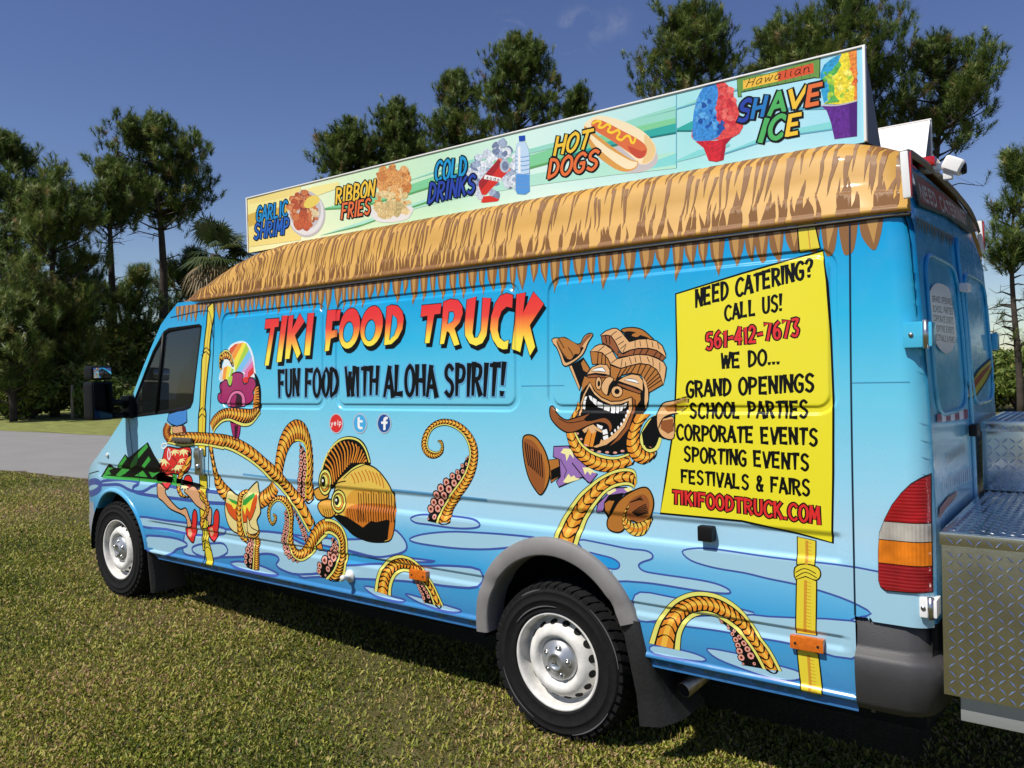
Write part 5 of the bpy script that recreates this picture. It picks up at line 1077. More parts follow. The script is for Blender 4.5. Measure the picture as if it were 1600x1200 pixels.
L k 4.8 1 0 396 1724 443 1736 489 1743 535 1737 568 1716 583 1692 598 1654 533 1620 511 1677 489 1697 443 1704 403 1696 372 1677 346 1693 344 1739
L k 4.8 0 0 396 1720 378 1682
L k 4.8 0 0 427 1730 399 1696
L k 4.7 0 0 447 1734 423 1704
L k 4.7 0 0 470 1739 446 1705
L k 4.7 0 0 493 1740 477 1701
L k 4.6 0 0 520 1738 493 1694
L k 4.6 0 0 542 1730 508 1680
L k 4.6 0 0 561 1716 517 1666
L k 4.6 0 0 574 1699 523 1656
L k 4.6 0 0 583 1686 526 1646
L k 4.6 0 0 590 1672 530 1636
L k 4.9 0 0 284 1800 279 1749
L k 4.9 0 0 304 1793 300 1745
L k 4.9 0 0 320 1778 320 1743
L k 4.9 0 0 321 1871 327 1837
L k 4.9 0 0 341 1867 343 1833
L k 4.7 0 0 467 1804 459 1784
L k 4.7 0 0 501 1805 489 1785
L k 4.6 0 0 531 1803 516 1782
L k 4.6 0 0 569 1790 554 1771
L k 4.6 0 0 591 1779 580 1760
P tn 0 242 1804 267 1826 292 1835 320 1831 349 1812 378 1767 443 1779 486 1783 531 1778 572 1763 602 1746 613 1725 608 1689 598 1651 583 1692 568 1716 535 1737 489 1744 443 1736 396 1725 346 1744 332 1771 304 1796 275 1802
L k 5.0 1 0 242 1804 267 1826 292 1835 320 1831 349 1812 378 1767 443 1779 486 1783 531 1778 572 1763 602 1746 613 1725 608 1689 598 1651 583 1692 568 1716 535 1737 489 1744 443 1736 396 1725 346 1744 332 1771 304 1796 275 1802
P tn 0 294 1873 321 1891 357 1901 377 1900 397 1887 420 1861 439 1839 482 1848 528 1848 569 1837 595 1816 610 1782 611 1765 595 1779 569 1797 531 1807 482 1809 443 1803 404 1790 388 1807 373 1836 349 1868 325 1873 299 1870
L k 4.9 1 0 294 1873 321 1891 357 1901 377 1900 397 1887 420 1861 439 1839 482 1848 528 1848 569 1837 595 1816 610 1782 611 1765 595 1779 569 1797 531 1807 482 1809 443 1803 404 1790 388 1807 373 1836 349 1868 325 1873 299 1870
L k 3.4 0 0 349 1870 377 1888
L k 3.3 0 0 371 1850 401 1864
L k 3.3 0 0 385 1828 412 1843
L k 3.3 0 0 396 1810 424 1830
L k 3.3 0 0 408 1796 422 1823
L k 3.3 0 0 467 1842 467 1814
L k 3.2 0 0 490 1841 493 1817
L k 3.2 0 0 520 1846 528 1809
L k 3.2 0 0 547 1835 552 1811
L k 3.2 0 0 573 1829 580 1803
L k 3.4 0 0 284 1804 316 1827
L k 3.4 0 0 320 1785 353 1800
L k 3.4 0 0 348 1749 376 1766
L k 3.3 0 0 396 1727 404 1765
L k 3.3 0 0 420 1751 421 1733
L k 3.3 0 0 439 1771 449 1743
L k 3.3 0 0 466 1773 470 1749
L k 3.2 0 0 489 1779 497 1743
L k 3.2 0 0 524 1771 535 1747
L k 3.2 0 0 550 1764 553 1733
L k 3.2 0 0 583 1746 583 1706
P br 0 212 1694 233 1686 283 1685 324 1694 348 1693 372 1677 383 1644 426 1630 490 1612 491 1588 470 1561 449 1600 394 1584 346 1582 298 1601 266 1631 241 1668 216 1649 195 1624 199 1660
P br 0 345 1739 396 1723 372 1677 346 1691
L k 3.4 1 0 345 1739 396 1723 372 1677 346 1691
P tn 0 225 1702 250 1734 291 1747 328 1743 342 1721 341 1695 320 1701 267 1707
L k 4.6 1 0 225 1702 250 1734 291 1747 328 1743 342 1721 341 1695 320 1701 267 1707
P w 0 248 1716 271 1729 304 1733 320 1718 320 1711 283 1716
L k 3.1 1 0 248 1716 271 1729 304 1733 320 1718 320 1711 283 1716
P bd 0 226 1698 266 1702 320 1694 319 1685 283 1687 229 1687
L k 3.8 1 0 226 1698 266 1702 320 1694 319 1685 283 1687 229 1687
P bd 0 381 1663 442 1647 496 1626 488 1614 434 1631 383 1652
L k 4.1 1 0 381 1663 442 1647 496 1626 488 1614 434 1631 383 1652
P tn 0 383 1671 411 1689 450 1700 485 1694 504 1670 503 1627 477 1640 423 1657
L k 4.4 1 0 383 1671 411 1689 450 1700 485 1694 504 1670 503 1627 477 1640 423 1657
P w 0 413 1674 438 1681 469 1676 485 1658 450 1666
L k 2.9 1 0 413 1674 438 1681 469 1676 485 1658 450 1666
P tn 0 500 1690 517 1666 527 1629 527 1588 511 1550 510 1588 513 1636
P tn 1 300 1662 298 1649 294 1639 288 1633 281 1634 275 1639 270 1649 269 1662 271 1675 275 1685 281 1690 288 1690 294 1684 299 1674
L k 4.5 1 1 300 1662 298 1649 294 1639 288 1633 281 1634 275 1639 270 1649 269 1662 271 1675 275 1685 281 1690 288 1690 294 1684 299 1674
P k 1 293 1661 292 1655 290 1650 287 1648 284 1648 281 1650 279 1655 279 1661 280 1667 282 1671 284 1674 287 1674 290 1671 292 1666
P k 0 352 1672 383 1675 377 1646 351 1630 335 1606 323 1609 327 1641
P tn 1 302 1659 323 1686 348 1689 360 1677 339 1651 328 1611 311 1616 298 1636
L k 4.1 1 1 302 1659 323 1686 348 1689 360 1677 339 1651 328 1611 311 1616 298 1636
P tn 1 405 1625 402 1614 394 1605 383 1600 370 1600 359 1605 351 1614 348 1625 351 1636 359 1645 371 1649 384 1649 395 1644 403 1635
L k 4.4 1 1 405 1625 402 1614 394 1605 383 1600 370 1600 359 1605 351 1614 348 1625 351 1636 359 1645 371 1649 384 1649 395 1644 403 1635
P k 1 390 1625 388 1620 385 1616 380 1614 374 1614 369 1616 365 1620 364 1626 366 1631 369 1635 374 1637 380 1637 385 1635 388 1631
P tn 0 239 1669 262 1630 298 1601 347 1582 394 1584 448 1601 452 1570 441 1523 414 1470 371 1423 321 1390 270 1375 248 1382 283 1396 303 1440 247 1460 208 1438 183 1465 177 1520 187 1570 204 1614
L k 5.3 1 0 239 1669 262 1630 298 1601 347 1582 394 1584 448 1601 452 1570 441 1523 414 1470 371 1423 321 1390 270 1375 248 1382 283 1396 303 1440 247 1460 208 1438 183 1465 177 1520 187 1570 204 1614
P bd 0 451 1602 466 1586 461 1534 435 1465 389 1416 333 1382 371 1423 414 1470 441 1523 452 1570
L k 4.5 1 0 451 1602 466 1586 461 1534 435 1465 389 1416 333 1382 371 1423 414 1470 441 1523 452 1570
P k 0 237 1649 262 1613 299 1586 346 1567 394 1570 435 1584 426 1543 408 1496 371 1453 334 1425 302 1411 284 1424 303 1451 247 1485 195 1454 188 1504 198 1570 216 1614
L k 2.9 1 0 237 1649 262 1613 299 1586 346 1567 394 1570 435 1584 426 1543 408 1496 371 1453 334 1425 302 1411 284 1424 303 1451 247 1485 195 1454 188 1504 198 1570 216 1614
P w 0 233 1609 249 1604 255 1578 239 1591
P w 0 253 1600 274 1589 273 1561 256 1575
P w 0 278 1583 305 1573 300 1551 275 1556
P w 0 308 1570 338 1566 333 1537 305 1545
P w 0 340 1565 364 1564 363 1530 344 1532
P w 0 367 1564 386 1565 381 1530 369 1533
P w 0 389 1565 409 1569 396 1541 386 1538
P w 0 410 1570 427 1577 416 1557 405 1551
P w 0 216 1605 225 1603 217 1586 207 1592
P w 0 207 1589 218 1583 213 1565 202 1570
P w 0 201 1567 211 1561 208 1545 194 1550
P w 0 303 1428 328 1436 331 1420 306 1412
P w 0 300 1455 323 1461 329 1441 304 1435
P w 0 272 1482 304 1473 298 1458 278 1467
P w 1 430 1538 431 1535 431 1533 429 1532 427 1532 425 1533 422 1535 420 1538 420 1541 422 1544 423 1545 426 1545 428 1544 429 1541
P w 1 425 1520 425 1517 423 1515 422 1513 419 1513 417 1515 416 1517 416 1520 416 1523 418 1525 420 1527 422 1527 424 1525 425 1523
P w 1 414 1501 414 1498 412 1496 410 1495 408 1495 406 1496 405 1498 405 1501 405 1504 407 1507 408 1508 411 1508 413 1507 414 1504
P w 1 401 1484 400 1481 399 1479 397 1477 395 1477 393 1479 391 1481 391 1484 392 1487 393 1489 395 1491 397 1491 399 1490 400 1487
P w 1 385 1469 385 1466 383 1464 381 1462 379 1462 377 1463 376 1466 376 1469 376 1472 378 1474 380 1476 382 1476 384 1474 385 1472
P w 1 370 1455 369 1452 368 1450 366 1448 364 1448 362 1450 361 1452 360 1455 361 1458 362 1461 364 1462 366 1462 368 1461 369 1458
P w 1 353 1442 353 1439 351 1436 349 1435 347 1435 345 1436 344 1438 343 1441 344 1444 345 1447 347 1448 349 1448 351 1447 353 1445
P bd 1 26 1558 40 1556 71 1519 111 1498 151 1506 203 1520 247 1533 209 1501 247 1498 310 1512 342 1495 352 1468 337 1447 330 1473 310 1486 273 1488 221 1471 163 1447 117 1441 70 1462 30 1500 21 1535
L k 6.0 1 1 26 1558 40 1556 71 1519 111 1498 151 1506 203 1520 247 1533 209 1501 247 1498 310 1512 342 1495 352 1468 337 1447 330 1473 310 1486 273 1488 221 1471 163 1447 117 1441 70 1462 30 1500 21 1535
L k 3.7 0 1 71 1505 117 1486 170 1490 222 1501
P or 0 228 1459 271 1446 252 1378 200 1382 209 1422
L k 4.7 1 0 228 1459 271 1446 252 1378 200 1382 209 1422
P tn 0 228 1459 250 1466 272 1448 246 1439
L k 2.9 0 0 246 1439 232 1381
P sk2 1 198 1413 197 1411 194 1409 190 1408 186 1408 182 1409 179 1410 178 1412 179 1415 182 1416 186 1417 190 1418 195 1417 197 1415
P sk2 1 224 1386 223 1384 220 1382 216 1381 211 1381 207 1382 204 1384 203 1386 204 1388 207 1390 211 1391 216 1391 220 1390 223 1388
P sk2 1 255 1366 254 1363 251 1362 247 1361 243 1360 238 1361 236 1363 235 1365 236 1367 239 1369 243 1370 247 1370 251 1369 254 1368
P sk2 1 293 1361 292 1358 289 1357 285 1355 280 1355 276 1356 274 1358 273 1360 274 1362 277 1364 281 1365 285 1365 289 1364 292 1363
P sk2 1 333 1359 332 1357 329 1355 325 1354 321 1354 317 1355 314 1357 313 1359 314 1361 317 1363 321 1364 326 1364 329 1363 332 1361
P sk2 1 373 1359 372 1357 369 1355 365 1354 361 1354 357 1355 354 1356 353 1359 354 1361 357 1362 361 1364 365 1364 369 1363 372 1361
P sk2 1 409 1368 408 1365 406 1364 402 1363 398 1362 394 1363 391 1365 390 1367 391 1369 394 1371 398 1372 402 1372 406 1371 409 1370
P sk2 1 179 1437 178 1435 175 1433 171 1432 167 1432 162 1433 160 1435 159 1437 160 1439 163 1441 167 1442 171 1442 176 1441 178 1439
N or 12 1 5.2 161 1442 194 1393 245 1361 307 1343 369 1340 430 1358 | 112 1436 135 1370 186 1315 256 1281 343 1277 447 1313
N or 10 0 5.0 535 1529 494 1482 481 1429 495 1382 527 1364 559 1374 | 471 1528 435 1459 421 1390 447 1338 500 1317 549 1343
P yp 1 577 1527 532 1508 497 1461 484 1419 498 1382 530 1365 561 1374 582 1406 592 1473
L k 3.8 0 1 577 1527 532 1508 497 1461 484 1419 498 1382 530 1365 561 1374
P k 1 575 1514 538 1495 511 1456 502 1414 518 1381 553 1387 574 1426 586 1478
P sk2 1 538 1431 537 1426 534 1422 530 1419 525 1419 521 1421 518 1425 518 1430 519 1435 522 1439 526 1441 530 1441 535 1439 537 1435
P dr 1 533 1430 532 1428 531 1426 529 1425 527 1425 525 1426 524 1428 523 1430 524 1432 525 1434 527 1435 529 1435 531 1434 532 1433
P sk2 1 558 1426 557 1421 554 1417 550 1415 546 1414 541 1417 539 1420 538 1425 539 1430 542 1434 546 1437 551 1437 555 1435 557 1431
P dr 1 553 1426 552 1424 551 1422 549 1421 547 1421 545 1422 544 1423 543 1426 544 1428 545 1430 547 1431 549 1431 551 1430 552 1428
P sk2 1 526 1409 525 1404 522 1400 518 1398 513 1398 509 1400 506 1404 506 1409 507 1414 510 1418 514 1420 519 1420 523 1418 525 1414
P dr 1 521 1409 520 1407 519 1405 517 1404 515 1404 513 1405 512 1407 511 1409 512 1411 513 1413 515 1414 517 1414 519 1413 520 1412
P sk2 1 546 1400 545 1395 542 1391 538 1388 534 1388 529 1390 527 1394 526 1399 527 1404 530 1408 534 1410 539 1411 543 1408 545 1405
P dr 1 541 1400 540 1397 539 1395 537 1394 535 1394 533 1395 532 1397 531 1399 532 1401 533 1403 535 1404 537 1404 539 1404 540 1402
P k 0 494 1448 543 1513 588 1535 645 1519 644 1426 598 1425 570 1433 541 1389 502 1396
P tn 1 573 1501 608 1514 645 1515 644 1431 600 1429 574 1457
L k 5.4 1 1 573 1501 608 1514 645 1515 644 1431 600 1429 574 1457
P bd 0 585 1501 641 1511 643 1460 617 1447 584 1467
P tn 1 567 1531 595 1574 646 1586 708 1601 705 1565 673 1536 627 1527 592 1508 570 1467
L k 5.3 1 1 567 1531 595 1574 646 1586 708 1601 705 1565 673 1536 627 1527 592 1508 570 1467
P br 0 596 1556 646 1574 703 1593 695 1565 660 1542 615 1537
N or 13 3 5.9 466 1234 463 1271 446 1290 398 1291 343 1275 280 1244 228 1207 176 1165 128 1110 81 1054 49 998 28 944 | 453 1209 444 1217 421 1222 387 1217 347 1204 306 1176 271 1138 243 1103 212 1063 195 1031 178 989 156 929
G food_print sign printed food pictures and lettering on the menu board
P s1 0 -2553 2927 -2010 2932 -2025 2594 -2569 2611
P s2 0 -2568 2813 -2564 2895 -2173 2882 -1902 2910 -1649 2903 -1651 2866 -1905 2842 -2176 2813
P s3 0 -2576 2741 -2572 2827 -2432 2840 -2148 2826 -2149 2791 -2436 2759
P g0 0 -1840 2600 -1381 2645 -969 2690 -599 2710 -185 2708 253 2695 567 2679 565 2606 251 2629 -186 2651 -600 2663 -970 2654 -1382 2623 -1840 2599
P g2 0 -1797 2763 -1485 2769 -1064 2790 -775 2817 -508 2822 -221 2807 45 2823 324 2838 568 2842 566 2769 322 2768 43 2756 -223 2743 -510 2762 -777 2762 -1066 2740 -1487 2724 -1797 2757
L g1 10.7 0 0 -1797 2757 -1487 2724 -1066 2740 -777 2762 -510 2762 -223 2743 43 2756 322 2768 566 2769
P g5 0 -1063 2816 -774 2845 -507 2855 -220 2838 46 2846 325 2859 568 2862 568 2828 324 2828 45 2819 -221 2814 -508 2835 -774 2830 -1063 2814
P g1 0 -1828 2599 -1491 2615 -1170 2655 -873 2686 -599 2701 -599 2684 -874 2672 -1170 2645 -1492 2607 -1828 2598
P g3 0 -31 2761 186 2786 389 2800 570 2804 569 2762 388 2768 186 2765 -31 2759
L g6 7.5 0 0 -31 2759 186 2765 388 2768 569 2762
P g5 0 257 2857 391 2870 572 2881 572 2864 391 2860 257 2857
P g4 0 352 2628 450 2654 567 2673 566 2622 449 2625 352 2627
P g3 0 569 2779 655 2800 729 2803 728 2765 654 2753 569 2770
L g6 6.5 0 0 569 2770 654 2753 728 2765
P g4 0 566 2640 667 2666 812 2669 812 2658 666 2638 566 2633
P g5 0 572 2868 672 2886 817 2895 928 2895 928 2887 817 2885 672 2872 572 2866
L s4 6.5 0 0 572 2866 672 2872 817 2885 928 2887
P g4 0 754 2626 923 2662 1082 2676 1233 2675 1232 2645 1082 2653 923 2646 754 2625
L s4 6.2 0 0 754 2625 923 2646 1082 2653 1232 2645
P s4 0 787 2805 926 2795 1084 2763 1209 2743 1209 2728 1084 2751 926 2787 787 2804
L s4 3.5 0 0 573 2929 565 2608
P pl2 1 -1784 2724 -1804 2666 -1855 2623 -1928 2604 -2009 2614 -2082 2651 -2132 2708 -2147 2774 -2126 2834 -2071 2877 -1996 2893 -1916 2881 -1846 2843 -1799 2787
P pl 1 -1799 2733 -1818 2677 -1866 2636 -1935 2619 -2011 2628 -2080 2663 -2127 2717 -2142 2780 -2121 2837 -2070 2878 -1999 2894 -1923 2882 -1857 2846 -1813 2793
P pl2 1 -1821 2754 -1839 2703 -1882 2666 -1945 2650 -2014 2659 -2077 2691 -2119 2741 -2132 2798 -2114 2850 -2068 2887 -2003 2902 -1934 2891 -1874 2858 -1834 2809
P f1 1 -1989 2739 -2007 2736 -2014 2753 -2010 2768 -1987 2762 -1970 2750
P f3 1 -2028 2823 -2051 2825 -2054 2838 -2051 2849 -2032 2847 -2025 2836
P f2 1 -1920 2845 -1913 2834 -1930 2828 -1949 2833 -1952 2845 -1939 2852
P f2 1 -1926 2791 -1896 2787 -1880 2772 -1898 2757 -1922 2763 -1943 2781
P f2 1 -1964 2776 -1944 2774 -1921 2764 -1913 2747 -1947 2744 -1968 2756
P f4 1 -1926 2721 -1920 2705 -1933 2690 -1965 2695 -1967 2711 -1957 2730
P f1 1 -2028 2750 -2038 2741 -2050 2736 -2063 2747 -2060 2757 -2045 2762
P f2 1 -2031 2670 -2052 2676 -2062 2694 -2050 2705 -2026 2697 -2016 2682
P f3 1 -1974 2679 -1988 2671 -2005 2678 -2009 2691 -1993 2694 -1975 2692
P f4 1 -1931 2824 -1913 2813 -1908 2795 -1937 2790 -1964 2805 -1957 2819
P f1 1 -2085 2724 -2109 2741 -2106 2759 -2080 2762 -2061 2753 -2061 2733
P f2 1 -1974 2847 -1983 2840 -2004 2846 -2004 2859 -1991 2863 -1973 2858
P f1 1 -1988 2816 -1984 2807 -1988 2801 -2006 2803 -2013 2812 -2002 2817
P f1 1 -1876 2824 -1890 2810 -1905 2812 -1926 2823 -1919 2833 -1894 2833
P f1 1 -1974 2723 -1957 2733 -1938 2730 -1930 2715 -1944 2703 -1962 2708
P f3 1 -1925 2796 -1900 2800 -1870 2786 -1878 2769 -1901 2766 -1926 2773
P f2 1 -2060 2752 -2038 2749 -2024 2733 -2036 2719 -2062 2722 -2077 2735
P f1 1 -1992 2777 -1991 2767 -2006 2764 -2020 2768 -2022 2780 -2007 2783
P f3 1 -2036 2897 -2014 2878 -2028 2866 -2054 2861 -2073 2879 -2064 2897
P f2 1 -2140 2807 -2145 2820 -2126 2822 -2103 2814 -2113 2803 -2128 2793
P f3 1 -1896 2806 -1914 2802 -1926 2810 -1925 2823 -1912 2828 -1894 2820
P f1 1 -2018 2857 -2027 2866 -2034 2876 -2019 2879 -2009 2872 -2006 2864
P f2 1 -1991 2817 -2000 2808 -2020 2810 -2025 2822 -2018 2833 -1998 2829
P f4 1 -1990 2734 -2011 2758 -2019 2782 -1982 2784 -1955 2768 -1964 2743
P f1 1 -1871 2782 -1864 2764 -1891 2748 -1918 2762 -1930 2788 -1898 2801
P f1 1 -2011 2715 -1984 2729 -1950 2715 -1951 2692 -1978 2684 -2013 2698
P f2 1 -1936 2735 -1919 2744 -1894 2738 -1889 2725 -1899 2711 -1927 2724
P f1 1 -1978 2748 -1965 2724 -1978 2710 -2020 2712 -2029 2737 -2003 2751
P f3 1 -1946 2754 -1925 2759 -1907 2759 -1889 2739 -1911 2731 -1937 2734
P f1 1 -2066 2718 -2059 2729 -2038 2725 -2023 2714 -2036 2703 -2058 2708
P f1 1 -2003 2719 -1977 2715 -1948 2700 -1954 2685 -1990 2680 -2018 2700
P f2 1 -1936 2814 -1958 2801 -1989 2808 -2002 2830 -1975 2843 -1954 2830
P f3 1 -1961 2711 -1924 2703 -1912 2689 -1919 2670 -1952 2673 -1977 2691
P f2 1 -1994 2795 -2014 2803 -2013 2814 -2001 2818 -1982 2813 -1981 2804
P f2 1 -1961 2730 -1975 2741 -1967 2754 -1941 2756 -1926 2740 -1938 2729
P f3 1 -1955 2866 -1976 2865 -1997 2875 -1994 2887 -1969 2885 -1950 2877
P f2 1 -1977 2689 -2000 2686 -2013 2702 -2013 2719 -1982 2723 -1970 2704
P f2 1 -2081 2834 -2075 2819 -2082 2809 -2102 2812 -2118 2823 -2102 2836
P f2 1 -1990 2798 -2018 2790 -2032 2812 -2022 2832 -1990 2833 -1979 2811
P f1 1 -1899 2793 -1872 2773 -1895 2759 -1921 2760 -1933 2773 -1931 2788
P f2 1 -1935 2722 -1922 2741 -1886 2734 -1870 2714 -1892 2698 -1917 2705
P f2 1 -1995 2835 -2013 2846 -2003 2856 -1990 2863 -1969 2852 -1970 2840
P f1 1 -2101 2735 -2078 2756 -2054 2758 -2025 2745 -2029 2721 -2064 2722
P f2 1 -1952 2706 -1922 2706 -1911 2684 -1922 2671 -1959 2678 -1962 2693
P f4 1 -1955 2780 -1972 2766 -2010 2771 -2026 2790 -2005 2805 -1976 2795
P f4 1 -1957 2706 -1984 2710 -1991 2721 -1979 2732 -1959 2732 -1949 2718
P f1 1 -2083 2752 -2103 2753 -2118 2758 -2120 2775 -2102 2777 -2085 2770
P f1 1 -1931 2813 -1946 2836 -1930 2854 -1897 2848 -1874 2827 -1898 2818
P f2 1 -1921 2822 -1948 2827 -1950 2848 -1929 2856 -1897 2847 -1901 2828
P f2 1 -1923 2829 -1935 2841 -1930 2852 -1907 2852 -1894 2838 -1908 2829
P f4 1 -1999 2907 -1965 2898 -1960 2872 -1985 2860 -2016 2876 -2013 2892
P f2 1 -2057 2739 -2053 2750 -2038 2756 -2025 2746 -2029 2732 -2043 2732
P f1 1 -1949 2689 -1958 2682 -1978 2681 -1985 2695 -1973 2702 -1957 2703
P f4 1 -1952 2789 -1972 2785 -2005 2791 -2009 2814 -1978 2823 -1947 2807
P f2 1 -1934 2865 -1952 2867 -1960 2875 -1955 2886 -1940 2884 -1932 2875
P f1 1 -2067 2737 -2035 2734 -2022 2710 -2043 2694 -2075 2704 -2095 2721
P f1 1 -1954 2753 -1948 2759 -1935 2760 -1926 2755 -1926 2746 -1940 2744
P f4 1 -1967 2890 -1940 2878 -1924 2862 -1947 2848 -1971 2858 -1990 2876
P f4 1 -2109 2859 -2116 2877 -2087 2884 -2064 2868 -2069 2853 -2087 2842
P f1 1 -1902 2820 -1905 2805 -1921 2800 -1947 2810 -1940 2823 -1919 2827
P f1 1 -2078 2802 -2080 2817 -2050 2818 -2021 2806 -2027 2793 -2059 2790
P f4 1 -1963 2874 -1975 2869 -1989 2876 -1996 2885 -1981 2889 -1968 2886
P f2 1 -1928 2807 -1918 2818 -1901 2811 -1888 2796 -1906 2789 -1930 2791
P f1 1 -1903 2781 -1896 2761 -1923 2761 -1948 2772 -1933 2786 -1916 2794
P f3 1 -1915 2833 -1906 2815 -1915 2801 -1942 2802 -1953 2822 -1942 2843
P f1 1 -1977 2736 -1962 2751 -1934 2751 -1909 2728 -1936 2712 -1962 2715
P f2 1 -2074 2824 -2035 2822 -2024 2797 -2039 2782 -2079 2789 -2084 2808
P f1 1 -2127 2858 -2126 2880 -2103 2887 -2077 2874 -2078 2852 -2099 2848
P f2 1 -2086 2783 -2101 2771 -2120 2782 -2121 2799 -2107 2811 -2087 2799
P f4 1 -1937 2711 -1928 2725 -1897 2720 -1882 2708 -1892 2690 -1922 2693
P f4 1 -1973 2795 -1970 2820 -1943 2825 -1917 2809 -1921 2788 -1946 2776
P f2 1 -1959 2817 -1961 2805 -1982 2806 -2002 2813 -1990 2823 -1974 2831
P f4 1 -1896 2722 -1929 2724 -1952 2745 -1929 2757 -1902 2758 -1888 2737
P f2 1 -2065 2813 -2073 2806 -2094 2803 -2104 2818 -2090 2827 -2073 2825
P f4 1 -1975 2847 -1960 2864 -1934 2856 -1929 2841 -1935 2827 -1962 2835
P f2 1 -2010 2725 -1988 2738 -1960 2728 -1965 2708 -1981 2697 -2003 2709
P f3 1 -2036 2791 -2060 2800 -2086 2816 -2067 2835 -2029 2825 -2007 2807
P f1 1 -2113 2795 -2151 2807 -2165 2830 -2130 2838 -2102 2833 -2083 2810
P f3 1 -2114 2793 -2100 2810 -2071 2814 -2050 2794 -2065 2773 -2097 2774
P f1 1 -2007 2864 -1977 2848 -1988 2834 -2019 2827 -2036 2846 -2035 2865
P f1 1 -2003 2840 -2032 2832 -2069 2839 -2069 2857 -2054 2868 -2024 2867
P f4 1 -1978 2717 -1994 2722 -1995 2734 -1979 2737 -1963 2731 -1966 2719
P f1 1 -2006 2693 -2029 2685 -2053 2696 -2048 2714 -2033 2718 -2016 2712
P f2 1 -1982 2709 -2003 2711 -2017 2728 -1995 2737 -1972 2728 -1962 2715
P f2 1 -2134 2820 -2115 2825 -2100 2810 -2104 2795 -2129 2795 -2145 2808
P f4 1 -2015 2763 -1973 2764 -1963 2739 -1968 2719 -2005 2719 -2035 2746
P f1 1 -2011 2893 -1982 2905 -1953 2899 -1935 2881 -1960 2868 -1991 2868
P f4 1 -1963 2736 -1979 2745 -1980 2753 -1967 2760 -1951 2753 -1949 2742
P f1 1 -1963 2722 -1944 2714 -1942 2702 -1956 2695 -1975 2704 -1975 2715
P f1 1 -1916 2814 -1890 2819 -1864 2797 -1882 2787 -1914 2779 -1931 2800
P f1 1 -1900 2853 -1887 2833 -1913 2826 -1935 2832 -1938 2852 -1924 2865
P f2 1 -2061 2845 -2082 2855 -2070 2870 -2050 2871 -2028 2856 -2041 2841
P f2 1 -2060 2862 -2046 2841 -2074 2823 -2107 2833 -2113 2857 -2093 2873
P f1 1 -1923 2812 -1904 2806 -1896 2794 -1907 2781 -1929 2790 -1931 2799
P f4 1 -1991 2840 -1984 2820 -2004 2816 -2031 2823 -2031 2841 -2009 2845
P f4 1 -2056 2729 -2025 2716 -2035 2699 -2049 2691 -2069 2694 -2071 2718
P f4 1 -2066 2830 -2074 2846 -2055 2847 -2030 2844 -2032 2827 -2050 2821
P f3 1 -2084 2762 -2096 2774 -2098 2785 -2079 2788 -2059 2779 -2064 2767
P f1 1 -2062 2842 -2045 2849 -2028 2843 -2023 2828 -2039 2826 -2055 2831
P f1 1 -1935 2704 -1925 2682 -1942 2672 -1968 2678 -1990 2696 -1958 2714
P f1 1 -2003 2830 -1976 2825 -1954 2803 -1978 2788 -2003 2797 -2014 2813
P f2 1 -2075 2778 -2090 2780 -2095 2792 -2082 2799 -2069 2790 -2060 2781
P f4 1 -1890 2822 -1914 2821 -1936 2836 -1928 2855 -1901 2855 -1879 2839
P f4 1 -2060 2719 -2034 2710 -2033 2692 -2041 2679 -2077 2681 -2082 2703
P f3 1 -2044 2847 -2046 2827 -2082 2831 -2114 2842 -2097 2863 -2072 2864
P f1 1 -1928 2810 -1907 2808 -1896 2801 -1893 2791 -1911 2785 -1924 2797
P f1 1 -1954 2803 -1980 2795 -2011 2804 -2006 2823 -1992 2837 -1969 2826
P f3 1 -2080 2818 -2079 2827 -2062 2829 -2052 2821 -2052 2812 -2066 2811
P f1 1 -1965 2861 -1948 2867 -1929 2853 -1930 2838 -1955 2837 -1969 2846
P f2 1 -2077 2769 -2085 2779 -2078 2785 -2059 2787 -2054 2775 -2062 2769
P lm 1 -1986 2812 -1944 2848 -1879 2855 -1835 2832 -1842 2804 -1908 2783 -1960 2787
P rc 1 -1911 2743 -1900 2754 -1877 2744 -1873 2732 -1889 2722 -1906 2729
P rc2 1 -1925 2732 -1951 2733 -1974 2746 -1960 2760 -1936 2764 -1924 2747
P f1 1 -1938 2708 -1928 2718 -1908 2718 -1901 2706 -1905 2697 -1925 2697
P f1 1 -1849 2712 -1850 2703 -1861 2696 -1878 2702 -1882 2712 -1866 2717
P f1 1 -1899 2750 -1883 2755 -1873 2749 -1865 2736 -1883 2736 -1899 2740
P f1 1 -1933 2724 -1954 2716 -1975 2731 -1974 2744 -1952 2752 -1939 2739
P rc2 1 -1914 2688 -1936 2688 -1946 2701 -1941 2709 -1918 2707 -1908 2699
P f1 1 -1869 2745 -1895 2747 -1904 2765 -1893 2783 -1861 2776 -1846 2757
P f1 1 -1919 2771 -1905 2764 -1905 2753 -1923 2749 -1938 2759 -1931 2771
P rc 1 -1909 2781 -1897 2775 -1890 2765 -1907 2760 -1926 2768 -1927 2780
P rc 1 -1949 2734 -1942 2746 -1915 2746 -1895 2729 -1912 2717 -1940 2714
P rc 1 -1940 2709 -1956 2724 -1936 2737 -1913 2732 -1898 2714 -1917 2699
P rc 1 -1863 2751 -1847 2745 -1847 2737 -1862 2731 -1877 2739 -1881 2752
P f1 1 -1932 2762 -1906 2761 -1896 2741 -1913 2729 -1937 2736 -1949 2751
P rc 1 -1953 2717 -1967 2731 -1954 2738 -1941 2737 -1935 2727 -1940 2718
P f1 1 -1915 2694 -1945 2696 -1954 2706 -1951 2719 -1920 2718 -1912 2706
P rc 1 -1900 2736 -1914 2742 -1910 2756 -1899 2760 -1882 2753 -1880 2739
P f1 1 -1923 2749 -1908 2733 -1925 2720 -1946 2726 -1959 2738 -1947 2747
P rc 1 -1881 2726 -1900 2740 -1880 2753 -1858 2752 -1839 2735 -1857 2722
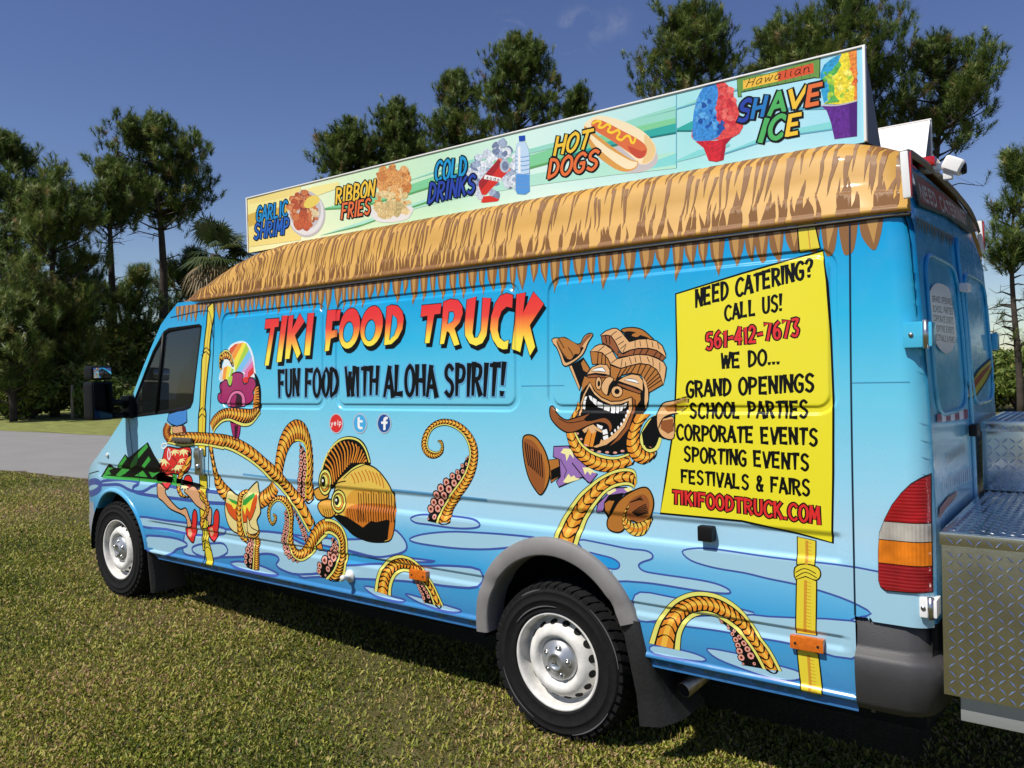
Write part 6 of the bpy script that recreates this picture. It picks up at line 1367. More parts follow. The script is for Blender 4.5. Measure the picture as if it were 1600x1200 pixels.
P rc 1 -1892 2759 -1871 2758 -1862 2746 -1869 2731 -1891 2734 -1909 2751
P rc 1 -1892 2767 -1871 2766 -1856 2754 -1866 2747 -1887 2749 -1903 2758
P f1 1 -1949 2726 -1933 2730 -1910 2720 -1919 2711 -1935 2706 -1950 2715
P f1 1 -2094 2706 -2066 2736 -2027 2725 -2008 2694 -2032 2663 -2067 2671
P f3 1 -1959 2760 -1963 2735 -1987 2717 -2030 2732 -2033 2764 -1997 2782
P f2 1 -2070 2717 -2060 2732 -2011 2724 -1995 2700 -2022 2678 -2070 2699
P f1 1 -1930 2720 -1952 2696 -2006 2709 -1997 2740 -1975 2768 -1937 2749
P f3 1 -2024 2716 -2017 2700 -2029 2683 -2060 2690 -2080 2713 -2057 2727
P f1 1 -1956 2694 -1994 2710 -2008 2727 -1983 2743 -1945 2738 -1943 2713
P f3 1 -2005 2741 -1983 2708 -2011 2687 -2068 2691 -2075 2721 -2061 2749
P f1 1 -1980 2696 -2013 2686 -2041 2703 -2039 2729 -2009 2749 -1973 2724
P f3 1 -1982 2693 -1999 2715 -1972 2727 -1948 2716 -1946 2698 -1961 2688
P f3 1 -2091 2745 -2090 2774 -2045 2765 -2015 2741 -2042 2723 -2078 2720
P f1 1 -2084 2726 -2094 2755 -2049 2767 -2021 2749 -2022 2726 -2045 2710
P f3 1 -2015 2720 -2034 2745 -2029 2773 -1982 2774 -1939 2741 -1968 2723
P f5 1 -1989 2667 -2019 2687 -2009 2711 -1981 2725 -1950 2703 -1961 2676
P f5 1 -2090 2705 -2046 2723 -2008 2709 -1987 2678 -2030 2655 -2070 2669
P f3 1 -1937 2651 -1965 2642 -1998 2661 -1995 2689 -1960 2686 -1931 2675
P f5 1 -2043 2667 -2076 2687 -2061 2705 -2033 2715 -2007 2694 -2008 2671
P f5 1 -1942 2704 -1906 2681 -1910 2664 -1942 2661 -1972 2666 -1964 2689
P f5 1 -2017 2662 -2056 2690 -2048 2724 -1992 2729 -1957 2696 -1977 2665
P pl 1 -1385 2685 -1375 2652 -1319 2617 -1220 2600 -1100 2600 -1057 2625 -1060 2671 -1350 2712
P h1 1 -1106 2778 -1116 2794 -1105 2805 -1083 2807 -1070 2788 -1082 2779
P h1 1 -1103 2749 -1127 2749 -1143 2770 -1125 2784 -1095 2771 -1085 2757
P h3 1 -1123 2815 -1126 2801 -1148 2803 -1161 2811 -1158 2827 -1139 2830
P h3 1 -1205 2848 -1211 2828 -1237 2817 -1266 2835 -1256 2858 -1231 2863
P h3 1 -1109 2762 -1130 2760 -1154 2764 -1150 2781 -1135 2794 -1112 2778
P h3 1 -1053 2810 -1074 2800 -1102 2814 -1090 2834 -1072 2837 -1049 2828
P h3 1 -1165 2782 -1153 2804 -1121 2797 -1107 2784 -1108 2756 -1148 2767
P h3 1 -1217 2801 -1198 2805 -1185 2801 -1177 2786 -1192 2781 -1209 2786
P h3 1 -1111 2780 -1127 2789 -1135 2801 -1115 2808 -1094 2800 -1098 2786
P h3 1 -1114 2853 -1138 2859 -1148 2871 -1142 2885 -1124 2887 -1110 2869
P h3 1 -1219 2829 -1190 2823 -1184 2802 -1198 2794 -1230 2794 -1238 2816
P h3 1 -1196 2881 -1226 2904 -1213 2922 -1192 2931 -1169 2918 -1175 2894
P h1 1 -1164 2775 -1145 2769 -1141 2753 -1147 2744 -1166 2746 -1180 2759
P h1 1 -1066 2816 -1086 2828 -1092 2840 -1074 2850 -1054 2842 -1053 2826
P h1 1 -1078 2806 -1104 2817 -1117 2840 -1093 2851 -1067 2841 -1062 2821
P h2 1 -1279 2809 -1247 2811 -1236 2788 -1254 2777 -1278 2778 -1288 2799
P h3 1 -1352 2843 -1331 2858 -1300 2849 -1273 2829 -1298 2816 -1330 2824
P h1 1 -1344 2858 -1315 2863 -1293 2848 -1291 2822 -1317 2813 -1343 2835
P h1 1 -1156 2819 -1154 2832 -1136 2838 -1123 2831 -1118 2818 -1135 2807
P h3 1 -1057 2854 -1085 2841 -1119 2843 -1130 2870 -1105 2889 -1079 2882
P h2 1 -1334 2858 -1335 2876 -1310 2875 -1285 2868 -1283 2853 -1308 2845
P h1 1 -1182 2895 -1182 2885 -1195 2874 -1213 2885 -1219 2897 -1202 2906
P h3 1 -1157 2832 -1173 2824 -1201 2829 -1208 2848 -1192 2861 -1166 2857
P h1 1 -1199 2857 -1207 2868 -1203 2885 -1186 2886 -1171 2871 -1175 2858
P h3 1 -1283 2821 -1289 2813 -1303 2813 -1313 2818 -1315 2829 -1297 2829
P h2 1 -1246 2880 -1274 2871 -1295 2879 -1309 2908 -1278 2919 -1258 2903
P h3 1 -1303 2865 -1286 2844 -1289 2820 -1316 2821 -1343 2839 -1333 2858
P h1 1 -1214 2870 -1236 2885 -1246 2904 -1221 2913 -1197 2900 -1188 2877
P h3 1 -1059 2801 -1046 2779 -1059 2757 -1089 2771 -1111 2790 -1092 2804
P h1 1 -1215 2879 -1209 2900 -1184 2902 -1165 2884 -1168 2869 -1196 2864
P h1 1 -1153 2856 -1162 2868 -1159 2883 -1134 2879 -1121 2865 -1131 2852
P h1 1 -1268 2847 -1303 2860 -1305 2883 -1272 2884 -1252 2878 -1246 2852
P h2 1 -1218 2845 -1227 2856 -1228 2869 -1207 2868 -1198 2855 -1202 2843
P h3 1 -1214 2850 -1195 2831 -1215 2813 -1246 2813 -1254 2839 -1244 2853
P h3 1 -1208 2865 -1201 2886 -1174 2892 -1154 2871 -1155 2855 -1185 2845
P h1 1 -1236 2857 -1213 2871 -1186 2853 -1197 2837 -1212 2823 -1240 2843
P h1 1 -1113 2859 -1116 2873 -1096 2873 -1076 2861 -1084 2848 -1103 2852
P h1 1 -1228 2820 -1235 2834 -1218 2838 -1207 2830 -1200 2818 -1217 2817
P h1 1 -1305 2910 -1293 2928 -1256 2934 -1240 2909 -1246 2894 -1279 2885
P h1 1 -1185 2812 -1151 2825 -1131 2802 -1124 2780 -1159 2781 -1186 2794
P h1 1 -1253 2872 -1256 2886 -1238 2896 -1222 2885 -1215 2871 -1231 2864
P h3 1 -1186 2791 -1207 2818 -1198 2841 -1162 2833 -1152 2816 -1157 2794
P h2 1 -1284 2794 -1301 2811 -1301 2833 -1275 2837 -1253 2822 -1258 2799
P h2 1 -1246 2783 -1259 2772 -1282 2779 -1288 2792 -1277 2803 -1260 2798
P h1 1 -1203 2908 -1214 2919 -1204 2928 -1184 2928 -1177 2915 -1181 2905
P h1 1 -1294 2810 -1289 2830 -1270 2835 -1250 2826 -1239 2805 -1267 2795
P h3 1 -1207 2920 -1181 2912 -1182 2896 -1195 2885 -1214 2894 -1219 2911
P h1 1 -1295 2871 -1266 2871 -1254 2857 -1263 2839 -1289 2841 -1300 2857
P h1 1 -1206 2781 -1196 2791 -1164 2786 -1156 2767 -1166 2745 -1195 2763
P h1 1 -1200 2794 -1176 2792 -1162 2774 -1178 2759 -1203 2764 -1214 2785
P h3 1 -1165 2874 -1182 2877 -1186 2887 -1181 2901 -1160 2893 -1152 2881
P h1 1 -1265 2836 -1270 2854 -1250 2858 -1230 2852 -1224 2832 -1241 2822
P h1 1 -1252 2840 -1245 2852 -1218 2850 -1203 2829 -1220 2817 -1246 2824
P h1 1 -1283 2823 -1295 2819 -1315 2822 -1315 2837 -1304 2847 -1284 2841
P h3 1 -1238 2867 -1199 2856 -1188 2835 -1220 2827 -1246 2831 -1263 2860
P h3 1 -1066 2796 -1057 2769 -1067 2745 -1100 2751 -1121 2779 -1099 2795
P h2 1 -1089 2805 -1102 2822 -1088 2833 -1074 2828 -1062 2817 -1072 2804
P h1 1 -1069 2853 -1077 2842 -1101 2843 -1112 2860 -1099 2867 -1076 2863
P h3 1 -1159 2831 -1159 2811 -1181 2799 -1207 2813 -1213 2834 -1191 2849
P h3 1 -1293 2893 -1291 2878 -1308 2871 -1321 2880 -1330 2898 -1309 2903
P h1 1 -1231 2813 -1258 2820 -1259 2835 -1251 2849 -1227 2842 -1225 2828
P h2 1 -1189 2858 -1174 2841 -1192 2832 -1208 2839 -1222 2850 -1207 2863
P h2 1 -1104 2801 -1093 2788 -1106 2782 -1120 2783 -1133 2795 -1123 2805
P h1 1 -1126 2841 -1109 2829 -1117 2815 -1135 2811 -1152 2826 -1144 2842
P h3 1 -1100 2848 -1120 2864 -1115 2879 -1086 2882 -1070 2865 -1070 2847
P h3 1 -1220 2823 -1237 2839 -1221 2856 -1201 2846 -1195 2834 -1203 2821
P h1 1 -1306 2871 -1301 2892 -1285 2907 -1257 2888 -1260 2872 -1277 2862
P h1 1 -1285 2843 -1265 2856 -1233 2844 -1219 2821 -1247 2810 -1276 2823
P h1 1 -1264 2794 -1243 2808 -1216 2809 -1200 2788 -1204 2766 -1241 2774
P h3 1 -1179 2892 -1210 2887 -1223 2905 -1222 2924 -1195 2924 -1173 2907
P h1 1 -1189 2775 -1178 2785 -1152 2786 -1151 2768 -1156 2755 -1181 2761
P h1 1 -1313 2835 -1331 2837 -1342 2849 -1334 2861 -1310 2864 -1304 2846
P h3 1 -1283 2905 -1260 2900 -1255 2877 -1275 2872 -1294 2880 -1301 2897
P h1 1 -1173 2861 -1163 2870 -1130 2865 -1125 2846 -1140 2836 -1166 2837
P h1 1 -1073 2868 -1079 2852 -1103 2865 -1114 2879 -1100 2888 -1074 2881
P h2 1 -1133 2889 -1118 2906 -1090 2900 -1067 2879 -1092 2868 -1118 2869
P h1 1 -1160 2852 -1172 2867 -1151 2872 -1132 2868 -1131 2852 -1143 2846
P h3 1 -1103 2784 -1112 2804 -1093 2812 -1071 2802 -1068 2788 -1086 2775
P h1 1 -1163 2778 -1147 2793 -1122 2791 -1106 2778 -1118 2763 -1137 2757
P h1 1 -1241 2828 -1272 2831 -1285 2846 -1287 2865 -1253 2861 -1235 2845
P h1 1 -1099 2823 -1079 2811 -1079 2796 -1103 2795 -1120 2800 -1114 2821
P h3 1 -1097 2806 -1097 2795 -1118 2792 -1127 2802 -1130 2815 -1109 2818
P h3 1 -1197 2800 -1177 2814 -1158 2803 -1143 2787 -1163 2775 -1185 2787
P h1 1 -1137 2805 -1145 2822 -1123 2829 -1091 2830 -1090 2806 -1106 2799
P h2 1 -1311 2817 -1283 2817 -1257 2805 -1259 2786 -1292 2773 -1311 2793
P h1 1 -1228 2863 -1203 2862 -1182 2845 -1204 2831 -1228 2837 -1242 2852
P h2 1 -1194 2829 -1166 2830 -1144 2817 -1147 2797 -1167 2786 -1185 2802
P h1 1 -1162 2856 -1185 2862 -1192 2877 -1190 2891 -1163 2886 -1150 2874
P h3 1 -1236 2853 -1262 2844 -1287 2840 -1314 2868 -1288 2885 -1253 2880
P h2 1 -1173 2777 -1193 2765 -1210 2781 -1219 2795 -1199 2804 -1181 2797
P h1 1 -1169 2839 -1148 2820 -1164 2808 -1190 2808 -1211 2825 -1189 2836
P h1 1 -1203 2896 -1188 2900 -1173 2887 -1177 2876 -1192 2869 -1202 2881
P h1 1 -1305 2818 -1335 2824 -1347 2841 -1329 2859 -1301 2858 -1290 2834
P h1 1 -1207 2847 -1198 2869 -1173 2872 -1150 2858 -1161 2837 -1182 2836
P h3 1 -1076 2769 -1105 2761 -1134 2774 -1130 2790 -1112 2794 -1087 2787
P h4 1 -1220 2784 -1231 2794 -1229 2803 -1214 2803 -1199 2795 -1205 2788
P h5 1 -1179 2703 -1177 2721 -1159 2723 -1139 2716 -1127 2694 -1154 2689
P h5 1 -1158 2666 -1155 2651 -1164 2641 -1186 2650 -1185 2663 -1173 2671
P h1 1 -1143 2752 -1149 2764 -1134 2773 -1117 2766 -1114 2749 -1128 2743
P h1 1 -1330 2757 -1331 2770 -1308 2772 -1287 2764 -1291 2745 -1313 2748
P h1 1 -1326 2723 -1333 2735 -1312 2740 -1293 2735 -1285 2719 -1306 2709
P h1 1 -1314 2699 -1303 2712 -1287 2711 -1269 2702 -1279 2687 -1298 2689
P h4 1 -1098 2678 -1129 2670 -1160 2674 -1168 2700 -1139 2712 -1117 2697
P h2 1 -1209 2671 -1207 2658 -1213 2652 -1233 2650 -1239 2665 -1229 2672
P h5 1 -1192 2646 -1216 2633 -1234 2648 -1233 2664 -1218 2673 -1200 2664
P h1 1 -1120 2784 -1115 2770 -1131 2758 -1148 2768 -1158 2786 -1140 2793
P h5 1 -1091 2753 -1075 2744 -1084 2732 -1100 2731 -1115 2739 -1109 2753
P h4 1 -1117 2736 -1133 2732 -1155 2743 -1147 2754 -1130 2762 -1118 2750
P h5 1 -1234 2699 -1219 2691 -1217 2681 -1223 2672 -1239 2678 -1245 2691
P h4 1 -1242 2690 -1260 2675 -1293 2692 -1298 2712 -1266 2716 -1239 2708
P h5 1 -1098 2698 -1088 2692 -1086 2681 -1101 2679 -1114 2683 -1112 2698
P h4 1 -1149 2718 -1137 2694 -1169 2696 -1198 2704 -1187 2721 -1165 2729
P h2 1 -1180 2810 -1155 2794 -1161 2777 -1181 2768 -1213 2781 -1210 2805
P h2 1 -1277 2777 -1277 2788 -1257 2793 -1247 2782 -1246 2773 -1262 2767
P h5 1 -1299 2766 -1292 2760 -1295 2748 -1307 2744 -1319 2757 -1315 2767
P h4 1 -1089 2672 -1109 2657 -1138 2658 -1146 2681 -1137 2695 -1113 2690
P h4 1 -1133 2687 -1121 2676 -1116 2661 -1132 2658 -1150 2667 -1152 2681
P h5 1 -1276 2754 -1258 2773 -1239 2778 -1218 2761 -1219 2742 -1251 2739
P h1 1 -1082 2686 -1104 2681 -1118 2687 -1123 2705 -1107 2707 -1089 2703
P h5 1 -1117 2716 -1123 2731 -1116 2746 -1099 2741 -1077 2730 -1093 2719
P h4 1 -1332 2692 -1318 2699 -1297 2693 -1289 2683 -1303 2675 -1322 2676
P h4 1 -1199 2720 -1221 2712 -1246 2725 -1234 2743 -1216 2749 -1197 2735
P h2 1 -1214 2684 -1211 2669 -1218 2659 -1238 2659 -1244 2676 -1236 2690
P h4 1 -1130 2784 -1118 2776 -1118 2762 -1138 2764 -1152 2773 -1149 2783
P h1 1 -1173 2664 -1155 2675 -1128 2679 -1111 2657 -1122 2638 -1152 2645
P h1 1 -1328 2729 -1341 2734 -1348 2745 -1331 2747 -1316 2741 -1315 2731
P h4 1 -1252 2783 -1264 2799 -1246 2803 -1230 2798 -1226 2788 -1234 2776
P h4 1 -1203 2663 -1173 2666 -1142 2658 -1153 2636 -1172 2630 -1193 2638
P h1 1 -1195 2695 -1220 2705 -1233 2719 -1213 2733 -1197 2728 -1180 2709
P h4 1 -1162 2739 -1165 2752 -1141 2755 -1122 2742 -1127 2729 -1152 2728
P h4 1 -1142 2681 -1118 2662 -1126 2642 -1160 2636 -1173 2659 -1167 2677
P h2 1 -1137 2738 -1157 2719 -1182 2729 -1200 2750 -1181 2762 -1155 2764
P h1 1 -1300 2795 -1278 2814 -1257 2811 -1236 2796 -1244 2778 -1274 2778
P h4 1 -1228 2782 -1222 2769 -1236 2760 -1254 2768 -1261 2781 -1243 2784
P h4 1 -1092 2689 -1092 2707 -1073 2708 -1055 2697 -1057 2681 -1081 2683
P h4 1 -1222 2773 -1193 2771 -1174 2752 -1192 2737 -1212 2734 -1228 2755
P h4 1 -1190 2667 -1183 2678 -1167 2678 -1160 2669 -1160 2660 -1176 2656
P h2 1 -1356 2711 -1354 2728 -1317 2725 -1293 2707 -1315 2689 -1349 2690
P h4 1 -1157 2739 -1137 2739 -1129 2729 -1132 2715 -1158 2719 -1163 2729
P h4 1 -1315 2706 -1330 2710 -1337 2729 -1313 2732 -1295 2722 -1299 2709
P h4 1 -1322 2781 -1309 2789 -1288 2785 -1270 2768 -1291 2751 -1317 2758
P h2 1 -1257 2766 -1273 2759 -1289 2760 -1300 2776 -1286 2785 -1270 2781
P h2 1 -1247 2675 -1275 2673 -1302 2692 -1289 2709 -1255 2708 -1233 2693
P h5 1 -1332 2788 -1313 2782 -1292 2770 -1302 2760 -1327 2759 -1345 2772
P h4 1 -1296 2772 -1288 2790 -1262 2790 -1252 2774 -1251 2751 -1282 2751
P h2 1 -1196 2665 -1217 2660 -1235 2671 -1233 2689 -1216 2698 -1187 2686
P h2 1 -1218 2659 -1220 2670 -1216 2681 -1193 2675 -1182 2664 -1193 2651
P h4 1 -1178 2717 -1175 2696 -1197 2689 -1228 2700 -1229 2719 -1202 2729
P h2 1 -1181 2684 -1162 2673 -1160 2657 -1180 2656 -1193 2663 -1202 2675
P h5 1 -1258 2687 -1270 2680 -1291 2683 -1302 2696 -1287 2703 -1269 2703
P h4 1 -1113 2690 -1127 2674 -1158 2682 -1170 2706 -1146 2720 -1116 2712
P h4 1 -1154 2708 -1163 2698 -1181 2703 -1190 2714 -1176 2725 -1159 2719
P h1 1 -1305 2764 -1287 2750 -1296 2740 -1311 2735 -1320 2747 -1321 2760
P h4 1 -1216 2690 -1245 2688 -1252 2701 -1251 2717 -1230 2716 -1217 2703
P h1 1 -1152 2700 -1174 2710 -1171 2729 -1157 2730 -1133 2723 -1138 2711
P h6 1 -1156 2647 -1177 2659 -1185 2674 -1171 2682 -1149 2678 -1139 2659
P h6 1 -1283 2655 -1304 2648 -1323 2667 -1315 2680 -1293 2685 -1272 2671
P h4 1 -1161 2690 -1136 2691 -1112 2679 -1122 2667 -1136 2662 -1158 2669
P h4 1 -1195 2668 -1170 2663 -1157 2649 -1167 2634 -1189 2630 -1197 2647
P h4 1 -1097 2634 -1123 2647 -1115 2665 -1096 2669 -1079 2659 -1077 2642
P h4 1 -1284 2674 -1304 2689 -1299 2702 -1283 2704 -1270 2695 -1264 2684
P h4 1 -1230 2630 -1249 2623 -1273 2641 -1262 2655 -1242 2662 -1223 2647
P h4 1 -1094 2672 -1084 2656 -1095 2648 -1121 2652 -1129 2664 -1113 2678
P h4 1 -1135 2683 -1133 2670 -1151 2667 -1164 2678 -1160 2690 -1145 2691
P h5 1 -1189 2660 -1211 2659 -1224 2677 -1208 2688 -1186 2684 -1167 2668
P h5 1 -1331 2672 -1358 2696 -1349 2712 -1321 2714 -1305 2701 -1311 2679
P h5 1 -1252 2671 -1243 2690 -1213 2693 -1196 2678 -1189 2655 -1220 2657
P h6 1 -1149 2629 -1170 2621 -1197 2641 -1191 2660 -1163 2672 -1131 2650
P h4 1 -1302 2639 -1329 2652 -1322 2669 -1307 2680 -1278 2670 -1274 2647
P h6 1 -1285 2676 -1298 2684 -1304 2696 -1279 2697 -1259 2689 -1270 2676
P h6 1 -1106 2671 -1118 2659 -1142 2670 -1151 2686 -1128 2697 -1111 2687
P h5 1 -1298 2644 -1330 2668 -1312 2693 -1280 2688 -1250 2674 -1272 2651
P h5 1 -1279 2693 -1284 2715 -1259 2718 -1234 2711 -1236 2697 -1251 2687
P h4 1 -1122 2685 -1094 2685 -1087 2663 -1085 2648 -1116 2642 -1139 2663
P h5 1 -1251 2690 -1245 2707 -1218 2702 -1195 2688 -1214 2676 -1236 2679
P h4 1 -1231 2622 -1264 2635 -1251 2651 -1230 2655 -1208 2647 -1213 2627
P h6 1 -1236 2688 -1251 2699 -1256 2722 -1228 2722 -1214 2710 -1214 2691
P h4 1 -1313 2698 -1294 2704 -1269 2696 -1270 2672 -1291 2660 -1312 2680
P h6 1 -1097 2668 -1114 2656 -1144 2661 -1150 2680 -1130 2700 -1104 2683
P h5 1 -1266 2718 -1260 2697 -1268 2677 -1304 2683 -1310 2707 -1299 2717
P h5 1 -1177 2682 -1208 2679 -1229 2686 -1225 2713 -1202 2720 -1171 2705
P h6 1 -1142 2711 -1119 2685 -1129 2664 -1161 2667 -1176 2685 -1176 2712
P h5 1 -1255 2663 -1222 2676 -1199 2653 -1197 2634 -1230 2629 -1261 2647
P h5 1 -1318 2653 -1296 2670 -1267 2667 -1256 2649 -1258 2625 -1290 2630
P h4 1 -1065 2636 -1088 2626 -1116 2631 -1133 2650 -1116 2664 -1086 2666
P i1 1 -535 2851 -532 2871 -508 2892 -473 2870 -462 2839 -501 2833
P i1 1 -450 2859 -410 2850 -377 2831 -399 2804 -427 2810 -457 2831
P i1 1 -519 2813 -518 2827 -487 2823 -471 2811 -480 2791 -507 2793
P i1 1 -450 2786 -461 2773 -485 2785 -492 2800 -474 2810 -444 2801
P i1 1 -566 2675 -546 2672 -526 2650 -544 2630 -573 2642 -579 2660
P i1 1 -385 2682 -412 2712 -400 2738 -371 2735 -338 2718 -354 2693
P i4 1 -502 2751 -498 2731 -510 2715 -543 2726 -549 2747 -529 2762
P i3 1 -486 2736 -478 2754 -460 2750 -448 2734 -450 2721 -480 2716
P i1 1 -617 2760 -607 2757 -605 2745 -612 2737 -626 2742 -632 2755
P i3 1 -587 2770 -603 2764 -615 2768 -618 2779 -612 2785 -593 2784
P i1 1 -408 2823 -432 2813 -454 2826 -466 2844 -442 2857 -413 2845
P i2 1 -363 2771 -387 2765 -420 2773 -417 2790 -399 2800 -373 2794
P i3 1 -574 2678 -565 2701 -537 2694 -513 2678 -531 2663 -554 2658
P i1 1 -478 2789 -446 2797 -424 2772 -441 2758 -464 2754 -486 2773
P i3 1 -456 2774 -472 2790 -460 2801 -430 2800 -418 2783 -431 2773
P i3 1 -529 2737 -554 2731 -579 2744 -588 2769 -555 2782 -530 2763
P i4 1 -594 2797 -592 2817 -564 2811 -538 2792 -559 2781 -588 2780
P i4 1 -360 2698 -397 2729 -392 2758 -354 2754 -329 2740 -336 2714
P i2 1 -510 2739 -501 2730 -501 2717 -518 2722 -534 2732 -527 2743
P i3 1 -387 2737 -421 2756 -433 2781 -416 2810 -384 2790 -363 2760
P i3 1 -350 2709 -368 2708 -377 2723 -373 2735 -354 2739 -340 2725
P i1 1 -522 2729 -511 2733 -496 2731 -496 2719 -505 2714 -518 2720
P i1 1 -462 2784 -455 2777 -456 2765 -470 2765 -482 2776 -477 2786
P i3 1 -561 2769 -585 2760 -612 2777 -610 2794 -585 2797 -567 2789
P i4 1 -629 2745 -620 2757 -603 2758 -595 2743 -602 2734 -615 2732
P i1 1 -472 2729 -466 2710 -493 2702 -510 2717 -514 2736 -485 2738
P i1 1 -571 2684 -553 2679 -551 2670 -560 2662 -573 2663 -584 2677
P i1 1 -543 2735 -572 2744 -579 2770 -554 2780 -520 2767 -522 2742
P i1 1 -392 2735 -370 2741 -327 2728 -330 2698 -365 2682 -392 2711
P i4 1 -347 2694 -335 2675 -349 2657 -371 2662 -387 2685 -373 2699
P i1 1 -524 2788 -484 2783 -461 2759 -481 2729 -515 2734 -537 2765
P i1 1 -602 2691 -600 2711 -553 2713 -543 2689 -545 2662 -591 2661
P i4 1 -561 2827 -580 2837 -589 2863 -565 2864 -542 2858 -545 2837
P i1 1 -356 2693 -355 2679 -366 2662 -392 2669 -400 2690 -385 2701
P i2 1 -473 2771 -458 2749 -482 2737 -522 2735 -524 2767 -512 2788
P i1 1 -638 2806 -611 2812 -593 2795 -600 2777 -621 2769 -647 2787
P i1 1 -635 2752 -654 2770 -648 2785 -628 2792 -614 2775 -617 2759
P i2 1 -494 2771 -508 2771 -517 2781 -513 2790 -497 2791 -488 2782
P i4 1 -462 2689 -463 2703 -449 2710 -429 2704 -425 2691 -442 2687
P i1 1 -554 2802 -536 2772 -574 2775 -606 2780 -604 2809 -576 2817
P i1 1 -521 2737 -557 2737 -578 2769 -572 2790 -527 2788 -502 2763
P i1 1 -605 2735 -619 2736 -622 2746 -616 2756 -605 2754 -599 2743
P i3 1 -505 2838 -493 2852 -469 2859 -450 2830 -466 2812 -494 2816
P i3 1 -503 2713 -523 2699 -542 2719 -542 2742 -520 2748 -498 2729
P i4 1 -431 2720 -467 2739 -477 2761 -460 2782 -417 2779 -407 2748
P i4 1 -562 2745 -542 2722 -570 2706 -601 2720 -611 2737 -588 2753
P i1 1 -523 2683 -542 2704 -524 2723 -501 2715 -487 2696 -498 2684
P i3 1 -577 2789 -558 2799 -535 2779 -545 2760 -571 2756 -583 2776
P i3 1 -483 2729 -497 2743 -485 2754 -467 2751 -457 2738 -467 2731
P i2 1 -444 2755 -457 2743 -485 2752 -503 2776 -475 2787 -452 2772
P i2 1 -544 2663 -557 2686 -549 2703 -523 2705 -516 2683 -519 2663
P i2 1 -379 2783 -387 2779 -404 2782 -400 2793 -392 2797 -381 2793
P i4 1 -369 2690 -372 2698 -369 2710 -352 2706 -347 2692 -358 2682
P i4 1 -467 2620 -479 2646 -465 2661 -432 2656 -424 2634 -437 2615
P i3 1 -333 2726 -336 2714 -348 2717 -361 2724 -352 2736 -341 2733
P i4 1 -584 2789 -621 2814 -607 2832 -567 2842 -528 2810 -551 2782
P i1 1 -360 2700 -372 2715 -361 2728 -345 2723 -339 2710 -346 2703
P i4 1 -563 2705 -591 2714 -587 2734 -573 2738 -546 2734 -542 2715
P i2 1 -597 2727 -594 2739 -577 2737 -569 2730 -569 2720 -583 2719
P i3 1 -563 2823 -532 2832 -509 2805 -513 2785 -546 2772 -573 2801
P i1 1 -522 2802 -510 2782 -511 2755 -539 2757 -565 2779 -547 2797
P i1 1 -571 2874 -542 2869 -525 2852 -540 2835 -567 2837 -584 2858
P i1 1 -502 2689 -496 2676 -513 2668 -529 2677 -526 2689 -515 2693
P i2 1 -544 2810 -571 2803 -597 2808 -604 2833 -585 2840 -558 2837
P i4 1 -635 2754 -621 2773 -595 2765 -587 2751 -590 2733 -615 2734
P i3 1 -446 2808 -416 2807 -387 2796 -389 2761 -428 2756 -450 2780
P i2 1 -456 2644 -486 2641 -499 2664 -495 2677 -470 2676 -450 2664
P i3 1 -500 2724 -490 2731 -480 2720 -475 2708 -493 2704 -509 2716
P i2 1 -393 2743 -366 2738 -354 2723 -361 2708 -382 2713 -391 2723
P i2 1 -344 2714 -378 2724 -391 2749 -376 2765 -336 2762 -321 2739
P i1 1 -378 2825 -408 2826 -421 2847 -412 2861 -378 2859 -357 2837
P i3 1 -446 2868 -412 2873 -382 2860 -384 2837 -418 2824 -445 2847
P i3 1 -451 2860 -435 2854 -427 2838 -437 2824 -460 2826 -462 2845
P i2 1 -400 2833 -388 2849 -365 2842 -356 2821 -369 2811 -393 2818
P i1 1 -446 2912 -425 2920 -401 2906 -395 2887 -420 2884 -451 2889
P i3 1 -448 2828 -445 2845 -418 2848 -399 2829 -405 2813 -429 2815
P i3 1 -410 2888 -413 2872 -430 2871 -441 2884 -438 2895 -422 2898
P i1 1 -399 2875 -396 2863 -404 2859 -421 2862 -430 2872 -418 2881
P i3 1 -431 2831 -423 2847 -404 2851 -393 2833 -401 2817 -418 2815
P i2 1 -412 2820 -434 2831 -451 2845 -437 2858 -416 2858 -399 2837
P i4 1 -458 2909 -438 2913 -419 2898 -426 2877 -443 2874 -469 2890
P i2 1 -409 2881 -432 2904 -409 2922 -388 2923 -369 2897 -385 2874
P i3 1 -443 2859 -456 2861 -465 2871 -457 2880 -444 2885 -433 2870
P i1 1 -411 2833 -407 2847 -399 2854 -383 2846 -382 2834 -394 2825
P i2 1 -378 2878 -394 2883 -399 2896 -386 2898 -372 2898 -371 2884
P i2 1 -416 2822 -420 2841 -395 2835 -377 2823 -383 2813 -405 2811
P i4 1 -333 2854 -340 2836 -366 2837 -392 2848 -385 2866 -359 2879
P i4 1 -421 2872 -413 2854 -437 2844 -463 2859 -469 2874 -447 2881
P i2 1 -429 2827 -426 2846 -414 2860 -388 2856 -385 2832 -400 2816
P i3 1 -399 2834 -389 2839 -375 2840 -371 2828 -378 2818 -393 2820
P i3 1 -391 2837 -402 2857 -373 2871 -350 2859 -343 2837 -360 2819
P i4 1 -402 2842 -399 2854 -373 2854 -367 2838 -378 2827 -394 2827
P i2 1 -279 2747 -291 2746 -299 2754 -299 2767 -286 2770 -273 2757
P i2 1 -302 2758 -319 2765 -330 2776 -318 2787 -298 2783 -291 2770
P i3 1 -316 2673 -345 2685 -354 2703 -348 2721 -322 2723 -296 2695
P i3 1 -271 2691 -264 2697 -250 2692 -252 2683 -259 2680 -269 2683
P i2 1 -327 2713 -319 2701 -325 2691 -338 2694 -344 2703 -340 2709
P i1 1 -344 2760 -358 2775 -347 2794 -328 2789 -315 2777 -321 2761
P i2 1 -293 2805 -288 2792 -306 2787 -319 2796 -321 2810 -303 2811
P i3 1 -343 2812 -334 2832 -304 2834 -291 2813 -290 2788 -320 2796
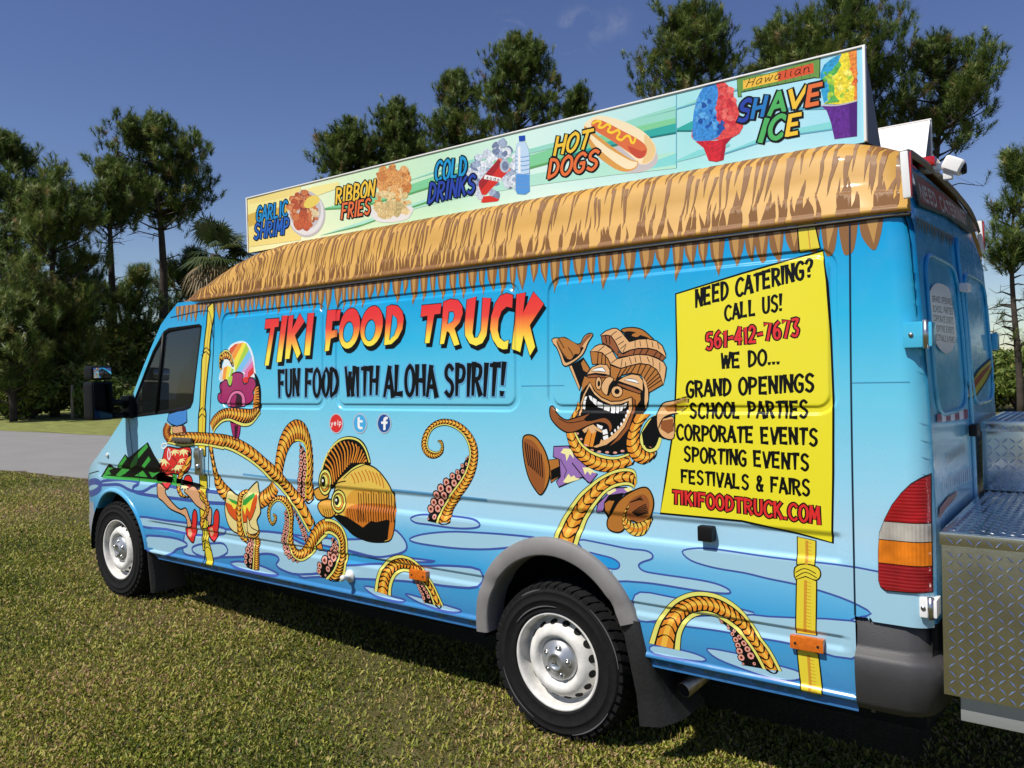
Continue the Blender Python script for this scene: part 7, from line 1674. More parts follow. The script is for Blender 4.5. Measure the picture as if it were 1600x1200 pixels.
P i1 1 -303 2673 -296 2654 -311 2640 -329 2644 -337 2661 -327 2670
P i3 1 -281 2625 -294 2621 -305 2634 -300 2645 -286 2646 -272 2635
P i2 1 -326 2799 -311 2789 -308 2775 -327 2768 -339 2783 -342 2795
P i1 1 -360 2729 -357 2716 -365 2712 -382 2714 -383 2726 -373 2729
P i2 1 -258 2783 -287 2780 -307 2798 -308 2816 -284 2825 -254 2804
P i3 1 -365 2682 -353 2693 -336 2692 -323 2681 -331 2669 -347 2666
P i1 1 -324 2785 -318 2774 -333 2771 -348 2779 -346 2790 -334 2796
P i3 1 -338 2756 -347 2768 -337 2777 -320 2774 -318 2761 -324 2749
P i1 1 -315 2778 -332 2778 -339 2795 -329 2808 -310 2802 -299 2787
P i1 1 -277 2758 -259 2745 -260 2727 -285 2724 -312 2738 -305 2761
P i3 1 -322 2829 -301 2831 -291 2813 -302 2804 -320 2800 -335 2818
P i1 1 -376 2692 -362 2703 -343 2697 -331 2685 -344 2673 -362 2682
P i1 1 -313 2769 -304 2784 -280 2783 -260 2766 -277 2750 -294 2753
P i1 1 -233 2710 -253 2700 -272 2711 -271 2728 -257 2740 -240 2730
P cn2 1 -411 2821 -353 2764 -370 2748 -427 2816
P cn 0 -427 2824 -364 2749 -516 2652 -544 2656 -563 2703 -559 2729
P cn3 0 -427 2824 -406 2797 -543 2682 -560 2703 -559 2729
P sil 1 -355 2775 -358 2761 -368 2750 -381 2746 -395 2748 -408 2757 -417 2770 -419 2786 -416 2800 -406 2811 -393 2815 -379 2812 -366 2803 -357 2790
P i4 1 -363 2776 -366 2766 -372 2759 -381 2756 -390 2757 -399 2764 -405 2773 -406 2784 -404 2794 -398 2801 -389 2804 -379 2802 -371 2796 -365 2787
P w 0 -518 2757 -414 2723 -420 2703 -528 2737
T k 0.2 0 0 soda -513 2735 -425 2707 -421 2724 -510 2750
P cn 0 -551 2618 -533 2646 -488 2643 -428 2614 -445 2607 -534 2613
P bt 0 -307 2875 -290 2887 -254 2878 -234 2836 -230 2794 -235 2626 -262 2615 -314 2626 -322 2648 -318 2835
L k 1.2 1 0 -307 2875 -290 2887 -254 2878 -234 2836 -230 2794 -235 2626 -262 2615 -314 2626 -322 2648 -318 2835
P bt2 0 -318 2724 -232 2710 -235 2626 -262 2615 -314 2626 -322 2648
P bc 0 -295 2915 -255 2911 -254 2884 -293 2888
L bt3 4.7 0 1 -315 2817 -272 2804 -231 2804
L bt3 4.7 0 1 -315 2795 -273 2783 -232 2782
L bt3 4.7 0 1 -316 2773 -273 2761 -232 2760
L bt3 4.7 0 1 -317 2751 -274 2739 -233 2739
L bt3 4.7 0 1 -318 2729 -275 2717 -234 2717
L bt3 4.7 0 1 -318 2707 -275 2695 -235 2695
L bt3 4.7 0 1 -319 2685 -276 2673 -235 2673
L bt3 4.7 0 1 -320 2663 -277 2651 -236 2652
P w 0 -302 2857 -286 2867 -288 2728 -306 2731
P pl2 1 477 2668 464 2640 429 2623 377 2618 320 2628 267 2650 231 2681 218 2714 232 2742 270 2759 323 2763 381 2752 432 2729 466 2699
P bu 1 89 2889 141 2918 205 2912 320 2858 413 2793 462 2731 466 2692 444 2658 393 2652 342 2699 238 2796 130 2864
P bu2 1 413 2785 458 2731 463 2693 444 2662 397 2655 411 2702
P bu3 1 93 2880 112 2876 238 2765 342 2684 376 2670 366 2641 314 2633 253 2657 164 2731 119 2795 97 2847
P bu 1 116 2851 219 2761 333 2682 371 2667 362 2646 314 2646 236 2703 147 2790
P sg 1 133 2888 150 2904 196 2891 293 2828 387 2764 422 2723 415 2690 385 2680 351 2702 238 2792 149 2857
P sg2 1 326 2749 394 2713 418 2716 411 2689 385 2680 351 2702
L mu 11.1 0 1 141 2890 168 2896 186 2885 172 2868 195 2860 222 2870 236 2855 222 2839 244 2826 275 2832 284 2815 270 2798 292 2782 318 2796 336 2789 344 2764 357 2758 366 2778
P ic1 1 760 2935 792 2932 818 2903 844 2838 862 2768 872 2725 826 2701 778 2695 650 2716 647 2774 657 2849 683 2911 712 2935
P ib 1 650 2716 648 2789 657 2849 683 2911 712 2935 756 2932 767 2885 758 2842 773 2786 779 2718 723 2698
P ib2 1 716 2766 714 2781 724 2790 734 2787 739 2770 729 2765
P ib3 1 697 2801 689 2791 677 2795 673 2809 680 2815 693 2812
P ib2 1 685 2800 693 2793 689 2785 680 2780 670 2789 673 2802
P ib 1 733 2818 718 2821 717 2837 725 2841 740 2840 744 2825
P ib3 1 703 2761 714 2767 731 2767 732 2750 727 2738 710 2743
P ib 1 702 2778 691 2793 693 2813 713 2810 725 2796 717 2782
P ib3 1 751 2784 742 2793 748 2798 756 2799 760 2792 761 2784
P ib 1 717 2755 706 2746 694 2751 689 2765 699 2773 711 2768
P ib2 1 755 2751 737 2755 729 2764 732 2774 751 2771 757 2762
P ib2 1 673 2859 694 2853 689 2838 679 2832 660 2840 659 2853
P ib 1 723 2754 732 2757 740 2752 742 2737 730 2734 717 2743
P ib3 1 729 2811 724 2821 725 2832 739 2824 745 2817 738 2811
P ib 1 668 2776 670 2794 689 2790 698 2778 697 2763 680 2763
P ib 1 756 2819 760 2808 751 2805 740 2807 737 2818 746 2820
P ib 1 710 2761 721 2753 717 2741 705 2737 695 2748 696 2762
P ib2 1 744 2827 758 2831 769 2819 768 2807 756 2804 745 2815
P ib 1 703 2812 712 2826 723 2827 730 2812 727 2799 714 2803
P ib3 1 684 2788 690 2780 692 2773 685 2771 675 2775 679 2783
P ib3 1 724 2876 735 2867 731 2856 720 2857 715 2864 713 2875
P ib 1 702 2795 717 2805 731 2796 736 2778 723 2773 710 2776
P ib2 1 702 2840 694 2856 701 2864 716 2860 721 2849 714 2841
P ib3 1 671 2822 686 2830 701 2820 701 2804 688 2802 677 2807
P ib2 1 671 2892 680 2892 689 2884 683 2879 675 2875 667 2885
P ib2 1 718 2791 709 2788 704 2800 710 2809 719 2806 724 2797
P ib3 1 717 2751 709 2755 705 2762 711 2766 721 2765 722 2757
P ib3 1 709 2882 720 2872 713 2863 702 2862 697 2871 698 2879
P ib3 1 695 2804 708 2784 694 2777 678 2779 668 2793 678 2805
P ib 1 687 2822 693 2824 702 2818 701 2810 692 2809 682 2813
P ib2 1 714 2861 702 2858 692 2873 699 2884 711 2885 717 2873
P ib 1 675 2830 673 2838 683 2844 693 2836 692 2826 683 2825
P ib2 1 658 2801 661 2810 672 2813 682 2800 676 2791 665 2789
P ib3 1 703 2841 690 2846 685 2861 698 2868 708 2860 715 2847
P ib3 1 724 2767 724 2775 728 2780 736 2775 738 2768 732 2763
P ib 1 697 2879 699 2891 707 2896 719 2890 722 2876 712 2872
P ib2 1 680 2809 673 2823 690 2826 707 2821 703 2808 693 2795
P ib2 1 688 2866 692 2853 688 2843 675 2847 668 2856 674 2866
P ib2 1 746 2753 752 2751 755 2742 749 2739 740 2742 738 2750
P ib2 1 692 2771 680 2776 672 2784 680 2794 689 2791 694 2782
P ib 1 704 2786 705 2770 686 2767 668 2780 674 2797 689 2803
P ib3 1 685 2776 672 2785 673 2796 682 2801 692 2795 694 2784
P ic1 1 767 2768 769 2777 783 2777 791 2765 783 2757 773 2759
P ic3 1 815 2779 828 2778 826 2768 823 2760 811 2767 807 2776
P ic1 1 791 2713 799 2719 813 2712 812 2701 802 2693 794 2701
P ic1 1 776 2844 783 2827 786 2812 767 2808 753 2823 755 2840
P ic3 1 836 2724 827 2722 819 2731 816 2743 830 2749 839 2738
P ic3 1 783 2810 800 2801 795 2790 788 2786 770 2789 770 2804
P ic1 1 801 2809 808 2806 808 2793 800 2793 794 2800 789 2809
P ic3 1 793 2769 805 2764 812 2751 805 2745 789 2745 784 2758
P ic3 1 782 2801 787 2812 802 2809 811 2793 801 2786 784 2785
P ic1 1 824 2802 809 2801 797 2810 802 2822 812 2821 823 2813
P ic2 1 769 2750 768 2762 772 2772 780 2765 784 2757 779 2748
P ic1 1 824 2871 819 2875 818 2885 827 2890 833 2881 835 2870
P ic2 1 829 2753 821 2759 821 2769 828 2773 836 2766 837 2758
P ic1 1 767 2819 781 2808 789 2790 776 2780 758 2790 756 2805
P ic3 1 834 2842 829 2824 813 2828 803 2838 803 2851 821 2858
P ic3 1 814 2735 805 2751 807 2768 826 2769 842 2751 833 2734
P ic2 1 812 2783 825 2783 830 2772 829 2762 817 2761 812 2771
P ic3 1 800 2785 785 2778 766 2784 764 2802 776 2813 793 2801
P ic3 1 796 2744 788 2756 791 2766 802 2769 813 2759 808 2750
P ic2 1 809 2710 798 2713 792 2724 803 2726 811 2725 815 2716
P ic2 1 813 2764 803 2775 806 2785 818 2786 825 2778 823 2769
P ic3 1 777 2799 763 2814 775 2830 790 2824 798 2810 796 2792
P ic1 1 782 2817 792 2809 794 2794 781 2795 772 2801 771 2815
P ic1 1 786 2794 795 2780 787 2769 774 2774 770 2784 777 2792
P ic3 1 810 2726 808 2714 797 2708 782 2715 778 2732 796 2737
P ic2 1 777 2875 776 2885 780 2893 788 2887 794 2878 786 2872
P ic2 1 785 2792 786 2799 794 2799 801 2792 796 2786 788 2787
P ic2 1 780 2795 788 2801 802 2797 804 2783 793 2776 782 2780
P ic2 1 826 2841 824 2850 830 2859 842 2855 848 2841 839 2837
P ic3 1 805 2721 800 2735 812 2738 822 2733 821 2723 814 2714
P ic2 1 789 2802 801 2799 801 2789 796 2784 782 2786 783 2796
P ic3 1 822 2852 837 2835 839 2822 822 2815 802 2825 809 2842
P ic3 1 778 2787 783 2773 773 2771 758 2776 759 2789 770 2794
P ic2 1 808 2806 799 2800 784 2803 784 2814 790 2820 801 2819
P ic3 1 820 2817 814 2824 820 2831 827 2829 830 2822 829 2814
P ic2 1 815 2875 807 2886 809 2905 821 2907 839 2892 830 2879
P ic2 1 819 2721 809 2711 797 2715 792 2727 796 2736 811 2735
P ic3 1 792 2750 802 2765 818 2762 826 2748 823 2731 806 2736
P ic3 1 777 2883 786 2878 794 2869 787 2864 777 2862 770 2874
P ic2 1 807 2754 816 2742 811 2732 798 2737 792 2745 794 2754
P ib3 1 758 2754 764 2761 774 2758 778 2749 772 2740 761 2743
P ib3 1 771 2710 761 2715 756 2728 766 2734 779 2727 778 2717
P ib3 1 785 2762 778 2759 775 2764 774 2771 780 2773 785 2768
P ib3 1 788 2744 784 2737 772 2742 768 2751 776 2757 785 2755
P ib3 1 783 2771 789 2766 793 2757 785 2755 774 2757 775 2765
P ib3 1 777 2726 774 2719 766 2723 763 2729 769 2732 775 2732
P ib3 1 779 2726 772 2726 766 2729 765 2740 775 2741 782 2733
P ib3 1 793 2733 784 2727 777 2735 773 2743 781 2748 792 2741
P ic1 0 763 2706 787 2731 842 2742 874 2729 856 2702 810 2686 762 2676
P cu 0 658 2707 755 2692 825 2694 797 2669 784 2604 752 2601 717 2612 694 2673
P cu2 0 786 2690 825 2694 797 2669 784 2604 768 2603
P py 0 1192 2873 1207 2904 1241 2923 1274 2932 1329 2933 1328 2739 1270 2734 1204 2751 1194 2803
P pb 0 1192 2873 1207 2904 1241 2923 1274 2930 1263 2904 1226 2865 1222 2811 1231 2767 1204 2752 1194 2803
P pgn 0 1226 2865 1263 2904 1273 2888 1246 2846 1244 2778 1264 2746 1207 2750 1231 2767 1222 2811
P po 0 1300 2930 1330 2933 1328 2739 1316 2740 1321 2808 1306 2873
P pgn2 1 1277 2798 1285 2805 1295 2797 1301 2786 1292 2776 1279 2782
P pgn2 1 1288 2785 1282 2792 1277 2799 1284 2801 1293 2800 1296 2791
P pgn2 1 1284 2823 1281 2816 1270 2818 1264 2829 1273 2838 1281 2833
P pgn2 1 1251 2807 1264 2815 1276 2813 1282 2801 1276 2790 1264 2792
P py 1 1266 2791 1276 2795 1289 2786 1283 2774 1273 2768 1264 2780
P py 1 1270 2839 1263 2842 1262 2851 1268 2855 1276 2850 1274 2843
P py2 1 1264 2853 1268 2845 1270 2837 1262 2833 1256 2841 1255 2851
P py 1 1271 2838 1275 2841 1282 2839 1284 2832 1280 2828 1274 2831
P py2 1 1247 2843 1255 2842 1262 2836 1261 2829 1254 2824 1248 2833
P py 1 1266 2840 1256 2840 1248 2847 1250 2858 1259 2855 1265 2849
P py 1 1286 2856 1281 2866 1280 2879 1291 2880 1301 2866 1294 2857
P py2 1 1251 2820 1242 2830 1235 2849 1252 2854 1268 2838 1268 2822
P pgn2 1 1254 2822 1268 2820 1280 2812 1273 2801 1264 2797 1252 2811
P py 1 1241 2840 1252 2851 1268 2834 1268 2818 1255 2814 1237 2826
P py 1 1308 2857 1307 2849 1300 2848 1295 2855 1294 2862 1302 2865
P py2 1 1294 2813 1307 2815 1317 2799 1311 2784 1300 2784 1288 2797
P py 1 1284 2812 1277 2815 1280 2822 1284 2827 1290 2820 1292 2813
P py 1 1272 2776 1272 2790 1284 2787 1289 2777 1289 2769 1276 2767
P pgn2 1 1306 2824 1295 2824 1292 2836 1298 2839 1308 2839 1312 2829
P py2 1 1310 2844 1300 2837 1283 2844 1277 2856 1288 2862 1301 2863
P py 1 1276 2806 1267 2818 1270 2831 1282 2828 1287 2820 1289 2810
P py2 1 1274 2816 1285 2799 1276 2791 1259 2789 1255 2806 1257 2819
P pgn2 1 1270 2779 1280 2775 1280 2765 1274 2757 1264 2763 1266 2774
P py 1 1240 2817 1234 2833 1249 2837 1263 2828 1262 2816 1253 2805
P py 1 1260 2861 1268 2855 1266 2846 1259 2842 1253 2849 1254 2859
P py 1 1272 2831 1285 2830 1292 2815 1282 2804 1269 2813 1262 2824
P py 1 1276 2798 1272 2813 1284 2824 1301 2815 1298 2801 1292 2790
P py 1 1284 2851 1290 2843 1284 2839 1276 2841 1271 2847 1276 2852
P pgn2 1 1230 2772 1222 2773 1218 2786 1223 2794 1235 2791 1241 2778
P pgn2 1 1234 2820 1224 2825 1221 2838 1233 2842 1245 2834 1243 2820
P pb 1 1212 2881 1208 2893 1221 2894 1233 2886 1230 2875 1218 2877
P pgn 1 1211 2849 1211 2860 1219 2866 1231 2857 1229 2848 1221 2843
P pb 1 1215 2881 1226 2875 1225 2867 1217 2862 1208 2868 1206 2878
P pb 1 1207 2857 1199 2861 1199 2867 1203 2870 1211 2867 1214 2859
P pgn 1 1236 2870 1240 2863 1237 2852 1226 2852 1220 2864 1226 2874
P pb 1 1204 2830 1196 2838 1199 2846 1211 2843 1218 2836 1212 2829
P pgn2 1 1207 2839 1218 2835 1220 2826 1210 2821 1202 2826 1202 2838
P pb 1 1196 2842 1210 2843 1219 2830 1214 2815 1204 2817 1194 2828
P pgn2 1 1214 2852 1221 2863 1236 2859 1238 2844 1233 2837 1220 2838
P pgn2 1 1224 2825 1217 2832 1220 2840 1227 2840 1232 2834 1231 2825
P pgn 1 1199 2838 1198 2848 1205 2856 1215 2848 1215 2837 1208 2834
P pgn 1 1204 2869 1205 2876 1213 2875 1216 2873 1216 2863 1210 2865
P pgn2 1 1218 2846 1211 2850 1208 2856 1211 2860 1220 2860 1222 2853
P pgn2 1 1225 2763 1218 2766 1217 2776 1219 2781 1229 2778 1230 2770
P po2 1 1321 2843 1314 2848 1310 2859 1319 2862 1330 2855 1329 2845
P po 1 1322 2885 1324 2879 1320 2874 1312 2875 1307 2885 1313 2891
P po2 1 1320 2861 1323 2852 1317 2848 1309 2853 1309 2863 1315 2867
P po 1 1317 2843 1318 2851 1326 2852 1332 2844 1330 2837 1322 2836
P po2 1 1323 2795 1315 2797 1309 2808 1315 2814 1323 2809 1325 2803
P po 1 1318 2808 1323 2801 1318 2796 1311 2799 1307 2804 1311 2809
P po 1 1316 2861 1320 2865 1326 2864 1329 2859 1326 2854 1320 2854
P po 1 1313 2837 1315 2846 1321 2846 1325 2839 1323 2832 1317 2831
P po2 1 1322 2823 1331 2817 1330 2808 1324 2803 1314 2811 1316 2818
P po 1 1323 2897 1316 2895 1313 2904 1315 2909 1322 2912 1326 2903
P po 1 1324 2855 1317 2848 1308 2856 1306 2865 1310 2873 1321 2866
P po2 1 1309 2868 1314 2866 1315 2858 1311 2856 1305 2859 1303 2865
P vi 0 1193 2744 1244 2738 1328 2735 1325 2600 1241 2605 1229 2671 1213 2723
P vi2 0 1296 2736 1328 2735 1325 2600 1300 2602
L pl2 4.9 0 1 1190 2748 1257 2734 1328 2736
P bg 0 850 2937 1163 2939 1192 2935 1189 2856 1168 2863 868 2873 869 2853 854 2857
L k 3.0 1 0 850 2937 1163 2939 1192 2935 1189 2856 1168 2863 868 2873 869 2853 854 2857
P bo2 0 877 2919 1166 2921 1167 2881 876 2883
P ro 0 1025 2920 1166 2921 1167 2881 1024 2881
L k 1.5 0 0 884 2923 886 2911
L k 1.5 0 0 883 2882 885 2871
L k 1.5 0 0 919 2924 920 2912
L k 1.5 0 0 918 2882 919 2871
L k 1.5 0 0 953 2924 955 2912
L k 1.5 0 0 952 2882 954 2871
L k 1.5 0 0 987 2924 989 2912
L k 1.5 0 0 986 2881 988 2870
L k 1.5 0 0 1021 2924 1022 2913
L k 1.5 0 0 1020 2881 1021 2870
L k 1.4 0 0 1054 2925 1055 2913
L k 1.4 0 0 1053 2881 1054 2870
L k 1.4 0 0 1087 2925 1088 2913
L k 1.4 0 0 1086 2880 1087 2869
L k 1.4 0 0 1119 2925 1120 2914
L k 1.4 0 0 1118 2880 1119 2869
L k 1.4 0 0 1151 2925 1152 2914
L k 1.4 0 0 1150 2880 1151 2869
T k 0.13 0 1 Hawaiian 887 2889 1155 2889 1149 2922 896 2921
T b1 0.26 3 2 GARLIC -2480 2765 -2153 2766 -2152 2862 -2468 2863
T b2 0.26 3 2 SHRIMP -2513 2656 -2149 2652 -2135 2753 -2499 2754
T y1 0.26 3 2 RIBBON -1686 2773 -1353 2772 -1341 2863 -1682 2867
T o1 0.26 3 2 FRIES -1641 2676 -1391 2674 -1382 2761 -1631 2767
T b3 0.26 3 2 COLD -873 2779 -650 2775 -643 2872 -863 2883
T b4 0.26 3 2 DRINKS -927 2668 -595 2677 -584 2767 -913 2772
T y1 0.26 3 2 HOT -86 2780 111 2781 138 2863 -73 2864
T o1 0.26 3 2 DOGS -125 2676 158 2673 172 2760 -116 2761
T b4 0.3 3 2 S 846 2749 903 2756 914 2837 858 2831
T b5 0.3 3 2 H 907 2755 959 2755 972 2832 916 2830
T lg2 0.3 3 2 A 985 2753 1045 2757 1048 2836 987 2836
T y1 0.3 3 2 V 1058 2759 1118 2764 1130 2835 1059 2834
T o1 0.3 3 2 E 1132 2755 1187 2755 1196 2834 1137 2834
T lg2 0.3 3 2 I 931 2651 961 2653 976 2737 948 2735
T lg2 0.3 3 2 C 976 2650 1037 2653 1050 2739 985 2742
T y1 0.3 3 2 E 1050 2654 1102 2654 1112 2733 1057 2734
G rear_door_print rear printed red sign, oval list, surfboard and bamboo on the rear doors
P kb 0 140 2414 856 2444 1590 2443 1735 2387 1390 2336 782 2331 150 2283
P rs 0 201 2408 825 2431 1403 2430 1301 2368 793 2348 193 2303
T rg 0.22 0 0 NEED_CATERING? 203 2321 1419 2375 1378 2435 217 2377
P ft 0 -1 2232 35 2232 -1 2185
P ft 0 45 2234 82 2234 41 2177
P ft 0 92 2235 131 2235 84 2168
P ft 0 141 2236 181 2237 143 2189
P ft 0 191 2238 232 2238 188 2181
P ft 0 243 2240 284 2240 234 2172
P ft 0 296 2241 338 2241 298 2194
P ft 0 350 2243 394 2243 348 2185
P ft 0 406 2244 451 2245 398 2177
P ft 0 464 2246 510 2246 468 2199
P ft 0 523 2248 571 2248 521 2190
P ft 0 584 2250 634 2250 577 2181
P ft 0 647 2252 698 2252 653 2205
P ft 0 712 2254 765 2254 712 2196
P ft 0 779 2256 834 2256 772 2186
P ft 0 848 2258 905 2258 856 2212
P yd 0 -39 2061 19 2054 15 1947 39 1821 -56 1819 -48 1943
P yd 0 9 1865 78 1867 58 1698 64 1530 73 1394 68 1152 -4 1154 -13 1402 -14 1600
P ov 1 138 1883 224 1788 386 1752 541 1761 671 1809 698 1889 661 1951 626 2012 437 2022 269 2003 160 1953
T k 0.2 0 0 GRAND_OPENINGS 219 1940 661 1951 675 1976 230 1962
T k 0.2 0 0 SCHOOL_PARTIES 214 1904 654 1911 667 1936 224 1926
T k 0.2 0 0 CORPORATE_EVENTS 208 1869 647 1872 659 1896 218 1891
T k 0.2 0 0 SPORTING_EVENTS 203 1834 640 1832 653 1856 213 1855
T k 0.2 0 0 FESTIVALS_&_FAIRS 198 1799 634 1793 646 1817 208 1820
P k 0 823 1567 885 1610 1268 1680 1707 1729 1944 1733 1924 1703 1498 1616 1145 1559 940 1552
P sy 0 866 1569 928 1609 1297 1675 1717 1721 1857 1723 1468 1624 1119 1568 943 1560
P rs 0 866 1569 928 1609 1393 1672 1812 1713 1563 1670 1072 1592
P rs 0 138 1531 225 1529 222 1499 142 1501
P ov 0 225 1529 316 1526 312 1496 229 1497
P rs 0 316 1526 411 1524 407 1492 320 1494
P ov 0 411 1524 512 1522 507 1488 415 1490
P rs 0 512 1522 617 1519 613 1484 516 1486
P ov 0 617 1519 729 1516 724 1479 621 1481
P rs 0 729 1516 847 1513 841 1474 733 1477
L dk2 8.8 0 0 299 1373 300 1337
L dk2 9.0 0 0 346 1373 347 1337
L k 6.8 0 0 361 1369 357 1343
L dk2 9.2 0 0 394 1374 395 1338
L dk2 9.4 0 0 444 1375 445 1338
L k 7.1 0 0 460 1371 456 1344
L dk2 9.7 0 0 494 1376 496 1339
L dk2 9.9 0 0 546 1377 548 1339
L k 7.5 0 0 564 1373 559 1346
L dk2 10.1 0 0 600 1378 601 1340
L dk2 10.4 0 0 655 1379 656 1340
L k 7.9 0 0 673 1375 668 1347
L dk2 10.7 0 0 711 1381 713 1341
L ov 8.4 0 0 183 1293 184 1250
L ov 8.5 0 0 226 1291 226 1248
L k 6.5 0 0 241 1287 236 1255
L ov 8.7 0 0 270 1289 270 1245
L ov 8.9 0 0 315 1287 315 1243
L k 6.7 0 0 330 1283 326 1250
L ov 9.1 0 0 360 1285 361 1240
L ov 9.3 0 0 407 1283 408 1237
L k 7.0 0 0 424 1278 419 1245
L ov 9.5 0 0 456 1281 456 1235
L ov 9.7 0 0 505 1279 506 1232
L k 7.4 0 0 522 1274 517 1240
L ov 10.0 0 0 556 1277 557 1229
L ov 10.2 0 0 607 1274 609 1226
L k 7.7 0 0 625 1269 621 1234
L ov 10.5 0 0 661 1272 662 1223
L ov 10.7 0 0 715 1270 717 1220
L k 8.1 0 0 734 1264 729 1228
L ov 11.0 0 0 772 1267 773 1217
L ov 11.3 0 0 829 1264 831 1214
L k 8.5 0 0 849 1259 844 1222
P bd 0 70 1165 96 1202 276 1218 491 1211 419 1191 227 1182
'''

# ------------------------------------------------------------------ printed vinyl: flat shapes in surface coordinates, cut and laid on the bodywork
INK = {'k': (12, 10, 12), 'w': (240, 240, 238), 'wv': (158, 200, 220), 'wb': (38, 150, 214), 'in': (62, 84, 160), 'wl': (92, 160, 205), 'yl': (226, 206, 58), 'bo': (206, 150, 48), 'oc': (196, 112, 36), 'by': (232, 220, 44),
 'rd': (216, 44, 44), 'dr': (110, 24, 22), 'or': (222, 140, 46), 'od': (176, 84, 40), 'hi': (238, 184, 70), 'yg': (226, 190, 84), 'yp': (226, 222, 112), 'og2': (216, 158, 60), 'sk2': (226, 160, 142), 'tb': (70, 170, 222), 'fb': (24, 76, 150), 'sil': (176, 190, 204),
 'wg': (224, 236, 240), 'ro': (214, 84, 34), 'og': (240, 150, 50), 'ye': (238, 224, 70), 'lg': (168, 206, 66), 'sk': (120, 190, 236), 'lv': (186, 170, 220), 'pk': (222, 112, 164), 'mg': (160, 30, 98), 'dm': (50, 8, 34),
 'gn': (56, 160, 62), 'sn': (214, 160, 118), 'cb': (66, 134, 208), 'pf': (238, 232, 162), 'bn': (228, 210, 140), 'pu': (150, 112, 178), 'br': (176, 112, 46), 'bd': (146, 84, 42), 'tn': (222, 172, 118),
 's1': (240, 218, 130), 's2': (244, 232, 150), 's3': (214, 176, 72), 's4': (96, 170, 196), 'g1': (96, 164, 92), 'g2': (128, 206, 152), 'g3': (52, 170, 160), 'g4': (132, 214, 214), 'g0': (176, 228, 208), 'g5': (150, 216, 196), 'g6': (26, 120, 120), 'pl': (226, 224, 222), 'pl2': (196, 190, 190),
 'f1': (206, 120, 66), 'f2': (222, 148, 92), 'f3': (186, 86, 42), 'f4': (150, 70, 40), 'f5': (200, 96, 50), 'lm': (234, 206, 90), 'rc': (224, 206, 160), 'rc2': (206, 180, 130), 'h1': (222, 156, 84), 'h2': (232, 176, 108), 'h3': (204, 130, 62), 'h4': (232, 206, 150), 'h5': (216, 190, 130), 'h6': (196, 176, 120),
 'i1': (206, 216, 228), 'i2': (160, 176, 200), 'i3': (228, 234, 240), 'i4': (120, 134, 164), 'cn': (208, 50, 30), 'cn2': (236, 120, 80), 'cn3': (160, 36, 30), 'bt': (190, 216, 240), 'bt2': (84, 150, 220), 'bt3': (110, 150, 204), 'bc': (30, 70, 170),
 'bu': (244, 226, 186), 'bu2': (232, 200, 140), 'bu3': (216, 156, 70), 'sg': (218, 110, 56), 'sg2': (196, 76, 44), 'mu': (246, 206, 40), 'ic1': (222, 76, 70), 'ic2': (234, 110, 100), 'ic3': (204, 50, 54), 'ib': (60, 140, 214), 'ib2': (94, 168, 228), 'ib3': (30, 84, 168), 'cu': (206, 36, 44), 'cu2': (168, 20, 34),
 'py': (240, 220, 50), 'py2': (246, 234, 110), 'pb': (50, 160, 210), 'pgn': (90, 180, 80), 'pgn2': (170, 206, 60), 'po': (236, 140, 50), 'po2': (226, 100, 40), 'vi': (96, 40, 140), 'vi2': (74, 26, 112), 'bg': (106, 150, 66), 'bo2': (240, 190, 60),
 'b1': (36, 140, 206), 'b2': (40, 96, 186), 'b3': (30, 150, 206), 'b4': (40, 66, 164), 'b5': (40, 120, 190), 'y1': (240, 196, 50), 'o1': (228, 112, 48), 'lg2': (80, 176, 92),
 'kb': (70, 62, 60), 'rs': (150, 34, 48), 'rg': (196, 190, 190), 'ft': (92, 78, 60), 'yd': (160, 150, 60), 'ov': (238, 240, 242), 'sy': (196, 186, 60), 'dk2': (70, 76, 86), 'tk': (132, 88, 38), 'tk2': (172, 120, 50), 'sm': (20, 40, 60), 'sv': (70, 166, 204), 'ta': (186, 142, 76)}
VINYL = {}
def ink(c):
    if c not in VINYL:
        if c == 'gr':
            VINYL[c] = title_gradient()
        elif c == 'k': VINYL[c] = mat('print_black', (.0025, .0025, .003), .4, coat=.05, spec=.25)
        elif c[0] in 'fhi' and c not in ('fb', 'ft', 'hi', 'in') or c in ('rc', 'rc2', 'pb', 'py', 'py2', 'pgn', 'pgn2', 'po', 'po2', 'cu', 'vi', 'ic1'): VINYL[c] = mat('print_'+c, tuple(v*.96 for v in lin(INK[c])), .3, coat=.2, noise=.42, nscale=85)
        else: VINYL[c] = mat('print_'+c, tuple(v*.94 for v in lin(INK[c])), .55 if c == 'tk' else .28, coat=.12 if c == 'tk' else .25)
    return VINYL[c]
def title_gradient():
    """red to yellow print; the line of letters bows, so the blend follows height above its own baseline"""
    M = bpy.data.materials.new('print_title_gradient'); M.use_nodes = True; n = M.node_tree.nodes; l = M.node_tree.links; b = n['Principled BSDF']
    a = n.new('ShaderNodeAttribute'); a.attribute_name = 'blend'; r = n.new('ShaderNodeValToRGB'); e = r.color_ramp.elements
    st = [(0, (240, 226, 70)), (.28, (240, 216, 66)), (.5, (240, 150, 54)), (.72, (226, 66, 48)), (1, (222, 48, 46))]
    while len(e) < len(st): e.new(.5)
    for q, (p, c) in zip(e, st): q.position = p; q.color = (*lin(c), 1)
    l.new(a.outputs['Fac'], r.inputs[0]); l.new(r.outputs[0], b.inputs['Base Color']); b.inputs['Roughness'].default_value = .28; b.inputs['Coat Weight'].default_value = .25
    return M
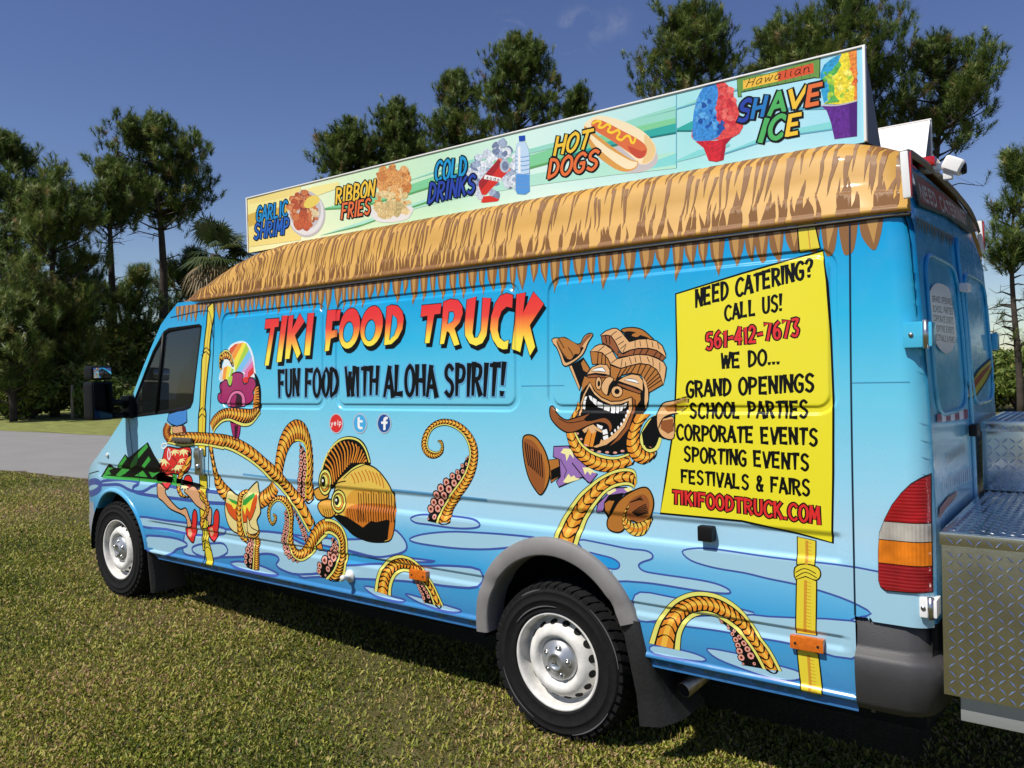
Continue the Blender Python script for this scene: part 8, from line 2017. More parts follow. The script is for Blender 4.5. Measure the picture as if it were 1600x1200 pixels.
def spline(P, closed=False, k=4):
    P = [np.asarray(p, float) for p in P]; n = len(P); o = []
    if n < 3: return P
    for i in range(n if closed else n-1):
        if closed: a, b, c, d = P[i-1], P[i], P[(i+1) % n], P[(i+2) % n]
        else: a, b, c, d = P[max(i-1, 0)], P[i], P[i+1], P[min(i+2, n-1)]
        for j in range(k):
            t = j/k; o.append(.5*((2*b)+(c-a)*t+(2*a-5*b+4*c-d)*t*t+(3*b-a-3*c+d)*t**3))
    if not closed: o.append(P[-1])
    return o
def resample(P, m):
    P = np.array(spline(P, False, 6)); d = np.r_[0, np.cumsum(np.hypot(*np.diff(P, axis=0).T))]; t = np.linspace(0, 1, m)*(len(P)-1)
    return np.stack([np.interp(t, np.arange(len(P)), P[:, i]) for i in (0, 1)], 1)
def stroke(out, col, P, w, closed=False, w1=None):
    P = [np.asarray(p, float) for p in P]
    P = [p for i, p in enumerate(P) if i == 0 or np.hypot(*(p-P[i-1])) > 1e-4]; n = len(P)
    if n < 2: return
    Ls, Rs = [], []
    for i in range(n):
        if closed: d = P[(i+1) % n]-P[i-1]
        else: d = P[min(i+1, n-1)]-P[max(i-1, 0)]
        d = d/(np.hypot(*d)+1e-9); nn = np.array([-d[1], d[0]]); h = (w if w1 is None else w+(w1-w)*i/(n-1))*.5
        e = d*h*.5*(0 if closed else (-1 if i == 0 else 1 if i == n-1 else 0)); Ls.append(P[i]+nn*h+e); Rs.append(P[i]-nn*h+e)
    for i in range(n if closed else n-1):
        j = (i+1) % n; out.append((col, np.array([Ls[i], Ls[j], Rs[j], Rs[i]])))
GLY = {'A': '0,0 5,10|5,10 10,0|2,3.2 8,3.2', 'B': '1,0 1,10|1,10 7,9 8,7.5 6,5.4 1,5.2|6,5.2 9,3 7,.6 1,0', 'C': '9.5,8.4 6,10 2,8.4 .4,5 2,1.6 6,0 9.5,1.4', 'D': '1,0 1,10|1,10 6,9 9,5.5 7,1.6 1,0', 'E': '1,0 1,10|1,9.6 8.5,9.6|1,5.2 7.2,5.2|1,.5 8.5,.5', 'F': '1,0 1,10|1,9.6 9,9.6|1,5.2 7,5.2', 'G': '9.5,8.4 6,10 2,8.4 .4,5 2,1.6 6,0 9,1.4 9,4.4|9.6,4.6 5.6,4.6', 'H': '1,0 1,10|9,0 9,10|1,5 9,5', 'I': '1.5,0 1.5,10', 'J': '8,10 8,3 5,0 1,2', 'K': '1,0 1,10|8.6,10 1.4,4.6|3.4,6 9.2,0', 'L': '1,0 1,10|1,.5 8,.5', 'M': '.5,0 1.5,10|1.5,10 5,3|5,3 8.5,10|8.5,10 9.5,0', 'N': '1,0 1,10|1,9.6 9,.4|9,0 9,10', 'O': '5,10 1.6,8.4 .3,5 1.6,1.6 5,0 8.4,1.6 9.7,5 8.4,8.4 5,10', 'P': '1,0 1,10|1,9.6 7,9 8.6,7 6.6,4.8 1,4.4', 'R': '1,0 1,10|1,9.6 7,9 8.4,7.2 6.6,5.2 1,4.8|4,4.8 9.2,0', 'S': '8.6,8.6 5,10 1.6,8.6 2,6.2 7.6,4.2 8.6,2 5.4,0 1,1.4', 'T': '5,0 5,10|.3,9.5 9.7,9.5', 'U': '1,10 1,3 3,.4 7,.4 9,3 9,10', 'V': '.4,10 5,0|5,0 9.6,10', 'W': '.2,10 2.6,0|2.6,0 5,8|5,8 7.4,0|7.4,0 9.8,10', 'Y': '.5,10 5,5|9.5,10 5,5|5,5 5,0',
 '1': '1,8 4,10 4,0', '2': '1,8 4,10 8,8.6 7.4,5.6 1,.5|1,.5 9,.5', '3': '1,9.6 8.6,9.6 4.6,5.8 8.6,3.4 6,0 1,1', '4': '6.6,0 6.6,10|6.6,10 .6,3|.6,3 9.4,3', '5': '8.6,9.6 2,9.6 1.4,5.6 6,6 8.8,3 5.6,0 1,1', '6': '7.6,9.6 3,7.6 1,3.4 3.4,.4 7.4,.6 8.8,3.2 6,5.6 1.6,4', '7': '.8,9.6 9,9.6 4,0', '!': '1.5,3.4 1.8,10|1.5,0 1.5,.9', '?': '1,8 4,10 8,8.6 7,6 4.4,4.8 4.4,3.2|4.4,0 4.4,.9', '.': '1.4,0 1.4,1', '-': '1,4.6 7,4.8', '&': '9,0 2.4,7.6 4.4,10 6.8,8 1.6,3.4 3,.4 6.6,.8 9,4.4',
 'a': '8,6 4,6.4 1.4,3.4 3,.4 6,1 8,4|8,6.2 8.2,1.2 9.6,.4', 'd': '8,6 4,6.4 1.4,3.4 3,.4 6,1 8,4|8.4,10 8.2,.4', 'e': '1.4,3.6 8,3.8 6.4,6.4 3,6 1.2,3 3.4,.4 8,1.4', 'i': '3,6.4 3,1 4.6,.4|3,8.6 3,9.2', 'l': '3,10 3,.4', 'n': '1,6.4 1.2,.2|1.2,4 4.6,6.4 7,5.4 7.2,1 8.8,.4', 'o': '5,6.4 1.4,5 1.4,1.8 5,.2 8.2,1.8 8.2,5 5,6.4', 'p': '1.4,6.4 1.2,-3|1.4,5 5,6.4 8.4,4.4 7,1 1.4,1', 's': '7.6,5.6 4,6.4 2,5 7,2.4 6,.4 1.4,.8', 'w': '.6,6.4 2.4,.4 5,5.6 7,.4 9.6,6.6', 'y': '1.4,6.4 4.8,1|8.4,6.4 3,-3'}
ADV = {'I': 3.4, '!': 3.4, '.': 3.0, '1': 5.5, 'i': 5, 'l': 5, '-': 8, '_': 6.0, 'W': 12, 'M': 11.5, 'w': 11}
def text(out, col, wt, ol, style, s, Q):
    BL, BR, TR, TL = [np.array(q) for q in Q]; adv = [ADV.get(c, 10)+2.3 for c in s]; tot = sum(adv)-2.3; x = 0; rr = random.Random(len(s)*7+ord(s[0]))
    H = (np.hypot(*(TL-BL))+np.hypot(*(TR-BR)))/2; ww = np.hypot(*(BR-BL))/tot*10; base = []
    for c, a in zip(s, adv):
        if c != '_':
            jy = rr.uniform(-.25, .25) if style == 0 and len(s) > 1 else 0; sx = (a-2.3)/10 if c not in 'I!.1il-' else (a-2.3)/3.2 if c in 'I!.' else 1
            tl = rr.uniform(-.06, .06) if style == 0 else .16 if style == 2 else .3
            for st in GLY[c].split('|'):
                P = [tuple(map(float, q.split(','))) for q in st.split()]
                if len(P) > 3: P = spline(P, False, 3)
                M_ = []
                for px, py in P:
                    gx, gy = (x+(px if sx == 1 or c in '1il-' else px*sx)+tl*py-.5*tl*10*0)/tot, (py+jy)/10
                    b_ = BL+(BR-BL)*gx; t_ = TL+(TR-TL)*gx; M_.append(b_+(t_-b_)*gy)
                base.append((M_, len(P) == 2 and style == 0))
        x += a
    w = wt*(H*.45+ww*.55)*.85
    if ol == 1 or ol == 3:
        for M_, tp in base: stroke(out, 'k', M_, w+.011 if ol == 1 else w+.016)
        if ol == 3:
            for M_, tp in base: stroke(out, 'k', [m_+np.array([.006, -.006]) for m_ in M_], w+.008)
    if ol == 2:
        for M_, tp in base: stroke(out, 'wl', M_, w*1.25+.008)
    for M_, tp in base: stroke(out, col, M_, w*(.8 if tp else 1), False, w*1.35 if tp else None)
def tent(out, col, n, strip, w, A, B):
    m_ = n*3+1; A = resample(A, m_); B = resample(B, m_); D = B-A; L = np.hypot(D[:, 0], D[:, 1])[:, None]+1e-9; u = D/L
    def band(c, f0, f1, e=0.):
        P, Q = A+D*f0-u*e, A+D*f1+u*e
        for i in range(m_-1): out.append((c, np.array([P[i], P[i+1], Q[i+1], Q[i]])))
    band('k', 0, 1, w*.6); band(col, 0, 1)
    lo, hi = (.22 if strip & 1 else 0), (.78 if strip & 2 else 1)
    band('hi' if col == 'or' else 'or', lo+(hi-lo)*.28, lo+(hi-lo)*.62)
    T = (A[-1]+B[-1]-A[0]-B[0]); 
    for i in range(1, n+1):
        j = min(i*3, m_-1); k = max(j-2, 0); a, b = A[j]+D[j]*lo, A[j]+D[j]*hi; c = A[k]+D[k]*(lo+hi)/2
        sp = np.hypot(*((A[j]+B[j])/2-(A[max(j-3, 0)]+B[max(j-3, 0)])/2))
        q = [a+(b-a)*t+(c-(a+b)/2)*(-1)*(4*t*(1-t))*.9 for t in (0, .25, .5, .75, 1)]
        ww = min(w*.9, sp*.32); stroke(out, 'k', q[:3], ww*1.7, False, ww*.7); stroke(out, 'k', q[2:], ww*.7, False, ww*1.9)
    if strip & 1: band('yp', 0, .16); band('k', .16, .22)
    if strip & 2: band('yp', .84, 1); band('k', .78, .84)
def suckers(out, n, A, C):
    A = resample(A, n*3+1); C = resample(C, n*3+1); D = C-A; w = .006
    for i in range(n*3): out.append(('k', np.array([A[i], A[i+1], C[i+1]-D[i+1]*.2, C[i]-D[i]*.2])))
    for i in range(n):
        for f in (.27, .76):
            j = i*3+(1 if f < .5 else 2); c = A[j]+D[j]*f; step = np.hypot(*(C[min(j+3, n*3)]+A[min(j+3, n*3)]-C[j]-A[j]))/2; r = min(np.hypot(*D[j])*.235, step*.48 if step > 0 else 1); r = max(r, .005)
            for cc, q in (('k', 1.32), ('sk2', 1.0), ('dr', .46)): out.append((cc, np.array([c+q*r*np.array([math.cos(t), math.sin(t)]) for t in np.linspace(0, 2*math.pi, 9)[:-1]])))
def parse(text_):
    groups = []
    for ln in text_.strip().split('\n'):
        p = ln.split(' ')
        if p[0] == 'G': groups.append((p[1], p[2], ' '.join(p[3:]), [])); continue
        out = groups[-1][3]
        num = lambda a: [tuple(int(a[i+j])/1000 for j in (0, 1)) for i in range(0, len(a)-1, 2)]
        if p[0] == 'P':
            q = num(p[3:]); out.append((p[1], np.array(spline(q, True, 3) if p[2] == '1' else q)))
        elif p[0] == 'L':
            q = num(p[5:]); cl = p[3] == '1'; stroke(out, p[1], spline(q, cl, 3) if p[4] == '1' else q, float(p[2])/1000, cl)
        elif p[0] == 'N':
            s = p.index('|'); tent(out, p[1], int(p[2]), int(p[3]), float(p[4])/1000, num(p[5:s]), num(p[s+1:]))
        elif p[0] == 'K':
            s = p.index('|'); suckers(out, int(p[1]), num(p[2:s]), num(p[s+1:]))
        elif p[0] == 'T': text(out, p[1], float(p[2]), int(p[3]), int(p[4]), p[5], num(p[6:]))
    return groups
def lay(name, shapes, place, parent, xl=(), zl=(), off=.0012, label=None, blend=None, clip=None):
    """overlay polygons in paint order; only the topmost ink of each facet is kept, as in a real print"""
    pts = []; ed = []; allp = np.concatenate([s[1] for s in shapes]); lo, hi = allp.min(0), allp.max(0)
    for c, P in shapes:
        s = len(pts); pts += [Vector(p) for p in P]; k = len(P); ed += [(s+i, s+(i+1) % k) for i in range(k)]
    for x in xl:
        if lo[0] < x < hi[0]: s = len(pts); pts += [Vector((x, lo[1]-.001)), Vector((x, hi[1]+.001))]; ed.append((s, s+1))
    for z in zl:
        if lo[1] < z < hi[1]: s = len(pts); pts += [Vector((lo[0]-.001, z)), Vector((hi[0]+.001, z))]; ed.append((s, s+1))
    v, _, f, *_ = delaunay_2d_cdt(pts, ed, [], 0, 2e-6, False)
    P = np.array([tuple(q) for q in v]); f = np.array([tuple(t) for t in f]); c = P[f].mean(1); top = np.full(len(f), -1); order = np.argsort(c[:, 0]); cx = c[order, 0]
    for i, (_, q) in enumerate(shapes):
        a, b = q.min(0), q.max(0); s, e = np.searchsorted(cx, a[0]), np.searchsorted(cx, b[0]); idx = order[s:e]
        idx = idx[(c[idx, 1] >= a[1]) & (c[idx, 1] <= b[1])]
        if len(idx): top[idx[inpoly(c[idx], q)]] = i
    ok = top >= 0
    if clip is not None: ok &= clip(c)
    names = sorted({s[0] for s in shapes}); ni = {n_: i for i, n_ in enumerate(names)}
    inks = np.array([ni[s[0]] for s in shapes]); f = f[ok]; top = top[ok]; mi = inks[top]
    if 'bk' in ni: keep = mi != ni['bk']; f = f[keep]; mi = mi[keep]; top = top[keep]
    used = np.unique(f); re_ = np.full(len(P), -1); re_[used] = np.arange(len(used)); f = re_[f]; V = []; N = []
    for x, z in P[used]:
        p, nv = place(x, z); V.append(Vector(p)+Vector(nv)*off); N.append(nv)
    Fc = []
    for a, b, c_ in f:
        nn = (V[b]-V[a]).cross(V[c_]-V[a]); Fc.append((a, b, c_) if nn.dot(Vector(N[a])) > 0 else (a, c_, b))
    o = obj(name, V, Fc, None, parent, smooth=True, norms=N, mats=[ink(n_) if n_ != 'bk' else ink('k') for n_ in names], midx=mi)
    if label: o['label'] = label
    if blend:
        at = o.data.attributes.new('blend', 'FLOAT', 'POINT'); at.data.foreach_set('value', [float(blend(x, z)) for x, z in P[used]])
    return o
def on_side(x, z): return (x, S(x, z), z), Sn(x, z)
def on_sign(x, z): return (x, .25, z), Vector((0, -1, 0))
def on_rear(y, z):
    x = xrear(z)-.002
    if z > 2.262: x = xrear(2.262)-.002-.35*(z-2.262)**1.5
    return (x+.004, y, z), Vector((1, 0, 0))
# roof coordinate: b is the arc length up the roof section, a is x
_rs = [0.0]
for p, q in zip(RP, RP[1:]): _rs.append(_rs[-1]+math.hypot(q[0]-p[0], q[1]-p[1]))
def on_roof(a, b):
    y = float(np.interp(b, _rs, [p[0] for p in RP])); z = float(np.interp(b, _rs, [p[1] for p in RP])); xf = float(np.interp(b, _rs, [p[2] for p in RP]))
    e = .004; y2 = float(np.interp(b+e, _rs, [p[0] for p in RP])); z2 = float(np.interp(b+e, _rs, [p[1] for p in RP])); nv = Vector((0, -(z2-z), y2-y)).normalized()
    xs = rxs(xf)
    if a >= xs:
        xe = xrear(2.26)-.004-.35*max(z-2.262, 0)**1.5; return (a, y+.02*sst(xe-.06, xe, a), drop(a, z)), nv
    # past the straight flank the print follows the rounded front corner
    t = min((xs-a)/1.3, 1.0); f = math.pi/2*t; h = W/2; p = 2.5
    X = xs-(xs-xf)*math.sin(f)**(2/p) if f > 0 else xs; Y = h-(h-y)*max(math.cos(f), 1e-4)**(2/p)
    f2 = f+.01; X2 = xs-(xs-xf)*math.sin(f2)**(2/p); Y2 = h-(h-y)*max(math.cos(f2), 1e-4)**(2/p); tx, ty = X2-X, Y2-Y; L = math.hypot(tx, ty)+1e-9
    ox, oy = ty/L, -tx/L
    if oy > 0 or (ox > 0): ox, oy = -abs(ox), -abs(oy)
    k = math.hypot(nv.y, 0); n2 = Vector((ox*abs(nv.y), oy*abs(nv.y), max(nv.z, .15 if f > .2 else nv.z))).normalized()
    return (X, Y, z), n2
def wedge(out, col, x, b0, b1, w, sk, rr):
    n = 5; L = []; Rr = []
    for i in range(n+1):
        t = i/n; ww = w*(1-t)**.7*(1+.25*rr.uniform(-1, 1)); cx = x+sk*t+.004*math.sin(5*t+x*40); L.append((cx-ww/2, b0+(b1-b0)*t)); Rr.append((cx+ww/2, b0+(b1-b0)*t))
    out.append((col, np.array(L+Rr[::-1][1:])))
th = []; rr = random.Random(5); x = -3.95
while x < 1.5:                                                      # upper tufts hanging from the crown, lower tufts hanging from the crease
    k = .55+.45*min(max((x+2.6)/3.5, 0), 1); wsc = .6+.75*min(max((x+1.8)/3.0, 0), 1)
    wedge(th, 'tk', x+rr.uniform(-.01, .01), _rs[-4]*1.0, _rs[6]+rr.uniform(-.06, .16), rr.uniform(.013, .030)*wsc, rr.uniform(-.05, .0), rr)
    if rr.random() < .55: wedge(th, 'tk', x+rr.uniform(.005, .03), _rs[8]+rr.uniform(0, .06), _rs[5]-rr.uniform(0, .03), rr.uniform(.010, .022)*wsc, rr.uniform(-.03, .01), rr)
    for q in range(2 if rr.random() < .6 else 1): wedge(th, 'tk', x+rr.uniform(.0, .035), _rs[1], _rs[6]+rr.uniform(-.02, .07), rr.uniform(.014, .030)*wsc, rr.uniform(-.02, .03), rr)
    x += rr.uniform(.022, .040)*(wsc+.1)
th = [(c, np.clip(P, (-4.0, .0), (1.515, 5))) for c, P in th]
lay('thatch_print', th, on_roof, truck, list(np.arange(-4.1, -1.2, .05))+list(np.arange(-1.2, 1.1, .25))+[1.1, 1.2]+[1.22+.025*i for i in range(13)], _rs[1:]+[(p+q)/2 for p, q in zip(_rs[6:12], _rs[7:13])], .0016, 'brown thatch streaks printed over the tan roof')
fr = []; x = -3.12; rr = random.Random(11)
while x < 1.53:
    s = 1.0+.42*min(max((x+2.8)/4.2, 0), 1); w = rr.uniform(.038, .07)*(.55+.45*s); h = rr.uniform(.085, .14)*s*(.68 if x > .9 else .92); sk = rr.uniform(-.012, .012)
    if x+w > 1.54: break
    if x < .95:
        fr.append(('tk', np.array([(x, 2.236), (x+w*.12, 2.236-h*.45), (x+w*.5+sk, 2.236-h), (x+w*.86, 2.236-h*.5), (x+w, 2.236)]))); fr.append(('ta', np.array([(x+w*.2, 2.236), (x+w*.3, 2.236-h*.4), (x+w*.48+sk, 2.236-h*.86), (x+w*.6, 2.236-h*.4), (x+w*.62, 2.236)])))
    else:
        for q, c in ((1., 'tk'), (.0, 'ta')):
            if q: fr.append((c, np.array(spline([(x, 2.236), (x+w*.1, 2.236-h*.5), (x+w*.36+sk, 2.236-h*.92), (x+w*.55+sk, 2.236-h), (x+w*.74, 2.236-h*.9), (x+w*.9, 2.236-h*.5), (x+w, 2.236)], False, 3))))
            elif rr.random() < .8: fr.append((c, np.array([(x+w*.3, 2.236), (x+w*.52+sk, 2.236-h*.8), (x+w*.8, 2.236)])))
    x += w*(rr.uniform(.92, 1.2) if x < .95 else rr.uniform(.8, 1.05))
lay('thatch_fringe_print', fr, on_side, truck, XL, ZL, .001, 'brown thatch fringe printed below the gutter')
# shut lines of the doors and panels
se = []
for q in ([(-2.655, 2.225), (-2.66, 1.9), (-2.70, 1.5), (-2.745, 1.0), (-2.79, .7), (-2.84, .462)], [(1.347, 2.23), (1.347, 1.5), (1.347, .805)], [(-3.18, 2.165), (-2.78, 2.185), (-2.70, 2.15), (-2.665, 2.0)], [(-3.745, 1.45), (-3.70, 1.2), (-3.62, .98)], [(-4.30, 1.03), (-4.60, .985), (-4.86, .86)]):
    stroke(se, 'sm', spline(q, False, 6) if len(q) > 3 else q, .006)
for q in ([(1.35, 1.652), (1.54, 1.652)], [(-.14, 1.656), (.1, 1.656)]): stroke(se, 'sv', q, .0025)
lay('panel_gap', se, on_side, truck, XL, ZL, .0022, 'thin dark shut lines between body panels')
GR = parse(ART)
def tblend(x, z):
    top = 2.093+.0*(x+1.7); xs_ = (-1.95, -1.35, -1.0, -.5, -.15, .02); zb = (1.80, 1.85, 1.86, 1.85, 1.80, 1.76); zt = (2.07, 2.06, 2.06, 2.06, 2.07, 2.09)
    a, b = np.interp(x, xs_, zb), np.interp(x, xs_, zt); return min(max((z-a)/(b-a), 0), 1)
xrear_np = np.vectorize(xrear)
ARCHC = lambda c: ((c[:, 0]-.015)**2+(c[:, 1]-.49)**2 > .455**2) & (((c[:, 0]+4.01)/.452)**2+((c[:, 1]-.455)/.455)**2 > 1.0) & ~((c[:, 0] > 1.345) & (c[:, 1] < .80)) & (c[:, 1] > .476) & (c[:, 0] < xrear_np(c[:, 1])-.014) & ~inpoly(c, WIN)
for nm, surf_, lab, sh in GR:
    if surf_ == 'side': lay(nm, sh, on_side, truck, XL, ZL, .0008 if nm == 'wave_print' else .0016, lab, tblend if nm == 'title_lettering' else None, ARCHC)
    elif surf_ == 'sign':
        inside = lambda c: (c[:, 0] > -2.566) & (c[:, 0] < 1.347) & (c[:, 1] < 2.932) & (c[:, 1] > 2.574)
        lay(nm, sh, on_sign, sg1, (), (), .0012, lab, None, inside)
    else: lay(nm, sh, on_rear, truck, (), np.arange(.6, 2.6, .06), .002, lab, None, lambda c: (c[:, 0] > .056) & (c[:, 0] < W-.056) & (c[:, 1] < 2.56))
# tail lamp: moulded lens wrapped round the corner
TL_ = [(1.598, 1.325), (1.57, 1.312), (1.541, 1.292), (1.510, 1.258), (1.480, 1.215), (1.456, 1.165), (1.438, 1.115), (1.433, 1.05), (1.432, .947), (1.438, .926), (1.455, .914), (1.598, .920)]
def lens(name, zlo, zhi, m_, parent, off, grow=0.):
    P = [p for p in TL_]
    cx, cz = 1.53, 1.1
    P = [(x+(x-cx)*grow, z+(z-cz)*grow) for x, z in P]; o = []
    n = len(P)
    for i in range(n):
        a, b = P[i], P[(i+1) % n]
        for q in range(6): o.append((a[0]+(b[0]-a[0])*q/6, a[1]+(b[1]-a[1])*q/6))
    o = [(x, min(max(z, zlo), zhi)) for x, z in o]; d = [o[0]]
    for p in o[1:]:
        if abs(p[0]-d[-1][0])+abs(p[1]-d[-1][1]) > 1e-4: d.append(p)
    return skin(name, d, [], m_, parent, off=off, xl=list(np.linspace(1.42, 1.6, 14)), zl=list(np.linspace(.9, 1.34, 24)), step=.02)
tl = lens('tail_lamp', .9, 1.34, mat('lamp_gasket', (.012, .012, .014), .5), truck, .004, .03)
for zlo, zhi, nm, col in ((1.160, 1.34, 'lamp_red', (.36, .005, .009)), (1.094, 1.157, 'lamp_clear', (.46, .43, .38)), (1.010, 1.091, 'lamp_amber', (.75, .20, .012)), (.90, 1.007, 'lamp_dark_red', (.30, .006, .012))):
    LM = mat(nm, col, .12, coat=.8, noise=.35, nscale=14); n_ = LM.node_tree.nodes; wv_ = n_.new('ShaderNodeTexWave'); wv_.inputs['Scale'].default_value = 26; wv_.bands_direction = 'Z' if 'red' in nm else 'X'; tcn = n_.new('ShaderNodeTexCoord'); bp_ = n_.new('ShaderNodeBump'); bp_.inputs['Strength'].default_value = .22; bp_.inputs['Distance'].default_value = .004
    LM.node_tree.links.new(tcn.outputs['Object'], wv_.inputs['Vector']); LM.node_tree.links.new(wv_.outputs['Fac'], bp_.inputs['Height']); LM.node_tree.links.new(bp_.outputs[0], n_['Principled BSDF'].inputs['Normal'])
    lens(nm+'_lens', zlo, zhi, LM, tl, .011)

# ------------------------------------------------------------------ trees
CAMP = Vector((2.109, -3.1, 1.764))
def at(u, v, d):
    """world point seen in a given direction at horizontal distance d (used once, to survey where each tree stands)"""
    r = right*((u-800)/1273.58)-up*((v-600)/1273.58)+fwd; k = d/math.hypot(r.x, r.y); return CAMP+r*k
def merge(parts):
    V = []; F = []
    for v, f in parts:
        s = len(V); V += list(v); F += [tuple(i+s for i in q) for q in f]
    return V, F
def tri_mesh(name, v, tri, tone, material, parent):
    n = len(v); me = bpy.data.meshes.new(name); me.vertices.add(n); me.vertices.foreach_set('co', v.astype(np.float32).reshape(-1)); t = tri.reshape(-1).astype(np.int32)
    me.loops.add(len(t)); me.loops.foreach_set('vertex_index', t); k = len(t)//3; me.polygons.add(k); me.polygons.foreach_set('loop_start', (np.arange(k)*3).astype(np.int32))
    a = me.attributes.new('tone', 'FLOAT', 'POINT'); a.data.foreach_set('value', tone.astype(np.float32)); me.update(calc_edges=True); me.validate(); me.materials.append(material)
    o = bpy.data.objects.new(name, me); scene.collection.objects.link(o); o.parent = parent; return o
NEEDLE = leaf_mat('pine_needles', [(0, (.05, .085, .018)), (.4, (.12, .18, .04)), (.75, (.23, .27, .07)), (1, (.28, .19, .09))], .45, .35)
LEAF = leaf_mat('broad_leaves', [(0, (.05, .085, .018)), (.45, (.14, .20, .04)), (.8, (.24, .27, .065)), (1, (.32, .29, .10))], .5, .3)
FROND = leaf_mat('palm_frond', [(0, (.030, .05, .014)), (.5, (.06, .085, .024)), (.75, (.12, .13, .05)), (1, (.26, .19, .10))], .45, .2)
BARK = mat('pine_bark', (.055, .042, .034), .95, noise=.4, nscale=5, bump=.8, bscale=9)
def puffs(cent, axis, L, W_, n):
    """bottle-brush shoots: n needles round each axis"""
    m_ = len(cent); t = nr.random((m_, n)); ang = nr.random((m_, n))*2*np.pi
    ref = np.tile(np.array([[.31, .77, .55]]), (m_, 1)); u = np.cross(axis, ref); u /= np.linalg.norm(u, axis=1)[:, None]; w = np.cross(axis, u)
    rad = u[:, None]*np.cos(ang)[..., None]+w[:, None]*np.sin(ang)[..., None]
    o = cent[:, None]+axis[:, None]*(t**.8*L[:, None])[..., None]; spread = .55+.6*nr.random((m_, n))
    d = axis[:, None]*(1.0-.45*spread)[..., None]+rad*spread[..., None]; ln = (.17+.12*nr.random((m_, n)))[..., None]
    tip = o+d*ln; side = np.cross(d, rad+axis[:, None]*.3); side /= np.linalg.norm(side, axis=2)[..., None]+1e-9; hw = W_[:, None, None]*.5
    v = np.stack([o-side*hw, o+side*hw, tip], 2).reshape(-1, 3); return v, np.arange(len(v)).reshape(-1, 3)
def pine(name, label, u, vt, hw, vb, d, seed, dens=1., trunk_r=.17, bare=.0, group='pines behind the road', lean=0., shape=1., green=0., stand=None):
    global nr
    nr = np.random.default_rng(seed); rr = random.Random(seed)
    top = at(u, vt, d); base = Vector((top.x, top.y, 0)); px = d*math.cos(math.atan((u-800)/1273.58))/1273.58*1.0; rad = hw*px/ math.cos(math.atan((u-800)/1273.58)); zt = top.z; zb = at(u, vb, d).z
    if stand: base = Vector((stand[0], stand[1], 0)); zt, zb, rad = stand[2:]
    t = empty(name, base); tag(t, label, 'tree', group); H = zt
    spine = [Vector((lean*(z/H)**1.5+.12*math.sin(z*.7+seed), .10*math.sin(z*.5+seed*2), z)) for z in np.linspace(0, H*.97, 14)]
    parts = [tube(spine, [trunk_r*(1-.88*(i/13)**1.3) for i in range(14)], 8)]
    def sp(z): i = min(max(z/(H*.97)*13, 0), 12.999); k = int(i); return spine[k].lerp(spine[k+1], i-k)
    C = []; A = []; nb = int(26*dens*(zt-zb)/4)+12
    for b in range(nb):
        f = rr.random()**.85; z = zb+(zt-zb)*f*.93; prof = (math.sin(min(max((f*.88+.14), 0), 1)*math.pi)**.55)*(1 if shape == 1 else (1-f*.6)); a = rr.uniform(0, 2*math.pi); L = rad*prof*rr.uniform(.55, 1.08)
        p0 = sp(max(z-L*.30, .5)); p2 = sp(z)+Vector((math.cos(a)*L, math.sin(a)*L, L*rr.uniform(.02, .38))); p1 = p0.lerp(p2, .5)+Vector((0, 0, -L*.10+rr.uniform(-.1, .1)))
        pl = [p0.lerp(p1, q).lerp(p1.lerp(p2, q), q) for q in (0, .25, .5, .75, 1)]; parts.append(tube(pl, [.045*(L/1.5+.4), .036, .028, .02, .012], 5))
        nt = int((3+L*3.2)*1.55)
        for k in range(nt):
            q = 1-rr.random()**1.6*.72; i = min(q*4, 3.999); c = pl[int(i)].lerp(pl[int(i)+1], i-int(i)); tw = Vector((rr.gauss(0, 1), rr.gauss(0, 1), rr.gauss(.35, .8))).normalized()*rr.uniform(.15, .55)*(.5+L*.35); e = c+tw
            if rr.random() < .5: parts.append(tube([c, e], [.012, .006], 3, False))
            for s in range(rr.choice((2, 2, 3))):
                cc = e+Vector((rr.gauss(0, .09), rr.gauss(0, .09), rr.gauss(0, .08))); ax = (tw.normalized()*.5+Vector((rr.gauss(0, .25), rr.gauss(0, .25), .95))).normalized(); C.append(cc); A.append(ax)
    for k in range(int(10*dens)):
        z = zt-rr.random()*.25*(zt-zb)*.3; C.append(sp(z)+Vector((rr.gauss(0, .2), rr.gauss(0, .2), 0))); A.append(Vector((rr.gauss(0, .3), rr.gauss(0, .3), 1)).normalized())
    for k in range(int(bare)):
        z = zb*rr.uniform(.45, .98); a = rr.uniform(0, 6.28); L = rad*rr.uniform(.35, .8); p0 = sp(z); p2 = p0+Vector((math.cos(a)*L, math.sin(a)*L, rr.uniform(-.2, .35)*L)); p1 = p0.lerp(p2, .55)+Vector((rr.gauss(0, .1), rr.gauss(0, .1), .12*L)); parts.append(tube([p0, p1, p2], [.03, .018, .008], 4, False))
        for s in range(3):
            q = p1.lerp(p2, rr.random()); parts.append(tube([q, q+Vector((rr.gauss(0, .3), rr.gauss(0, .3), rr.gauss(0.1, .2)))], [.008, .004], 3, False))
        if rr.random() < .35: C.append(p2); A.append(Vector((rr.gauss(0, .4), rr.gauss(0, .4), 1)).normalized())
    V, F = merge(parts); obj('trunk', V, F, BARK, t, smooth=True)
    C = np.array([tuple(q) for q in C]); A = np.array([tuple(q) for q in A]); n = len(C); L = .28+.22*nr.random(n); nn = 40
    v, tri = puffs(C, A, L, np.full(n, .026*max(d/34, .8)), nn); tone = np.clip(np.repeat(.34+green+.22*nr.normal(size=n), nn)+.12*nr.normal(size=n*nn), 0, .93); tone[np.repeat(nr.random(n) < .02, nn)] = 1.
    tri_mesh('crown', v, tri, np.repeat(tone, 3), NEEDLE, t); return t
